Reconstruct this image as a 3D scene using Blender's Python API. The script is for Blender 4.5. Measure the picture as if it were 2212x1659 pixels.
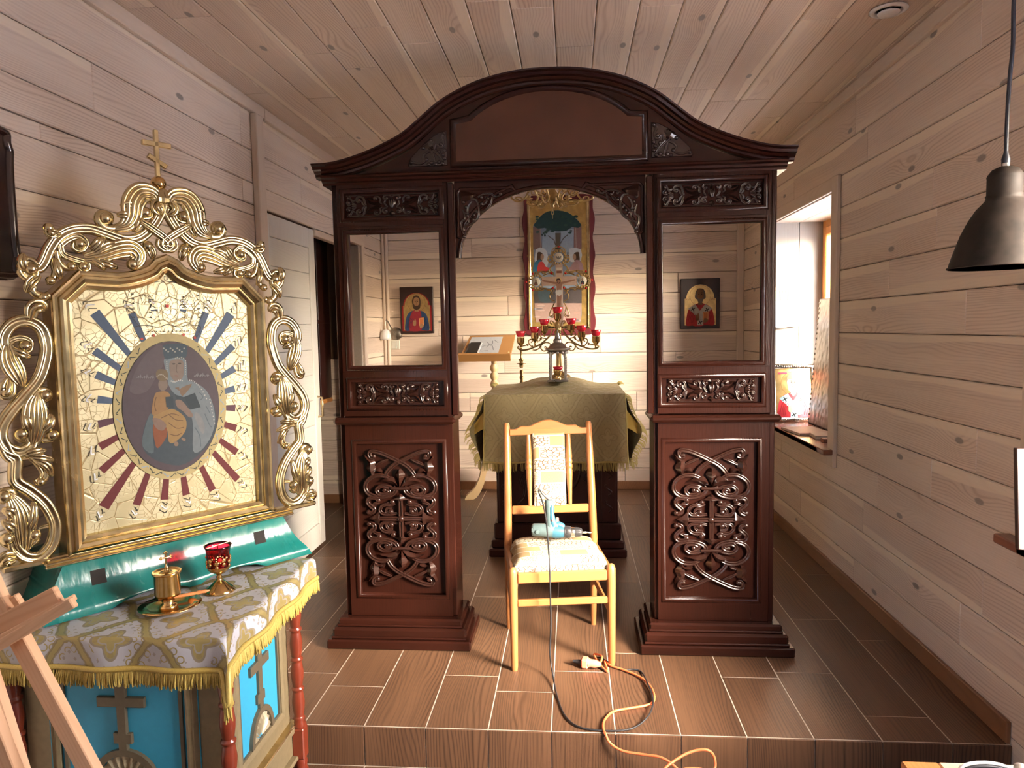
import bpy, bmesh, math, random
from mathutils import Vector as V, Matrix
from math import sin, cos, pi, radians
for o in list(bpy.data.objects): bpy.data.objects.remove(o)
SC = bpy.context.scene; COL = SC.collection
RND = random.Random(11)

# ------------------------------------------------------------ camera
FPX, YAW, PIT, ROL = 1540.06, radians(4.8339), radians(4.4531), radians(-1.0627)
CP = V((0, 0, 1.38))
FW = V((-sin(YAW)*cos(PIT), cos(YAW)*cos(PIT), -sin(PIT)))
_rt = V((cos(YAW), sin(YAW), 0)); _up = _rt.cross(FW)
RT = cos(ROL)*_rt + sin(ROL)*_up; UP = -sin(ROL)*_rt + cos(ROL)*_up
cd = bpy.data.cameras.new('camera'); cam = bpy.data.objects.new('camera', cd); COL.objects.link(cam)
cd.sensor_width = 36; cd.lens = 36*FPX/2212; cd.clip_start = .02
cam.matrix_world = Matrix(((RT.x, UP.x, -FW.x, CP.x), (RT.y, UP.y, -FW.y, CP.y), (RT.z, UP.z, -FW.z, CP.z), (0, 0, 0, 1)))
SC.camera = cam
def AT(px, py, ax, c):                      # world point seen at a pixel of the photograph, on the plane ax = c
    d = FW + RT*((px-1106)/FPX) + UP*((829.5-py)/FPX)
    i = 'xyz'.index(ax); t = (c-CP[i])/d[i]
    return CP + d*t

# ------------------------------------------------------------ world, sun, exposure
SC.view_settings.view_transform = 'Standard'; SC.view_settings.look = 'None'
SC.view_settings.gamma = 1; SC.view_settings.use_curve_mapping = False
SC.view_settings.exposure = 0.15
W = bpy.data.worlds.new('world'); SC.world = W; W.use_nodes = True
wn = W.node_tree.nodes; wl = W.node_tree.links
bg = wn['Background']
sky = wn.new('ShaderNodeTexSky'); sky.sky_type = 'NISHITA'; sky.sun_disc = False
sky.sun_elevation = radians(27); sky.sun_rotation = radians(131); sky.air_density = .55; sky.dust_density = 4.5; sky.ozone_density = .3
wl.new(sky.outputs[0], bg.inputs[0]); bg.inputs[1].default_value = 6
sd = bpy.data.lights.new('sun', 'SUN'); sun = bpy.data.objects.new('sun', sd); COL.objects.link(sun)
sd.energy = 3.6; sd.color = (1, .90, .73); sd.angle = radians(.6)
SUND = V((-.752*cos(radians(26)), .659*cos(radians(26)), -sin(radians(26))))
sun.rotation_euler = SUND.to_track_quat('-Z', 'Y').to_euler()
sun.location = (6, -5, 6)
def portal(c, n, w, h):
    l = bpy.data.lights.new('window_portal', 'AREA'); l.shape = 'RECTANGLE'; l.size = w; l.size_y = h
    o = bpy.data.objects.new('window_portal', l); COL.objects.link(o)
    l.cycles.is_portal = True
    o.location = c; o.rotation_euler = V(n).to_track_quat('-Z', 'Z').to_euler()

# ------------------------------------------------------------ material graph helper
class E:
    def __init__(s, g, k): s.g = g; s.k = k
    def __add__(s, o): return s.g.op('ADD', s, o)
    def __radd__(s, o): return s.g.op('ADD', o, s)
    def __sub__(s, o): return s.g.op('SUBTRACT', s, o)
    def __rsub__(s, o): return s.g.op('SUBTRACT', o, s)
    def __mul__(s, o): return s.g.op('MULTIPLY', s, o)
    def __rmul__(s, o): return s.g.op('MULTIPLY', o, s)
    def __truediv__(s, o): return s.g.op('DIVIDE', s, o)
    def __neg__(s): return s.g.op('MULTIPLY', s, -1)
    def sin(s): return s.g.op('SINE', s)
    def abs(s): return s.g.op('ABSOLUTE', s)
    def fr(s): return s.g.op('FRACT', s)
    def fl(s): return s.g.op('FLOOR', s)
    def pw(s, o): return s.g.op('POWER', s, o)
    def gt(s, o): return s.g.op('GREATER_THAN', s, o)
    def lt(s, o): return s.g.op('LESS_THAN', s, o)
    def mx(s, o): return s.g.op('MAXIMUM', s, o)
    def mn(s, o): return s.g.op('MINIMUM', s, o)
    def ss(s, a, b): return s.g.ss(s, a, b)
class G:
    def __init__(s, name, rough=.5, metal=0., coat=0., col=None, spec=.5):
        s.m = bpy.data.materials.new(name); s.m.use_nodes = True; s.nt = s.m.node_tree
        s.b = s.nt.nodes['Principled BSDF']
        s.b.inputs['Roughness'].default_value = rough; s.b.inputs['Metallic'].default_value = metal
        s.b.inputs['Coat Weight'].default_value = coat; s.b.inputs['Coat Roughness'].default_value = .12
        s.b.inputs['Specular IOR Level'].default_value = spec
        if col: s.b.inputs['Base Color'].default_value = (*col, 1)
    def put(s, sock, v):
        if isinstance(v, E): s.nt.links.new(v.k, sock)
        elif isinstance(v, tuple) and len(v) == 3 and sock.type == 'RGBA': sock.default_value = (*v, 1)
        else: sock.default_value = v
    def nd(s, t, out=0, ins=None, **kw):
        n = s.nt.nodes.new(t)
        for k, v in kw.items(): setattr(n, k, v)
        for k, v in (ins or {}).items(): s.put(n.inputs[k], v)
        return E(s, n.outputs[out])
    def op(s, o, a, b=None):
        n = s.nt.nodes.new('ShaderNodeMath'); n.operation = o
        s.put(n.inputs[0], a)
        if b is not None: s.put(n.inputs[1], b)
        return E(s, n.outputs[0])
    def ss(s, x, a, b):
        n = s.nt.nodes.new('ShaderNodeMapRange'); n.interpolation_type = 'SMOOTHSTEP'
        s.put(n.inputs[0], x); n.inputs[1].default_value = a; n.inputs[2].default_value = b
        return E(s, n.outputs[0])
    def co(s, out='Object'):
        n = s.nt.nodes.new('ShaderNodeTexCoord'); return E(s, n.outputs[out])
    def xyz(s, v):
        n = s.nt.nodes.new('ShaderNodeSeparateXYZ'); s.put(n.inputs[0], v)
        return [E(s, n.outputs[i]) for i in range(3)]
    def vec(s, x, y, z=0.):
        n = s.nt.nodes.new('ShaderNodeCombineXYZ')
        for i, q in enumerate((x, y, z)): s.put(n.inputs[i], q)
        return E(s, n.outputs[0])
    def rnd(s):
        n = s.nt.nodes.new('ShaderNodeObjectInfo'); return E(s, n.outputs['Random'])
    def noise(s, v, scale=1., det=2., rough=.5, dist=0.):
        return s.nd('ShaderNodeTexNoise', 0, {'Vector': v, 'Scale': scale, 'Detail': det, 'Roughness': rough, 'Distortion': dist})
    def vor(s, v, scale=1., feat='F1', out='Distance', dims='3D', rnd=1.):
        n = s.nt.nodes.new('ShaderNodeTexVoronoi'); n.feature = feat; n.voronoi_dimensions = dims
        s.put(n.inputs['Vector'], v); s.put(n.inputs['Scale'], scale); s.put(n.inputs['Randomness'], rnd)
        return E(s, n.outputs[out])
    def mix(s, f, a, b):
        n = s.nt.nodes.new('ShaderNodeMix'); n.data_type = 'RGBA'
        s.put(n.inputs[0], f); s.put(n.inputs[6], a); s.put(n.inputs[7], b)
        return E(s, n.outputs[2])
    def bump(s, h, strength=.3, dist=.01):
        n = s.nt.nodes.new('ShaderNodeBump'); n.inputs['Strength'].default_value = strength; n.inputs['Distance'].default_value = dist
        s.put(n.inputs['Height'], h); s.nt.links.new(n.outputs[0], s.b.inputs['Normal'])
    def color(s, c): s.put(s.b.inputs['Base Color'], c); return s
    def rough(s, c): s.put(s.b.inputs['Roughness'], c); return s
_mc = {}
def flat(name, col, rough=.6, metal=0., coat=0., var=.12, sc=60., spec=.5):
    """plain painted / metal surface with a slight procedural unevenness"""
    if name in _mc: return _mc[name]
    g = G(name, rough, metal, coat, None, spec)
    n = g.noise(g.co(), sc, 2.)
    lo = tuple(c*(1-var) for c in col); hi = tuple(min(1, c*(1+var)) for c in col)
    g.color(g.mix(n, lo, hi)); _mc[name] = g.m
    return g.m
def wood(name, light, dark, rough=.45, coat=0., fine=.5, knots=False, sap=None, ringk=.55, axis='x', rscale=1., spec=.5):
    """timber with its grain along the local x (or z) axis"""
    g = G(name, rough, 0, coat, None, spec)
    p = g.xyz(g.co()); r = g.rnd()
    if axis == 'x': X, Y, Z = p
    elif axis == 'z': X, Y, Z = p[2], p[0], p[1]
    else: X, Y, Z = p[1], p[0], p[2]
    X = X*rscale; Y = Y*rscale
    Xo = X + r*37.; Yo = Y + r*11.3
    kn = None
    if knots:
        kv = g.vec(Xo*1.5, Yo*3.6, r*5.)
        d = g.vor(kv, 1., dims='2D'); kc = g.xyz(g.vor(kv, 1., out='Color', dims='2D'))[0]
        on = kc.gt(.55); near = (1.-d.ss(.0, .33))*on
    cat = g.noise(g.vec(Xo*.85, Yo*4.5, Z*3.), 1., 2., .5)
    ph = Y*560. + cat*105.
    if knots: ph = ph + near*22.
    ring = (ph*1.0).sin()*.5+.5
    ring = ring.pw(3.)
    fib = g.noise(g.vec(Xo*3., Yo*160., Z*60.), 1., 2., .6)
    tone = g.noise(g.vec(Xo*.6, Yo*5., 1.), 1., 2., .5)
    c = g.mix((tone-.5)*1.3+.35+r*.45-.2, light, tuple((a+b)/2 for a, b in zip(light, dark)))
    c = g.mix((ring*ringk*tone.ss(.25, .7)).mn(.8), c, dark)
    c = g.mix((fib.ss(.45, .8))*fine*.5, c, dark)
    if sap:
        sg = (r*7.31).fr().gt(.5)*2.-1.
        e = Y*sg + (g.noise(g.vec(Xo*.8, 3.), 1., 1.)-.5)*.13
        sm = e.ss(.043, .05)*(r*3.7).fr().gt(.3)
        c = g.mix(sm*.8, c, sap)
    if knots:
        kr = ((d*95.).sin()*.5+.5)*.35+.5
        core = (1.-d.ss(.03, .055))*on*kr
        c = g.mix((core*1.5).mn(.85), c, (.21, .185, .155))
    g.color(c)
    g.bump(ring*.5+fib, .12, .002)
    return g.m

# ------------------------------------------------------------ mesh builder
def cr(pts, n=6, closed=False):
    """Catmull-Rom through points of any dimension"""
    P = [tuple(p) for p in pts]; out = []; m = len(P); D = len(P[0])
    rng = range(m if closed else m-1)
    for i in rng:
        if closed: a, b, c, d = P[(i-1) % m], P[i], P[(i+1) % m], P[(i+2) % m]
        else: a, b, c, d = P[max(i-1, 0)], P[i], P[i+1], P[min(i+2, m-1)]
        for k in range(n):
            t = k/n
            out.append(tuple(.5*(2*b[j]+(c[j]-a[j])*t+(2*a[j]-5*b[j]+4*c[j]-d[j])*t*t+(3*b[j]-a[j]-3*c[j]+d[j])*t**3) for j in range(D)))
    if not closed: out.append(P[-1])
    return out
WM = {}
class MB:
    def __init__(s, ox=None): s.v = []; s.f = []; s.mi = []; s.sm = []; s.uv = {}; s.m = 0; s.T = ox
    def add(s, vs, fs, smooth=False, m=None):
        b = len(s.v); s.v += [V(q) for q in vs]
        for q in fs: s.f.append([b+i for i in q]); s.mi.append(s.m if m is None else m); s.sm.append(smooth)
        return b
    def obox(s, c, ax, ay, az, b=0.):
        c = V(c); ax, ay, az = V(ax)/2, V(ay)/2, V(az)/2
        if b <= 0:
            vs = [c+i*ax+j*ay+k*az for i in (-1, 1) for j in (-1, 1) for k in (-1, 1)]
            s.add(vs, [(0, 1, 3, 2), (4, 6, 7, 5), (0, 4, 5, 1), (2, 3, 7, 6), (0, 2, 6, 4), (1, 5, 7, 3)]); return
        L = [ax.length, ay.length, az.length]; b = min(b, min(L)*.95); ax, ay, az = ax.normalized(), ay.normalized(), az.normalized()
        A = (ax, ay, az); vs = []; idx = {}
        for i in (-1, 1):
            for j in (-1, 1):
                for k in (-1, 1):
                    sg = (i, j, k)
                    for q in range(3):
                        p = c.copy()
                        for w in range(3): p += A[w]*sg[w]*(L[w]-(0 if w == q else b))
                        idx[(i, j, k, q)] = len(vs); vs.append(p)
        fs = []
        I = lambda i, j, k, q: idx[(i, j, k, q)]
        for t in (-1, 1):
            fs += [(I(t, -1, -1, 0), I(t, 1, -1, 0), I(t, 1, 1, 0), I(t, -1, 1, 0)), (I(-1, t, -1, 1), I(-1, t, 1, 1), I(1, t, 1, 1), I(1, t, -1, 1)), (I(-1, -1, t, 2), I(1, -1, t, 2), I(1, 1, t, 2), I(-1, 1, t, 2))]
            for u in (-1, 1):
                fs += [(I(t, u, -1, 0), I(t, u, 1, 0), I(t, u, 1, 1), I(t, u, -1, 1)), (I(t, -1, u, 0), I(t, 1, u, 0), I(t, 1, u, 2), I(t, -1, u, 2)), (I(-1, t, u, 1), I(1, t, u, 1), I(1, t, u, 2), I(-1, t, u, 2))]
                for w in (-1, 1): fs.append((I(t, u, w, 0), I(t, u, w, 1), I(t, u, w, 2)))
        s.add(vs, fs)
    def box(s, x0, x1, y0, y1, z0, z1, b=0.):
        s.obox(((x0+x1)/2, (y0+y1)/2, (z0+z1)/2), (abs(x1-x0), 0, 0), (0, abs(y1-y0), 0), (0, 0, abs(z1-z0)), b)
    def beam(s, a, c, w, h, b=.002, side=V((0, 0, 1))):
        a, c = V(a), V(c); d = c-a; u = d.normalized(); n = (side-u*side.dot(u)).normalized(); q = u.cross(n)
        s.obox((a+c)/2, d, q*w, n*h, b)
    def prism(s, poly, O, U, Wv, N, d0, d1, bev=0., smooth=False):
        """polygon in the plane (U,Wv) through O, extruded along N from d0 (back) to d1 (front)"""
        O, U, Wv, N = V(O), V(U), V(Wv), V(N)
        A = sum(poly[i][0]*poly[(i+1) % len(poly)][1]-poly[(i+1) % len(poly)][0]*poly[i][1] for i in range(len(poly)))
        if A < 0: poly = poly[::-1]
        n = len(poly)
        P = lambda q, d: O+U*q[0]+Wv*q[1]+N*d
        back = [P(q, d0) for q in poly]
        if bev > 0:
            ins = offset(poly, -bev)
            mid = [P(q, d1-bev) for q in poly]; fr = [P(q, d1) for q in ins]
            rings = [back, mid, fr]
        else: rings = [back, [P(q, d1) for q in poly]]
        vs = [q for r in rings for q in r]; fs = []
        for k in range(len(rings)-1):
            for i in range(n): j = (i+1) % n; fs.append((k*n+i, k*n+j, (k+1)*n+j, (k+1)*n+i))
        s.add(vs, fs, smooth)
        s.add(rings[-1], [tuple(range(n))]); s.add(back, [tuple(range(n))[::-1]])
    def lathe(s, prof, O=(0, 0, 0), ax=(0, 0, 1), seg=16, smooth=True, flute=None):
        O, ax = V(O), V(ax).normalized(); t = V((1, 0, 0)) if abs(ax.x) < .9 else V((0, 1, 0))
        u = ax.cross(t).normalized(); w = ax.cross(u)
        vs = []; n = len(prof)
        for r, h in prof:
            for k in range(seg):
                a = 2*pi*k/seg; rr = max(r, 1e-5)*(1 if not flute else 1+flute*(k % 2))
                vs.append(O+ax*h+(u*cos(a)+w*sin(a))*rr)
        fs = [(i*seg+k, i*seg+(k+1) % seg, (i+1)*seg+(k+1) % seg, (i+1)*seg+k) for i in range(n-1) for k in range(seg)]
        s.add(vs, fs, smooth)
        if prof[0][0] > 1e-4: s.add(vs[:seg], [tuple(range(seg))[::-1]])
        if prof[-1][0] > 1e-4: s.add(vs[-seg:], [tuple(range(seg))])
    def tube(s, path, rad, seg=8, N=None, hk=1., closed=False, smooth=True, groove=False, cap=True):
        """tube along a path; with N given the section is flattened by hk along N"""
        P = [V(p) for p in path]; n = len(P); vs = []
        up = None
        for i in range(n):
            a = P[(i-1) % n] if closed or i > 0 else P[i]; b = P[(i+1) % n] if closed or i < n-1 else P[i]
            t = (b-a); t = t.normalized() if t.length > 1e-9 else V((0, 0, 1))
            if N is not None: nn = V(N)-t*V(N).dot(t); nn.normalize()
            else:
                if up is None: up = V((0, 0, 1)) if abs(t.z) < .9 else V((1, 0, 0))
                nn = up-t*up.dot(t)
                if nn.length < 1e-6: nn = t.orthogonal()
                nn.normalize(); up = nn
            q = t.cross(nn); r = rad[i] if hasattr(rad, '__len__') else rad
            if groove:
                for (x, y) in ((-1, 0), (-.92, .55), (-.6, .95), (-.3, .8), (0, .42), (.3, .8), (.6, .95), (.92, .55), (1, 0), (.5, -.5), (-.5, -.5)): vs.append(P[i]+q*r*x+nn*r*hk*y)
            else:
                for k in range(seg):
                    an = 2*pi*k/seg; vs.append(P[i]+q*r*cos(an)+nn*r*hk*sin(an))
        if groove: seg = 11
        m = n if closed else n-1
        fs = [(i*seg+k, i*seg+(k+1) % seg, ((i+1) % n)*seg+(k+1) % seg, ((i+1) % n)*seg+k) for i in range(m) for k in range(seg)]
        s.add(vs, fs, smooth)
        if not closed and cap: s.add(vs[:seg], [tuple(range(seg))[::-1]], smooth); s.add(vs[-seg:], [tuple(range(seg))], smooth)
    def ball(s, c, r, N=None, hk=1., seg=10, rings=6):
        c = V(c); vs = []; N = V(N or (0, 0, 1)).normalized(); t = N.orthogonal().normalized(); q = N.cross(t)
        for i in range(1, rings):
            a = pi*i/rings
            for k in range(seg): b = 2*pi*k/seg; vs.append(c+(t*cos(b)+q*sin(b))*r*sin(a)+N*r*hk*cos(a))
        fs = [(i*seg+k, (i+1)*seg+k, (i+1)*seg+(k+1) % seg, i*seg+(k+1) % seg) for i in range(rings-2) for k in range(seg)]
        n = len(vs); vs += [c+N*r*hk, c-N*r*hk]
        fs += [(n, k, (k+1) % seg) for k in range(seg)]+[(n+1, (rings-2)*seg+(k+1) % seg, (rings-2)*seg+k) for k in range(seg)]
        s.add(vs, fs, True)
    def sweep(s, prof, path, N, closed=False, smooth=False, cap=True, flip=False):
        """profile (a: away from the path in its plane, b: along N), mitred along a planar path"""
        P = [V(p) for p in path]; n = len(P); N = V(N).normalized(); vs = []
        for i in range(n):
            t0 = (P[i]-P[(i-1) % n]).normalized() if (closed or i > 0) else None
            t1 = (P[(i+1) % n]-P[i]).normalized() if (closed or i < n-1) else None
            if t0 is None: t0 = t1
            if t1 is None: t1 = t0
            q0, q1 = t0.cross(N), t1.cross(N); q = (q0+q1)
            q = q.normalized() if q.length > 1e-6 else q0; k = 1/max(.25, q.dot(q1))
            if flip: q = -q
            for a, b in prof: vs.append(P[i]+q*a*k+N*b)
        m = len(prof); r = n if closed else n-1
        fs = [(i*m+k, i*m+k+1, ((i+1) % n)*m+k+1, ((i+1) % n)*m+k) for i in range(r) for k in range(m-1)]
        s.add(vs, fs, smooth)
        if not closed and cap: s.add(vs[:m], [tuple(range(m))]); s.add(vs[-m:], [tuple(range(m))[::-1]])
    def grid(s, fn, nu, nv, smooth=True, uv=None, m=None):
        b = len(s.v); vs = []
        for i in range(nu+1):
            for j in range(nv+1):
                vs.append(fn(i/nu, j/nv))
                if uv: s.uv[b+len(vs)-1] = uv(i/nu, j/nv)
        fs = [(i*(nv+1)+j, (i+1)*(nv+1)+j, (i+1)*(nv+1)+j+1, i*(nv+1)+j+1) for i in range(nu) for j in range(nv)]
        s.add(vs, fs, smooth, m)
    def xf(s, M, start=0):
        for i in range(start, len(s.v)): s.v[i] = M @ s.v[i]
    def mirror(s, c=0., start=0, end=None):
        """append the mirror image in x = c"""
        b = len(s.v); nf = len(s.f); end = end or nf
        s.v += [V((2*c-q.x, q.y, q.z)) for q in s.v[:b]]
        for i in range(end): s.f.append([b+k for k in s.f[i]][::-1]); s.mi.append(s.mi[i]); s.sm.append(s.sm[i])
        return s
    def build(s, name, mats, parent=None, world=False, fix=True, **pr):
        me = bpy.data.meshes.new(name)
        mats = mats if isinstance(mats, (list, tuple)) else [mats]
        vs = s.v
        if world and parent is not None: iv = WM[parent].inverted(); vs = [iv @ q for q in vs]
        me.from_pydata([tuple(q) for q in vs], [], s.f)
        for q in mats: me.materials.append(q)
        me.polygons.foreach_set('material_index', s.mi); me.polygons.foreach_set('use_smooth', s.sm)
        if s.uv:
            ul = me.uv_layers.new(name='UVMap')
            for lp in me.loops: ul.data[lp.index].uv = s.uv.get(lp.vertex_index, (0, 0))
        if fix:
            bm = bmesh.new(); bm.from_mesh(me); bmesh.ops.recalc_face_normals(bm, faces=bm.faces); bm.to_mesh(me); bm.free()
        me.update()
        return link(name, me, parent, **pr)
def link(name, me, parent=None, M=None, **pr):
    o = bpy.data.objects.new(name, me); COL.objects.link(o)
    if parent is not None: o.parent = parent
    WM[o] = WM[parent].copy() if parent is not None else Matrix()
    if M is not None:
        o.matrix_local = (WM[parent].inverted() @ M) if parent is not None else M
        WM[o] = M.copy()
    for k, v in pr.items(): o[k] = v
    return o
def thing(name, label, cat, loc, rz=0., group=None):
    o = bpy.data.objects.new(name, None); COL.objects.link(o); o.empty_display_size = .05
    o.location = loc; o.rotation_euler = (0, 0, rz); o['label'] = label; o['category'] = cat
    if group: o['group'] = group
    WM[o] = Matrix.Translation(V(loc)) @ Matrix.Rotation(rz, 4, 'Z')
    return o
def tag(o, label, cat, group=None):
    o['label'] = label; o['category'] = cat
    if group: o['group'] = group
    return o
def offset(poly, d):
    """offset a counter-clockwise polygon outwards by d"""
    n = len(poly); out = []
    for i in range(n):
        a, b, c = poly[i-1], poly[i], poly[(i+1) % n]
        e0 = (b[0]-a[0], b[1]-a[1]); e1 = (c[0]-b[0], c[1]-b[1])
        l0 = math.hypot(*e0) or 1e-9; l1 = math.hypot(*e1) or 1e-9
        n0 = (e0[1]/l0, -e0[0]/l0); n1 = (e1[1]/l1, -e1[0]/l1)
        m = (n0[0]+n1[0], n0[1]+n1[1]); q = m[0]*n1[0]+m[1]*n1[1]
        q = max(q, .35)
        out.append((b[0]+m[0]*d/q, b[1]+m[1]*d/q))
    return out
def copytree(o, parent=None, **pr):
    c = o.copy(); COL.objects.link(c); WM[c] = WM[o].copy()
    if parent is not None: c.parent = parent
    for k, v in pr.items(): c[k] = v
    for ch in list(o.children): copytree(ch, c)
    return c

# ------------------------------------------------------------ pieces laid side by side
_pc = {}
def piece(name, mat, parent, C, U, Wv, N, L, Wd, T, ch):
    """one board or tile: centre of its back at C, length along U, width along Wv, thickness along N"""
    L = round(L, 3); k = (L, Wd, T, ch, mat.name)
    if k not in _pc:
        a, b = L/2, Wd/2
        vs = [(i*a, j*b, 0) for i, j in ((-1, -1), (1, -1), (1, 1), (-1, 1))]
        vs += [(x, y, T-ch) for x, y, z in vs[:4]]+[(i*(a-ch*.6), j*(b-ch), T) for i, j in ((-1, -1), (1, -1), (1, 1), (-1, 1))]
        fs = [(8, 9, 10, 11)]
        for i in range(4): j = (i+1) % 4; fs += [(i, j, j+4, i+4), (i+4, j+4, j+8, i+8)]
        me = bpy.data.meshes.new(name); me.from_pydata(vs, [], fs); me.materials.append(mat); me.update(); _pc[k] = me
    U, Wv, N, C = V(U), V(Wv), V(N), V(C)
    M = Matrix(((U.x, Wv.x, N.x, C.x), (U.y, Wv.y, N.y, C.y), (U.z, Wv.z, N.z, C.z), (0, 0, 0, 1)))
    return link(name, _pc[k], parent, M)
def boards(name, mat, parent, O, U, Wv, N, u0, u1, rows, T=.018, ch=.004, gap=.003, holes=(), lens=(1., 2.2), rnd=RND, joints=None, jgap=.0015):
    U, Wv, N, O = V(U), V(Wv), V(N), V(O)
    for ri, (w0, w1) in enumerate(rows):
        segs = [(u0, u1)]
        for (a, b, c, d) in holes:
            if min(w1, d)-max(w0, c) > .03:
                ns = []
                for (p, q) in segs:
                    if b <= p or a >= q: ns.append((p, q)); continue
                    if a > p: ns.append((p, a))
                    if b < q: ns.append((b, q))
                segs = ns
        for (p, q) in segs:
            cuts = [p]
            if joints and ri in joints: cuts += [j for j in joints[ri] if p+.05 < j < q-.05]
            else:
                x = p+rnd.uniform(.3, 1.)*lens[1]*.8
                while x < q-.35: cuts.append(x); x += rnd.uniform(*lens)
            cuts.append(q)
            for a, b in zip(cuts, cuts[1:]):
                piece(name, mat, parent, O+U*((a+b)/2)+Wv*((w0+w1)/2), U, Wv, N, b-a-jgap, round(w1-w0-gap, 4), T, ch)
# ------------------------------------------------------------ materials
M_PLANK = wood('whitewashed_larch', (.78, .66, .54), (.42, .295, .215), .5, knots=True, ringk=.6, sap=(.84, .72, .56), fine=.6)
M_CEIL = wood('whitewashed_ceiling_larch', (.77, .645, .52), (.42, .285, .205), .45, knots=True, ringk=.6, sap=(.84, .72, .56), fine=.6)
M_TRIM = wood('whitewashed_trim', (.72, .60, .48), (.52, .40, .30), .5, fine=.4, ringk=.25)
M_TRIMZ = wood('whitewashed_trim_upright', (.72, .60, .48), (.52, .40, .30), .5, fine=.4, ringk=.25, axis='z')
M_TRIMY = wood('whitewashed_trim_along', (.72, .60, .48), (.52, .40, .30), .5, fine=.4, ringk=.25, axis='y')
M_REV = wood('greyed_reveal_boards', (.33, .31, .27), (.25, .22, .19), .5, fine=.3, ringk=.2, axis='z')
M_DOOR = wood('white_painted_wood', (.74, .73, .67), (.55, .52, .47), .4, fine=.35, ringk=.3)
M_GAP = flat('dark_gap_wood', (.10, .055, .03), .8)  # dark brown backing behind planks and in their joints
M_TILE = wood('brown_wood_look_tile', (.150, .080, .044), (.040, .021, .013), .34, fine=1., ringk=.8, spec=.3)
M_GROUT = flat('tile_grout', (.52, .45, .37), .8)
M_BASE = wood('brown_skirting_tile', (.25, .12, .055), (.13, .055, .025), .4, axis='y')
M_SILL = wood('reddish_brown_sill', (.26, .11, .065), (.14, .055, .035), .25, axis='y')
M_PINE = wood('orange_pine_frame', (.62, .27, .07), (.42, .15, .03), .3, axis='z')
M_JAMB = flat('grey_beige_jamb', (.40, .33, .26), .6)
M_PLASTER = flat('plaster_white', (.78, .76, .72), .8)
M_BOUNCE = flat('bright_bounce_ground', (.75, .77, .8), .9)
def glass(name, col, rough=0., ior=1.45):
    g = G(name, rough); g.b.inputs['Transmission Weight'].default_value = 1; g.b.inputs['IOR'].default_value = ior
    g.b.inputs['Base Color'].default_value = (*col, 1); return g.m
def pane(name):
    m = bpy.data.materials.new(name); m.use_nodes = True; nt = m.node_tree; nt.nodes.clear()
    o = nt.nodes.new('ShaderNodeOutputMaterial'); mx = nt.nodes.new('ShaderNodeMixShader'); t = nt.nodes.new('ShaderNodeBsdfTransparent'); gl = nt.nodes.new('ShaderNodeBsdfGlossy')
    f = nt.nodes.new('ShaderNodeFresnel'); f.inputs[0].default_value = 1.45; gl.inputs['Roughness'].default_value = .02
    ge = nt.nodes.new('ShaderNodeNewGeometry'); k = nt.nodes.new('ShaderNodeMath'); k.operation = 'SUBTRACT'; k.inputs[0].default_value = 1; nt.links.new(ge.outputs['Backfacing'], k.inputs[1])
    q = nt.nodes.new('ShaderNodeMath'); q.operation = 'MULTIPLY'; nt.links.new(k.outputs[0], q.inputs[0]); nt.links.new(f.outputs[0], q.inputs[1])
    nt.links.new(q.outputs[0], mx.inputs[0]); nt.links.new(t.outputs[0], mx.inputs[1]); nt.links.new(gl.outputs[0], mx.inputs[2]); nt.links.new(mx.outputs[0], o.inputs[0])
    return m
M_PANE = pane('window_glass')
M_RED = glass('ruby_glass', (.85, .02, .05), .05)

# ------------------------------------------------------------ the room
XL, XR, YB, YF, H, ZF, YS = -1.607, 1.41, 6.03, -3.2, 2.55, -.142, 2.348
TH = .42
ROWS = [(1.0+.1632*k-.1632, 1.0+.1632*k) for k in range(-6, 9)]
ROWS = [(max(a, ZF), b) for a, b in ROWS if b > ZF+.05] + [(1.0+.1632*8, H)]
ROWS[-1] = (ROWS[-2][1], H)
WIN = [(4.0, 5.14), (.86, 2.235)]; WZ0, WZ1 = .70, 2.085
DY0, DY1, DZ = 3.66, 5.41, 2.033
B = V((0, 0, 0))
def wall(name, parts):
    mb = MB()
    for q in parts: mb.box(*q)
    return mb.build(name, M_GAP, kind='structure')
# right wall with three windows
parts = []; ys = [YF-TH]
xi = XR+.018
edges = sorted(WIN); y = YF-TH
for a, b in edges:
    parts.append((xi, xi+TH, y, a, ZF-.2, H+.2)); parts.append((xi, xi+TH, a, b, ZF-.2, WZ0-.03)); parts.append((xi, xi+TH, a, b, WZ1, H+.2)); y = b
parts.append((xi, xi+TH, y, YB+TH, ZF-.2, H+.2))
wr = wall('wall_right', parts)
boards('plank', M_PLANK, wr, (xi, 0, 0), (0, -1, 0), (0, 0, 1), (-1, 0, 0), -YB+.001, -YF, ROWS, holes=[(-b, -a, WZ0-.03, WZ1) for a, b in WIN])
# left wall with the doorway
xo = XL-.018
LW = (-2.6, -1.0)
wlf = wall('wall_left', [(xo-.135, xo, YF-TH, LW[0], ZF-.2, H+.2), (xo-.135, xo, LW[1], DY0, ZF-.2, H+.2), (xo-.135, xo, LW[0], LW[1], ZF-.2, WZ0), (xo-.135, xo, LW[0], LW[1], WZ1, H+.2), (xo-.135, xo, DY1, YB+TH, ZF-.2, H+.2), (xo-.135, xo, DY0, DY1, DZ, H+.2)])
LROWS = [q for r in ROWS for q in ([(r[0], DZ-.001), (DZ+.001, r[1])] if r[0] < DZ < r[1] else [r])]
boards('plank', M_PLANK, wlf, (xo, 0, 0), (0, 1, 0), (0, 0, 1), (1, 0, 0), YF, YB-.001, LROWS, holes=[(DY0, DY1, -.2, DZ), (*LW, WZ0, WZ1)])
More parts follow.
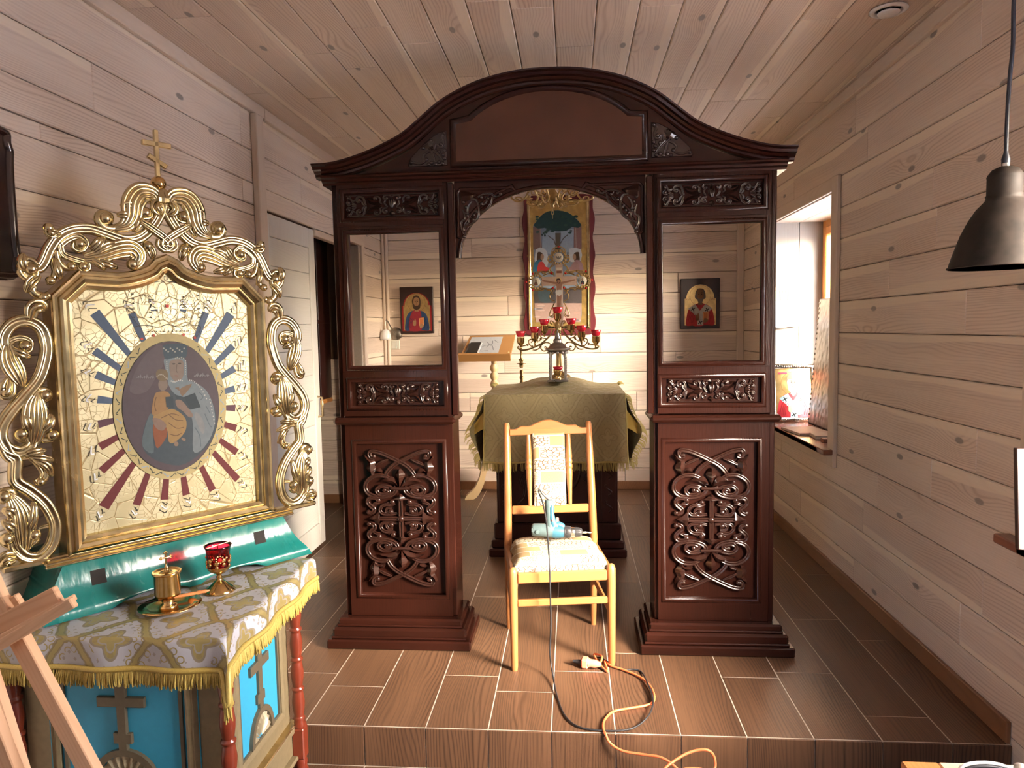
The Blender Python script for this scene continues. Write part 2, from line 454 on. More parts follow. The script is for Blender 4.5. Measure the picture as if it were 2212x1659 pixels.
# back wall, front wall
wb = wall('wall_back', [(XL-.1, XR+.1, YB+.018, YB+.018+TH, -.2, H+.2)])
boards('plank', M_PLANK, wb, (0, YB+.018, 0), (1, 0, 0), (0, 0, 1), (0, -1, 0), XL+.001, XR-.001, ROWS, lens=(.7, 1.5))
FW2 = []
pf = []; x = XL-.3
for a, b in FW2:
    pf += [(x, a, YF-.018-TH, YF-.018, ZF-.2, H+.2), (a, b, YF-.018-TH, YF-.018, ZF-.2, WZ0), (a, b, YF-.018-TH, YF-.018, WZ1, H+.2)]; x = b
pf.append((x, XR+.3, YF-.018-TH, YF-.018, ZF-.2, H+.2))
wfr = wall('wall_front', pf)
boards('plank', M_PLANK, wfr, (0, YF-.018, 0), (-1, 0, 0), (0, 0, 1), (0, 1, 0), -XR, -XL, ROWS, holes=[(-b, -a, WZ0, WZ1) for a, b in FW2], lens=(1.5, 2.8))
# ceiling
mb = MB(); mb.box(XL-.3, XR+.3, YF-.3, YB+.3, H+.018, H+.2); ce = mb.build('ceiling', M_GAP, kind='structure')
xs = [.264-.1575*k for k in range(-8, 13)]; xs = sorted(xs)
crow = [(max(a, XL), min(b, XR)) for a, b in zip(xs, xs[1:]) if b > XL+.02 and a < XR-.02]
boards('plank', M_CEIL, ce, (0, 0, H+.018), (0, 1, 0), (1, 0, 0), (0, 0, -1), YF, YB, crow, lens=(.8, 1.9))
# floor: a lower hall floor and a raised, tiled chancel platform
mb = MB(); mb.box(XL-.02, XR+.02, YF, YS-.0015, ZF-.2, ZF-.0012); mb.box(XL-.3, XR+.02, YS-.0015+.0005, YB+.02, ZF-.2, -.0012)
fl = mb.build('floor', M_GROUT, kind='structure')
X0, TW = -.9593, .2186
cols = [(X0+TW*k, X0+TW*(k+1)) for k in range(-3, 11)]
cols = [(max(a, XL), min(b, XR)) for a, b in cols]
J = {}
first = {3: 2.62, 5: 2.725, 6: 2.61, 7: 2.78, 4: 3.05, 8: 2.95, 9: 2.98, 10: 2.76, 2: 2.72}
for i in range(len(cols)):
    f0 = first.get(i, 2.5+.31*((i*5) % 3)); J[i] = [f0+.84*k for k in range(5)]
boards('floor_tile', M_TILE, fl, (0, 0, -.008), (0, 1, 0), (1, 0, 0), (0, 0, 1), YS, YB, cols, T=.008, ch=.0008, gap=.0045, joints=J, jgap=.0045)
boards('riser_tile', M_TILE, fl, (0, YS-.0005, 0), (0, 0, 1), (1, 0, 0), (0, -1, 0), ZF, -.001, cols, T=.008, ch=.0008, gap=.0045)
boards('floor_tile', M_TILE, fl, (0, 0, ZF-.008), (0, 1, 0), (1, 0, 0), (0, 0, 1), YF, YS-.009, cols, T=.008, ch=.001, gap=.004, jgap=.004, lens=(.84, .86))
mb = MB(); mb.box(-40, 40, -40, 40, -.75, -.7); mb.build('ground', M_BOUNCE, kind='structure')  # unseen outdoor ground, made bright to bounce light up through the windows
# skirtings
mb = MB(); mb.box(XR-.016, XR, YS, YB, 0, .075, .003); mb.build('baseboard_right', M_BASE, kind='structure')
mb = MB(); mb.box(XR-.016, XR, YF, YS-.017, ZF, ZF+.075, .003); mb.build('baseboard_right', M_BASE, kind='structure')
mb = MB(); mb.box(XL, XR-.016, YB-.016, YB, 0, .072, .003); mb.build('baseboard_back', M_BASE, kind='structure')
mb = MB(); mb.box(XL, XL+.016, DY1+.07, YB-.016, 0, .075, .003); mb.build('baseboard_left', M_BASE, kind='structure')
mb = MB(); mb.box(XL, XL+.016, YS, DY0-.08, 0, .075, .003); mb.build('baseboard_left', M_BASE, kind='structure')
mb = MB(); mb.box(XL, XL+.016, YF, YS-.017, ZF, ZF+.075, .003); mb.build('baseboard_left', M_BASE, kind='structure')
# cornice boards, corner posts
n = 0
def trim(mb, m):
    global n; n += 1
    return mb.build('trim_%d' % n, m, kind='structure')
for x0, x1 in ((XR-.026, XR), (XL, XL+.026)):
    yy = YF
    while yy < YB-.05:
        y2 = min(YB, yy+2.3); mb = MB(); mb.box(x0, x1, yy+.001, y2-.001, H-.06, H, .004); trim(mb, M_TRIMY); yy = y2
mb = MB(); mb.box(XL+.026, XR-.026, YB-.024, YB, H-.05, H, .004); trim(mb, M_TRIM)
for x in (XL, XL+.03): mb = MB(); mb.tube([(x+.016, YB-.014, 0.073), (x+.016, YB-.014, H-.05)], .015, 10); trim(mb, M_TRIMZ)
mb = MB(); mb.box(XR-.055, XR, YB-.03, YB, .073, H-.05, .006); trim(mb, M_TRIMZ)
# post and casing of the doorway in the left wall
mb = MB(); mb.box(XL, XL+.034, DY0-.085, DY0, 0, 2.49, .004); trim(mb, M_TRIMZ)
mb = MB(); mb.box(XL, XL+.018, DY1, DY1+.065, 0, 2.09, .004); trim(mb, M_TRIMZ)
mb = MB(); mb.box(XL, XL+.02, 4.95, DY1+.065, DZ, 2.12, .004); trim(mb, M_TRIMY)
mb = MB(); mb.box(XL-.05, XL-.002, 4.46, 5.0, DZ-.045, DZ-.002, .004); trim(mb, M_TRIMY)
mb = MB(); mb.box(XL-.15, XL-.003, DY1-.03, DY1-.0005, 0, DZ, .003); trim(mb, M_JAMB)
# white ledged door leaf
d = MB(); dx0, dx1, da, db = XL-.052, XL-.012, DY0+.012, 4.455
for a, b, z0, z1 in ((da, da+.11, .02, DZ-.01), (db-.09, db, .02, DZ-.01), (da+.11, db-.09, DZ-.13, DZ-.01), (da+.11, db-.09, .02, .16)): d.box(dx0, dx1, a, b, z0, z1, .003)
door = d.build('door_1', wood('white_door_stile', (.74, .73, .67), (.58, .55, .5), .4, fine=.3, ringk=.2, axis='z'), kind='structure')
zz = [.16+k*(DZ-.13-.16)/11 for k in range(12)]
boards('door_plank', M_DOOR, door, (dx0+.008, 0, 0), (0, 1, 0), (0, 0, 1), (1, 0, 0), da+.11, db-.09, list(zip(zz, zz[1:])), T=.024, ch=.003, gap=.002, lens=(3, 4))
h = MB(); h.tube([(dx1, db-.045, .84), (dx1+.03, db-.045, .845), (dx1+.03, db-.045, .965), (dx1, db-.045, .97)], .007, 8)
h.build('handle', flat('brass_brushed', (.62, .5, .3), .3, 1.), door, label='brass bar handle on the free edge of the door')
# side room seen through the doorway
mb = MB(); mb.box(-3.2, XL-.153, 5.56, 5.7, ZF, H+.2); mb.box(-3.3, -3.2, 2.5, 5.7, ZF, H+.2); mb.box(-3.2, XL-.153, 2.4, 2.5, ZF, H+.2); mb.box(-3.2, XL-.153, 2.5, 5.56, H, H+.1)
sr = mb.build('wall_side_room', M_GAP, kind='structure')
boards('plank', M_PLANK, sr, (0, 5.56, 0), (1, 0, 0), (0, 0, 1), (0, -1, 0), -3.19, XL-.155, [r for r in ROWS if r[1] > 0 and r[1] < 1.2], lens=(2, 3))
mb = MB(); mb.box(-3.2, XL-.301, 2.5, 5.56, -.14, -.0012); sf = mb.build('floor_side_room', M_GROUT, kind='structure')
boards('floor_tile', M_TILE, sf, (0, 0, -.008), (0, 1, 0), (1, 0, 0), (0, 0, 1), 3.2, 5.555, [(XL-TW*(k+1), XL-TW*k) for k in range(7)], T=.008, ch=.0008, gap=.0045, jgap=.0045, lens=(.84, .86))
mb = MB(); mb.box(-3.19, XL-.155, 5.53, 5.56, 0, .07, .003); mb.build('baseboard_side_room', M_BASE, kind='structure')

# windows
def window(i, a, b, z0, z1, right=True):
    """reveal boards, frame, pane, sill and casing of one window in the right wall"""
    xg = XR+.32
    fr = MB()
    for (p, q, r, t) in ((a, a+.07, z0, z1), (b-.07, b, z0, z1), (a+.07, b-.07, z0, z0+.07), (a+.07, b-.07, z1-.07, z1)): fr.box(xg, xg+.06, p, q, r, t, .004)
    for (p, q, r, t) in ((a+.06, a+.115, z0+.06, z1-.06), (b-.115, b-.06, z0+.06, z1-.06), (a+.115, b-.115, z0+.06, z0+.115), (a+.115, b-.115, z1-.115, z1-.06)): fr.box(xg-.015, xg+.04, p, q, r, t, .006)
    w = fr.build('window_%d' % i, M_PINE, kind='structure')
    g = MB(); g.box(xg+.01, xg+.016, a+.1, b-.1, z0+.1, z1-.1); g.build('pane', M_PANE, w)
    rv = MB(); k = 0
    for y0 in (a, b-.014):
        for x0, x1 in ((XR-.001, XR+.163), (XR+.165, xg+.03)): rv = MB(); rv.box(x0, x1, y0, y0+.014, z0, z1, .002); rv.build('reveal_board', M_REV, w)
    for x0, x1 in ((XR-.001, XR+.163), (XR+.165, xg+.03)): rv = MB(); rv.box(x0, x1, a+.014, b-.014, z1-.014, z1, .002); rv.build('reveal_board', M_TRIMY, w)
    for p, q, r, t in ((a-.09, a-.004, z0-.10, z1+.065), (b+.004, b+.09, z0-.10, z1+.065)): cs = MB(); cs.box(XR-.022, XR-.0005, p, q, r, t, .004); cs.build('casing', M_TRIMZ, w)
    cs = MB(); cs.box(XR-.02, XR-.0005, a-.004, b+.004, z1-.008, z1+.065, .004); cs.build('casing', M_TRIMY, w)
    cs = MB(); cs.box(XR-.02, XR-.0005, a-.004, b+.004, z0-.10, z0-.032, .004); cs.build('casing', M_TRIMY, w)
    sl = MB(); sl.box(XR-.075, xg+.01, a-.0, b+.0, z0-.03, z0, .004); sl.box(XR-.075, XR-.0225, a-.092, b+.12, z0-.0301, z0-.0001, .004); sl.build('sill', M_SILL, w)
    portal((XR+TH+.03, (a+b)/2, (z0+z1)/2), (-1, 0, 0), b-a-.1, z1-z0-.1)
    return w
wins = [window(i+1, a, b, WZ0, WZ1) for i, (a, b) in enumerate(WIN)]
# unseen linen hanging added in the near window to shade the right pillar
mb = MB(); cy0_, cy1_ = 1.83, WIN[1][1]-.03
mb.grid(lambda u, v: V((XR+.255+.018*sin(u*44+.6*sin(v*5)), cy0_+(cy1_-cy0_)*u, 1.06+(WZ1-1.06-.05)*v)), 90, 10)
mb.tube([(XR+.255, WIN[1][0]+.03, WZ1-.035), (XR+.255, WIN[1][1]-.02, WZ1-.035)], .008, 8)
cu = mb.build('sun_block_curtain', flat('sun_block_linen', (.62, .58, .50), .9, 0, 0, .1, 200.), wins[1])
def fill_window(i, c, ax, a, b):
    """unseen window added behind the camera as fill, in a wall at c across ax"""
    fr = MB()
    for (p, q, r, t) in ((a, a+.1, WZ0, WZ1), (b-.1, b, WZ0, WZ1), (a+.1, b-.1, WZ0, WZ0+.1), (a+.1, b-.1, WZ1-.1, WZ1)):
        fr.box(c-.03, c+.03, p, q, r, t, .005) if ax == 'x' else fr.box(p, q, c-.03, c+.03, r, t, .005)
    w = fr.build('window_%d' % i, M_PINE, kind='structure')
    g = MB(); P_ = (a+.08, b-.08, WZ0+.08, WZ1-.08)
    g.box(c-.003, c+.003, *P_) if ax == 'x' else g.box(P_[0], P_[1], c-.003, c+.003, P_[2], P_[3])
    g.build('pane', M_PANE, w)
fill_window(3, xo-.07, 'x', *LW); portal((xo-.30, (LW[0]+LW[1])/2, (WZ0+WZ1)/2), (1, 0, 0), LW[1]-LW[0]-.1, WZ1-WZ0-.1)  # added opening, lets in sky light to brighten the right wall and easel
for i, (a, b) in enumerate(FW2): fill_window(4+i, YF-.2, 'y', a, b); portal(((a+b)/2, YF-TH-.05, (WZ0+WZ1)/2), (0, 1, 0), b-a-.1, WZ1-WZ0-.1)
# ------------------------------------------------------------ carved screen
def mahog(name, ax):
    return wood(name, (.025, .0068, .004), (.009, .0035, .0025), .25, .12, fine=.7, ringk=.35, axis=ax, spec=.22)
M_MAHZ = mahog('dark_mahogany_upright', 'z'); M_MAHX = mahog('dark_mahogany_across', 'x')
M_CARVE = flat('dark_mahogany_carved', (.022, .008, .0055), .2, 0, .25, .3, 30.)
IC = -.0875
ico = thing('icon_screen', 'tall dark mahogany chancel screen with arch, carved panels and two open windows', 'icon screen', (IC, 2.93, 0))
PY = 3.01                                   # front plane of the pillars
def stroke(mb, pts, r, C, sx, sz, y, groove=True, hk=.9, n=5, sm=True, mir=((1, 1),)):
    """carved strand: 2-D control points (optionally x, y, radius factor), laid on the plane y facing -y"""
    pts = [tuple(p) if len(p) > 2 else (p[0], p[1], 1) for p in pts]
    q = cr(pts, n) if sm and len(pts) > 2 else [tuple(p) for p in pts]
    for a, b in mir:
        P = [V((C[0]+a*sx*p[0], y, C[1]+b*sz*p[1])) for p in q]
        R = [r*(p[2] if len(p) > 2 else 1) for p in q]
        mb.tube(P, R, 8, N=(0, -1, 0), hk=hk, groove=groove)
def blob(mb, p, r, C, sx, sz, y, mir=((1, 1),), hk=.8):
    for a, b in mir: mb.ball((C[0]+a*sx*p[0], y, C[1]+b*sz*p[1]), r, (0, -1, 0), hk, 10, 6)
def leaf(mb, pts, C, sx, sz, y, h=.008, mir=((1, 1),)):
    """raised leaf: closed outline rising to its spine; the first point is the root, the middle one the tip"""
    for a, b in mir:
        P = [V((C[0]+a*sx*p[0], y, C[1]+b*sz*p[1])) for p in cr(pts, 4, True)]
        n = len(P); m = len(pts)//2*4
        vs = P[:]; nb = n
        spine = []
        for k in range(n):
            j = (n-k) % n
            c = (P[k]+P[j])/2; spine.append(c+V((0, -h*(1 if 0 < min(k, n-k) < m else .3), 0)))
        vs += spine
        fs = [(k, (k+1) % n, n+(k+1) % n, n+k) for k in range(n)]
        mb.add(vs, fs, True)
Q4 = ((1, 1), (-1, 1), (1, -1), (-1, -1)); Q2 = ((1, 1), (-1, 1))
def big_carving(x, z, parent):
    """interlaced panel with a cross; drawn for one quarter in units of 1/350 of the half height"""
    mb = MB(); C = (x, z); s = .300/735; sx = .156/388; y = PY+.008
    k = dict(C=C, sx=sx, sz=s, y=y, mir=Q4)
    stroke(mb, [(-270, 665), (-310, 655, .9), (-330, 690), (-320, 722), (-270, 725), (-180, 700), (0, 615), (90, 560), (145, 500), (165, 455, .8)], .0105, **k)
    blob(mb, (-285, 672), .011, **k)
    stroke(mb, [(115, 440, .7), (190, 465), (280, 460), (360, 410), (388, 340), (360, 275), (280, 238), (180, 235), (85, 265), (50, 315), (75, 345, .8)], .0105, **k)
    stroke(mb, [(90, 335, .6), (140, 345), (215, 350, 1), (262, 310), (235, 265), (165, 262), (125, 290), (150, 315), (185, 308, .8)], .010, **k)
    blob(mb, (180, 305), .011, **k)
    stroke(mb, [(125, 640, .5), (200, 610), (270, 575, .6)], .008, **k)
    leaf(mb, [(0, 345), (-30, 420), (-55, 470), (-35, 510), (0, 545), (35, 510), (55, 470), (30, 420)], h=.02, C=C, sx=sx, sz=s, y=y, mir=((1, 1), (1, -1)))
    leaf(mb, [(10, 345), (60, 440), (130, 450), (215, 415), (250, 390), (200, 395), (130, 385), (60, 360)], h=.014, **k)
    leaf(mb, [(300, 465), (265, 560), (275, 620), (330, 650), (378, 688), (372, 640), (350, 600), (372, 540)], h=.016, **k)
    leaf(mb, [(330, 470), (270, 530), (215, 545), (190, 500), (225, 490), (270, 505)], h=.014, **k)
    stroke(mb, [(235, 208), (290, 225), (350, 215), (365, 170), (330, 130), (300, 105), (310, 70), (350, 55, .9)], .0105, **k)
    blob(mb, (252, 200), .0135, **k); blob(mb, (362, 65), .0115, **k)
    stroke(mb, [(235, 165, .5), (280, 165), (325, 140, .6)], .008, **k)
    # tie bars
    for b in (1, -1): stroke(mb, [(-105, 330*b), (0, 326*b), (105, 330*b)], .0075, C, sx, s, y-.006, False)
    # the cross
    for d in (-1, 1):
        mb.tube([(x, y-.004, z), (x, y-.004, z+d*s*215)], [.011, .010], 8, N=(0, -1, 0), hk=1.2, groove=True)
        mb.tube([(x, y-.004, z), (x+d*sx*240, y-.004, z)], [.011, .010], 8, N=(0, -1, 0), hk=1.2, groove=True)
    leaf(mb, [(0, 190), (-60, 215), (-95, 205), (-50, 225), (0, 270), (50, 225), (95, 205), (60, 215)], h=.014, C=C, sx=sx, sz=s, y=y-.004, mir=((1, 1), (1, -1)))
    leaf(mb, [(225, 0), (245, 50), (240, 85), (285, 40), (355, 0), (285, -40), (240, -85), (245, -50)], h=.014, C=C, sx=sx, sz=s, y=y-.004, mir=Q2)
    blob(mb, (0, 0), .016, C, sx, s, y-.01)
    stroke(mb, [(40, 55, .8), (110, 45), (200, 50), (232, 90), (205, 135), (150, 150), (95, 140, .6)], .0085, **k)
    blob(mb, (115, 72), .0135, **k); stroke(mb, [(95, 110), (150, 110), (165, 70), (120, 45)], .007, **k)
    blob(mb, (95, 178), .013, **k); stroke(mb, [(60, 160, .6), (100, 150), (150, 175, .6)], .007, **k)
    return mb.build('carved_relief', M_CARVE, parent, True)
def frieze(x, z, hw, hh, parent, y):
    mb = MB(); C = (x, z); sx = hw/1000; s = hh/250; k = dict(C=C, sx=sx, sz=s, y=y, mir=Q4)
    e = dict(C=C, sx=sx, sz=s, y=y, mir=Q2)
    r = .0052
    for b in (1, -1): mb.box(x-hw, x+hw, y-.004, y+.004, z+b*hh-.003, z+b*hh+.003, .002)
    stroke(mb, [(0, 200, .6), (70, 235), (150, 225), (180, 180), (140, 140), (100, 160)], r, **e); blob(mb, (112, 165), .008, **e)
    stroke(mb, [(130, 130, .6), (160, 70), (130, 0), (90, -40, .7)], r, **e)
    stroke(mb, [(100, -60, .7), (165, -70), (205, -110), (180, -170), (120, -165), (120, -120)], r, **e); blob(mb, (140, -130), .008, **e)
    leaf(mb, [(0, -80), (-60, 0), (-80, 90), (-40, 150), (0, 210), (40, 150), (80, 90), (60, 0)], h=.012, C=C, sx=sx, sz=s, y=y)
    for a in (-35, 0, 35): stroke(mb, [(a*.4, -60, .5), (a, 40, 1), (a*1.4, 130, .4)], .005, C, sx, s, y-.008, False)
    leaf(mb, [(0, -130), (-60, -170), (-55, -220), (0, -260), (55, -220), (60, -170)], h=.012, C=C, sx=sx, sz=s, y=y)
    stroke(mb, [(215, 40, .5), (260, 80), (250, 150), (300, 210, .9), (370, 200), (380, 150), (330, 140, .7)], r, **k); blob(mb, (340, 165), .0075, **k)
    leaf(mb, [(230, 20), (300, 90), (400, 80), (500, 130), (560, 190), (520, 80), (420, 20), (320, 0)], h=.012, **k)
    leaf(mb, [(380, 130), (430, 190), (520, 205), (560, 180), (500, 160), (440, 130)], h=.009, **k)
    stroke(mb, [(560, 10, .5), (590, 90), (620, 190), (700, 225), (765, 185), (760, 115), (715, 100), (690, 140, .8)], r*1.15, **k); blob(mb, (715, 140), .0085, **k)
    stroke(mb, [(590, 0, .6), (640, 60), (650, 130, .5)], r, **k)
    for a in (0, 55, 105): stroke(mb, [(780, a*.35, .4), (860, a*.8, 1), (890, a, .5)], .0045, C, sx, s, y, False, mir=Q4 if a else Q2)
    stroke(mb, [(800, 150, .6), (860, 120), (900, 170), (930, 230), (980, 235)], r, **k); blob(mb, (955, 195), .0085, **k)
    stroke(mb, [(900, 40, .7), (950, 30), (985, 80), (950, 120)], r, **k); blob(mb, (945, 85), .0085, **k)
    return mb.build('carved_frieze', M_CARVE, parent, True)
def frame_panel(name, x0, x1, z0, z1, ox0, ox1, oz0, oz1, parent, back=None, yb=None, open_=False):
    """frame face pierced by a rounded-edge rectangle, with a moulded inner edge and (unless open) a sunk panel"""
    mb = MB(); Y0 = PY; D = .03
    for a, b, c, d in ((x0, ox0, z0, z1), (ox1, x1, z0, z1), (ox0, ox1, z0, oz0), (ox0, ox1, oz1, z1)):
        mb.box(a, b, Y0, Y0+D, c, d)
    path = [(ox0, Y0, oz0), (ox1, Y0, oz0), (ox1, Y0, oz1), (ox0, Y0, oz1)]
    mb.sweep([(.012, 0), (.008, .005), (0, .006), (-.006, .003), (-.008, -.006), (-.009, -.02)], path, (0, -1, 0), closed=True, smooth=True, flip=False)
    f = mb.build(name, M_MAHZ, parent, True)
    if not open_:
        p = MB(); p.box(ox0-.004, ox1+.004, Y0+.018, Y0+.03, oz0-.004, oz1+.004); p.build('sunk_panel', M_MAHZ, f, True)
    return f
XI, XO = .428, .925
for sg in (-1, 1):
    xa, xb = sorted((IC+sg*XI, IC+sg*XO))
    # plinth of three moulded steps
    for i, (e, z0, z1, b) in enumerate(((.072, 0, .042, .006), (.05, .042, .088, .010), (.028, .088, .122, .008))):
        mb = MB(); xl, xr = xa-e*.95, xb+e*.95
        mb.box(xl, xr, PY-.008-e, 3.20+e*.6, z0, z1, b)
        if i: mb.tube([(xl, PY-.012-e, z0+.006), (xr, PY-.012-e, z0+.006)], .006, 8)
        mb.build('plinth_step', M_MAHX, ico, True)
    # carcass
    mb = MB()
    for a, b in ((xa, xa+.022), (xb-.022, xb)): mb.box(a, b, PY+.012, 3.19, .122, 2.0, .003)
    for z0, z1 in ((.122, .2), (.90, 1.05), (1.165, 1.22), (1.80, 1.86), (1.96, 2.0)): mb.box(xa+.022, xb-.022, PY+.034, PY+.06, z0, z1)
    mb.box(xa+.022, xb-.022, PY+.034, PY+.05, .2, .90); mb.box(xa+.022, xb-.022, PY+.034, PY+.05, 1.04, 1.17); mb.box(xa+.022, xb-.022, PY+.034, PY+.05, 1.85, 1.97)
    mb.build('carcass', M_MAHZ, ico, True)
    ca, cb = xa+.016, xb-.024 if sg > 0 else xb-.016
    if sg < 0: ca = xa+.024
    cx = IC+sg*.665
    f = frame_panel('lower_panel', ca, cb, .124, .975, cx-.197, cx+.197, .212, .898, ico)
    big_carving(cx, .56, f)
    f = frame_panel('middle_panel', ca, cb, 1.013, 1.206, cx-.21, cx+.21, 1.048, 1.168, ico)
    frieze(cx, 1.108, .178, .046, f, PY+.014)
    frame_panel('window_frame', ca, cb, 1.207, 1.822, cx-.206, cx+.206, 1.222, 1.80, ico, open_=True)
    f = frame_panel('top_panel', ca, cb, 1.823, 1.998, cx-.212, cx+.212, 1.853, 1.972, ico)
    frieze(cx, 1.911, .198, .044, f, PY+.014)
    # rail between dado and window
    mb = MB(); mb.box(xa-.018, xb+.018, PY-.035, 3.205, .978, 1.008, .011)
    mb.build('dado_rail', M_MAHX, ico, True)
# inner edge posts of the arch
for sg in (-1, 1):
    x = IC+sg*.414
    mb = MB(); mb.box(x-.0135, x+.0135, PY+.004, PY+.034, 1.012, 1.995, .004); mb.build('arch_post', M_MAHZ, ico, True)
# arch with pierced spandrels
def arc(rx, h, zs, n=40):
    return [(rx*cos(pi*k/n), zs+h*(sin(pi*k/n))) for k in range(n+1)]
A = arc(.383, .285, 1.684)
poly = [(.4005, 1.684)]+[(.383, 1.684)]+A[1:-1]+[(-.383, 1.684), (-.4005, 1.684), (-.4005, 1.998), (.4005, 1.998)]
mb = MB(); mb.prism(poly, (IC, PY+.035, 0), (1, 0, 0), (0, 0, 1), (0, -1, 0), -.03, 0, 0)
mb.sweep([(.012, .0), (.010, .005), (.002, .006), (-.003, .002), (-.0035, -.03)], [V((IC+a, PY+.035, b)) for a, b in A], (0, -1, 0), smooth=True)
arch = mb.build('arch', M_MAHX, ico, True)
for sg in (-1, 1):
    # raised spandrel triangle
    tri = [(.388, 1.772), (.388, 1.958)]+[(.375, 1.972)]+[(.155, 1.972), (.140, 1.955), (.165, 1.938)]
    cur = []
    for k in range(9):
        t = k/8; a = radians(68-t*38); cur.append((.415*cos(a)+.0, 1.684+.316*sin(a)-.012*t))
    tri = [(.388, 1.772), (.388, 1.958), (.375, 1.972), (.155, 1.972), (.142, 1.96)]+cur+[(.372, 1.765)]
    tri = [(sg*a, b) for a, b in tri]
    A2 = sum(tri[i][0]*tri[(i+1) % len(tri)][1]-tri[(i+1) % len(tri)][0]*tri[i][1] for i in range(len(tri)))
    if A2 < 0: tri = tri[::-1]
    mb = MB(); mb.sweep([(.006, 0), (.004, .006), (-.002, .007), (-.007, .003), (-.008, 0)], [V((IC+a, PY+.035, b)) for a, b in tri], (0, -1, 0), closed=True, smooth=True)
    m = mb.build('spandrel_moulding', M_MAHX, arch, True)
    mb = MB(); k = dict(C=(IC, 1.684), sx=sg*.001, sz=.001, y=PY+.032)
    stroke(mb, [(205, 258, .8), (222, 250), (245, 262), (275, 262), (300, 250)], .0052, **k); blob(mb, (203, 262), .010, **k)
    stroke(mb, [(238, 255, .7), (245, 225), (268, 198), (300, 188), (312, 200)], .005, **k)
    stroke(mb, [(330, 245), (306, 238), (296, 205), (302, 165), (330, 140), (358, 128), (362, 115)], .0052, **k)
    stroke(mb, [(365, 200, .6), (355, 165), (372, 150), (370, 118), (360, 100)], .0052, **k); blob(mb, (362, 90), .010, **k)
    leaf(mb, [(300, 262), (325, 270), (350, 278), (372, 276), (366, 255), (370, 230), (350, 235), (325, 245)], h=.012, **k)
    for p in ((258, 245), (285, 250), (345, 258), (362, 232), (352, 212), (345, 175), (322, 158), (285, 222), (318, 178)): blob(mb, p, .0085, **k)
    stroke(mb, [(325, 235, .5), (340, 215), (345, 190), (330, 165, .5)], .0045, **k)
    stroke(mb, [(270, 255, .5), (262, 235), (275, 220), (290, 230)], .004, **k); stroke(mb, [(362, 190, .5), (345, 180), (340, 150), (352, 140)], .004, **k)
    mb.build('carved_corner', M_CARVE, arch, True)
# straight architrave under the pediment
mb = MB(); mb.sweep([(.0, -.16), (.0, .0), (.008, .004), (.014, .014), (.022, .018), (.028, .03), (.034, .034), (.038, .030), (.038, -.16)], [V((IC-.958, PY, 1.998)), V((IC+.958, PY, 1.998))], (0, -1, 0), smooth=False, flip=True)
mb.build('architrave', M_MAHX, ico, True)
# pediment board
crown = cr([(-.985, 2.078), (-.89, 2.083), (-.775, 2.112), (-.675, 2.150), (-.60, 2.187), (-.535, 2.235), (-.45, 2.302), (-.37, 2.346), (-.28, 2.382), (-.18, 2.406), (-.09, 2.418), (0, 2.421)], 3)
crown = crown+[(-a, b) for a, b in crown[:-1]][::-1]
low = offset(crown[::-1], 0)
inner = [(a*.955, b-.05) for a, b in crown]
poly = [(a, b) for a, b in inner if b > 2.036]
poly = [(poly[0][0], 2.036)]+poly+[(poly[-1][0], 2.036)]
mb = MB(); mb.prism(poly, (IC, PY, 0), (1, 0, 0), (0, 0, 1), (0, -1, 0), -.04, 0)
ped = mb.build('pediment_board', M_MAHX, ico, True)
mb = MB(); mb.sweep([(-.052, -.03), (-.052, .004), (-.046, .012), (-.038, .014), (-.034, .026), (-.026, .034), (-.022, .048), (-.012, .052), (-.006, .064), (0, .066), (0, -.10)], [V((IC+a, PY, b)) for a, b in crown], (0, -1, 0), smooth=False, flip=True)
mb.build('crown_moulding', M_MAHX, ico, True)
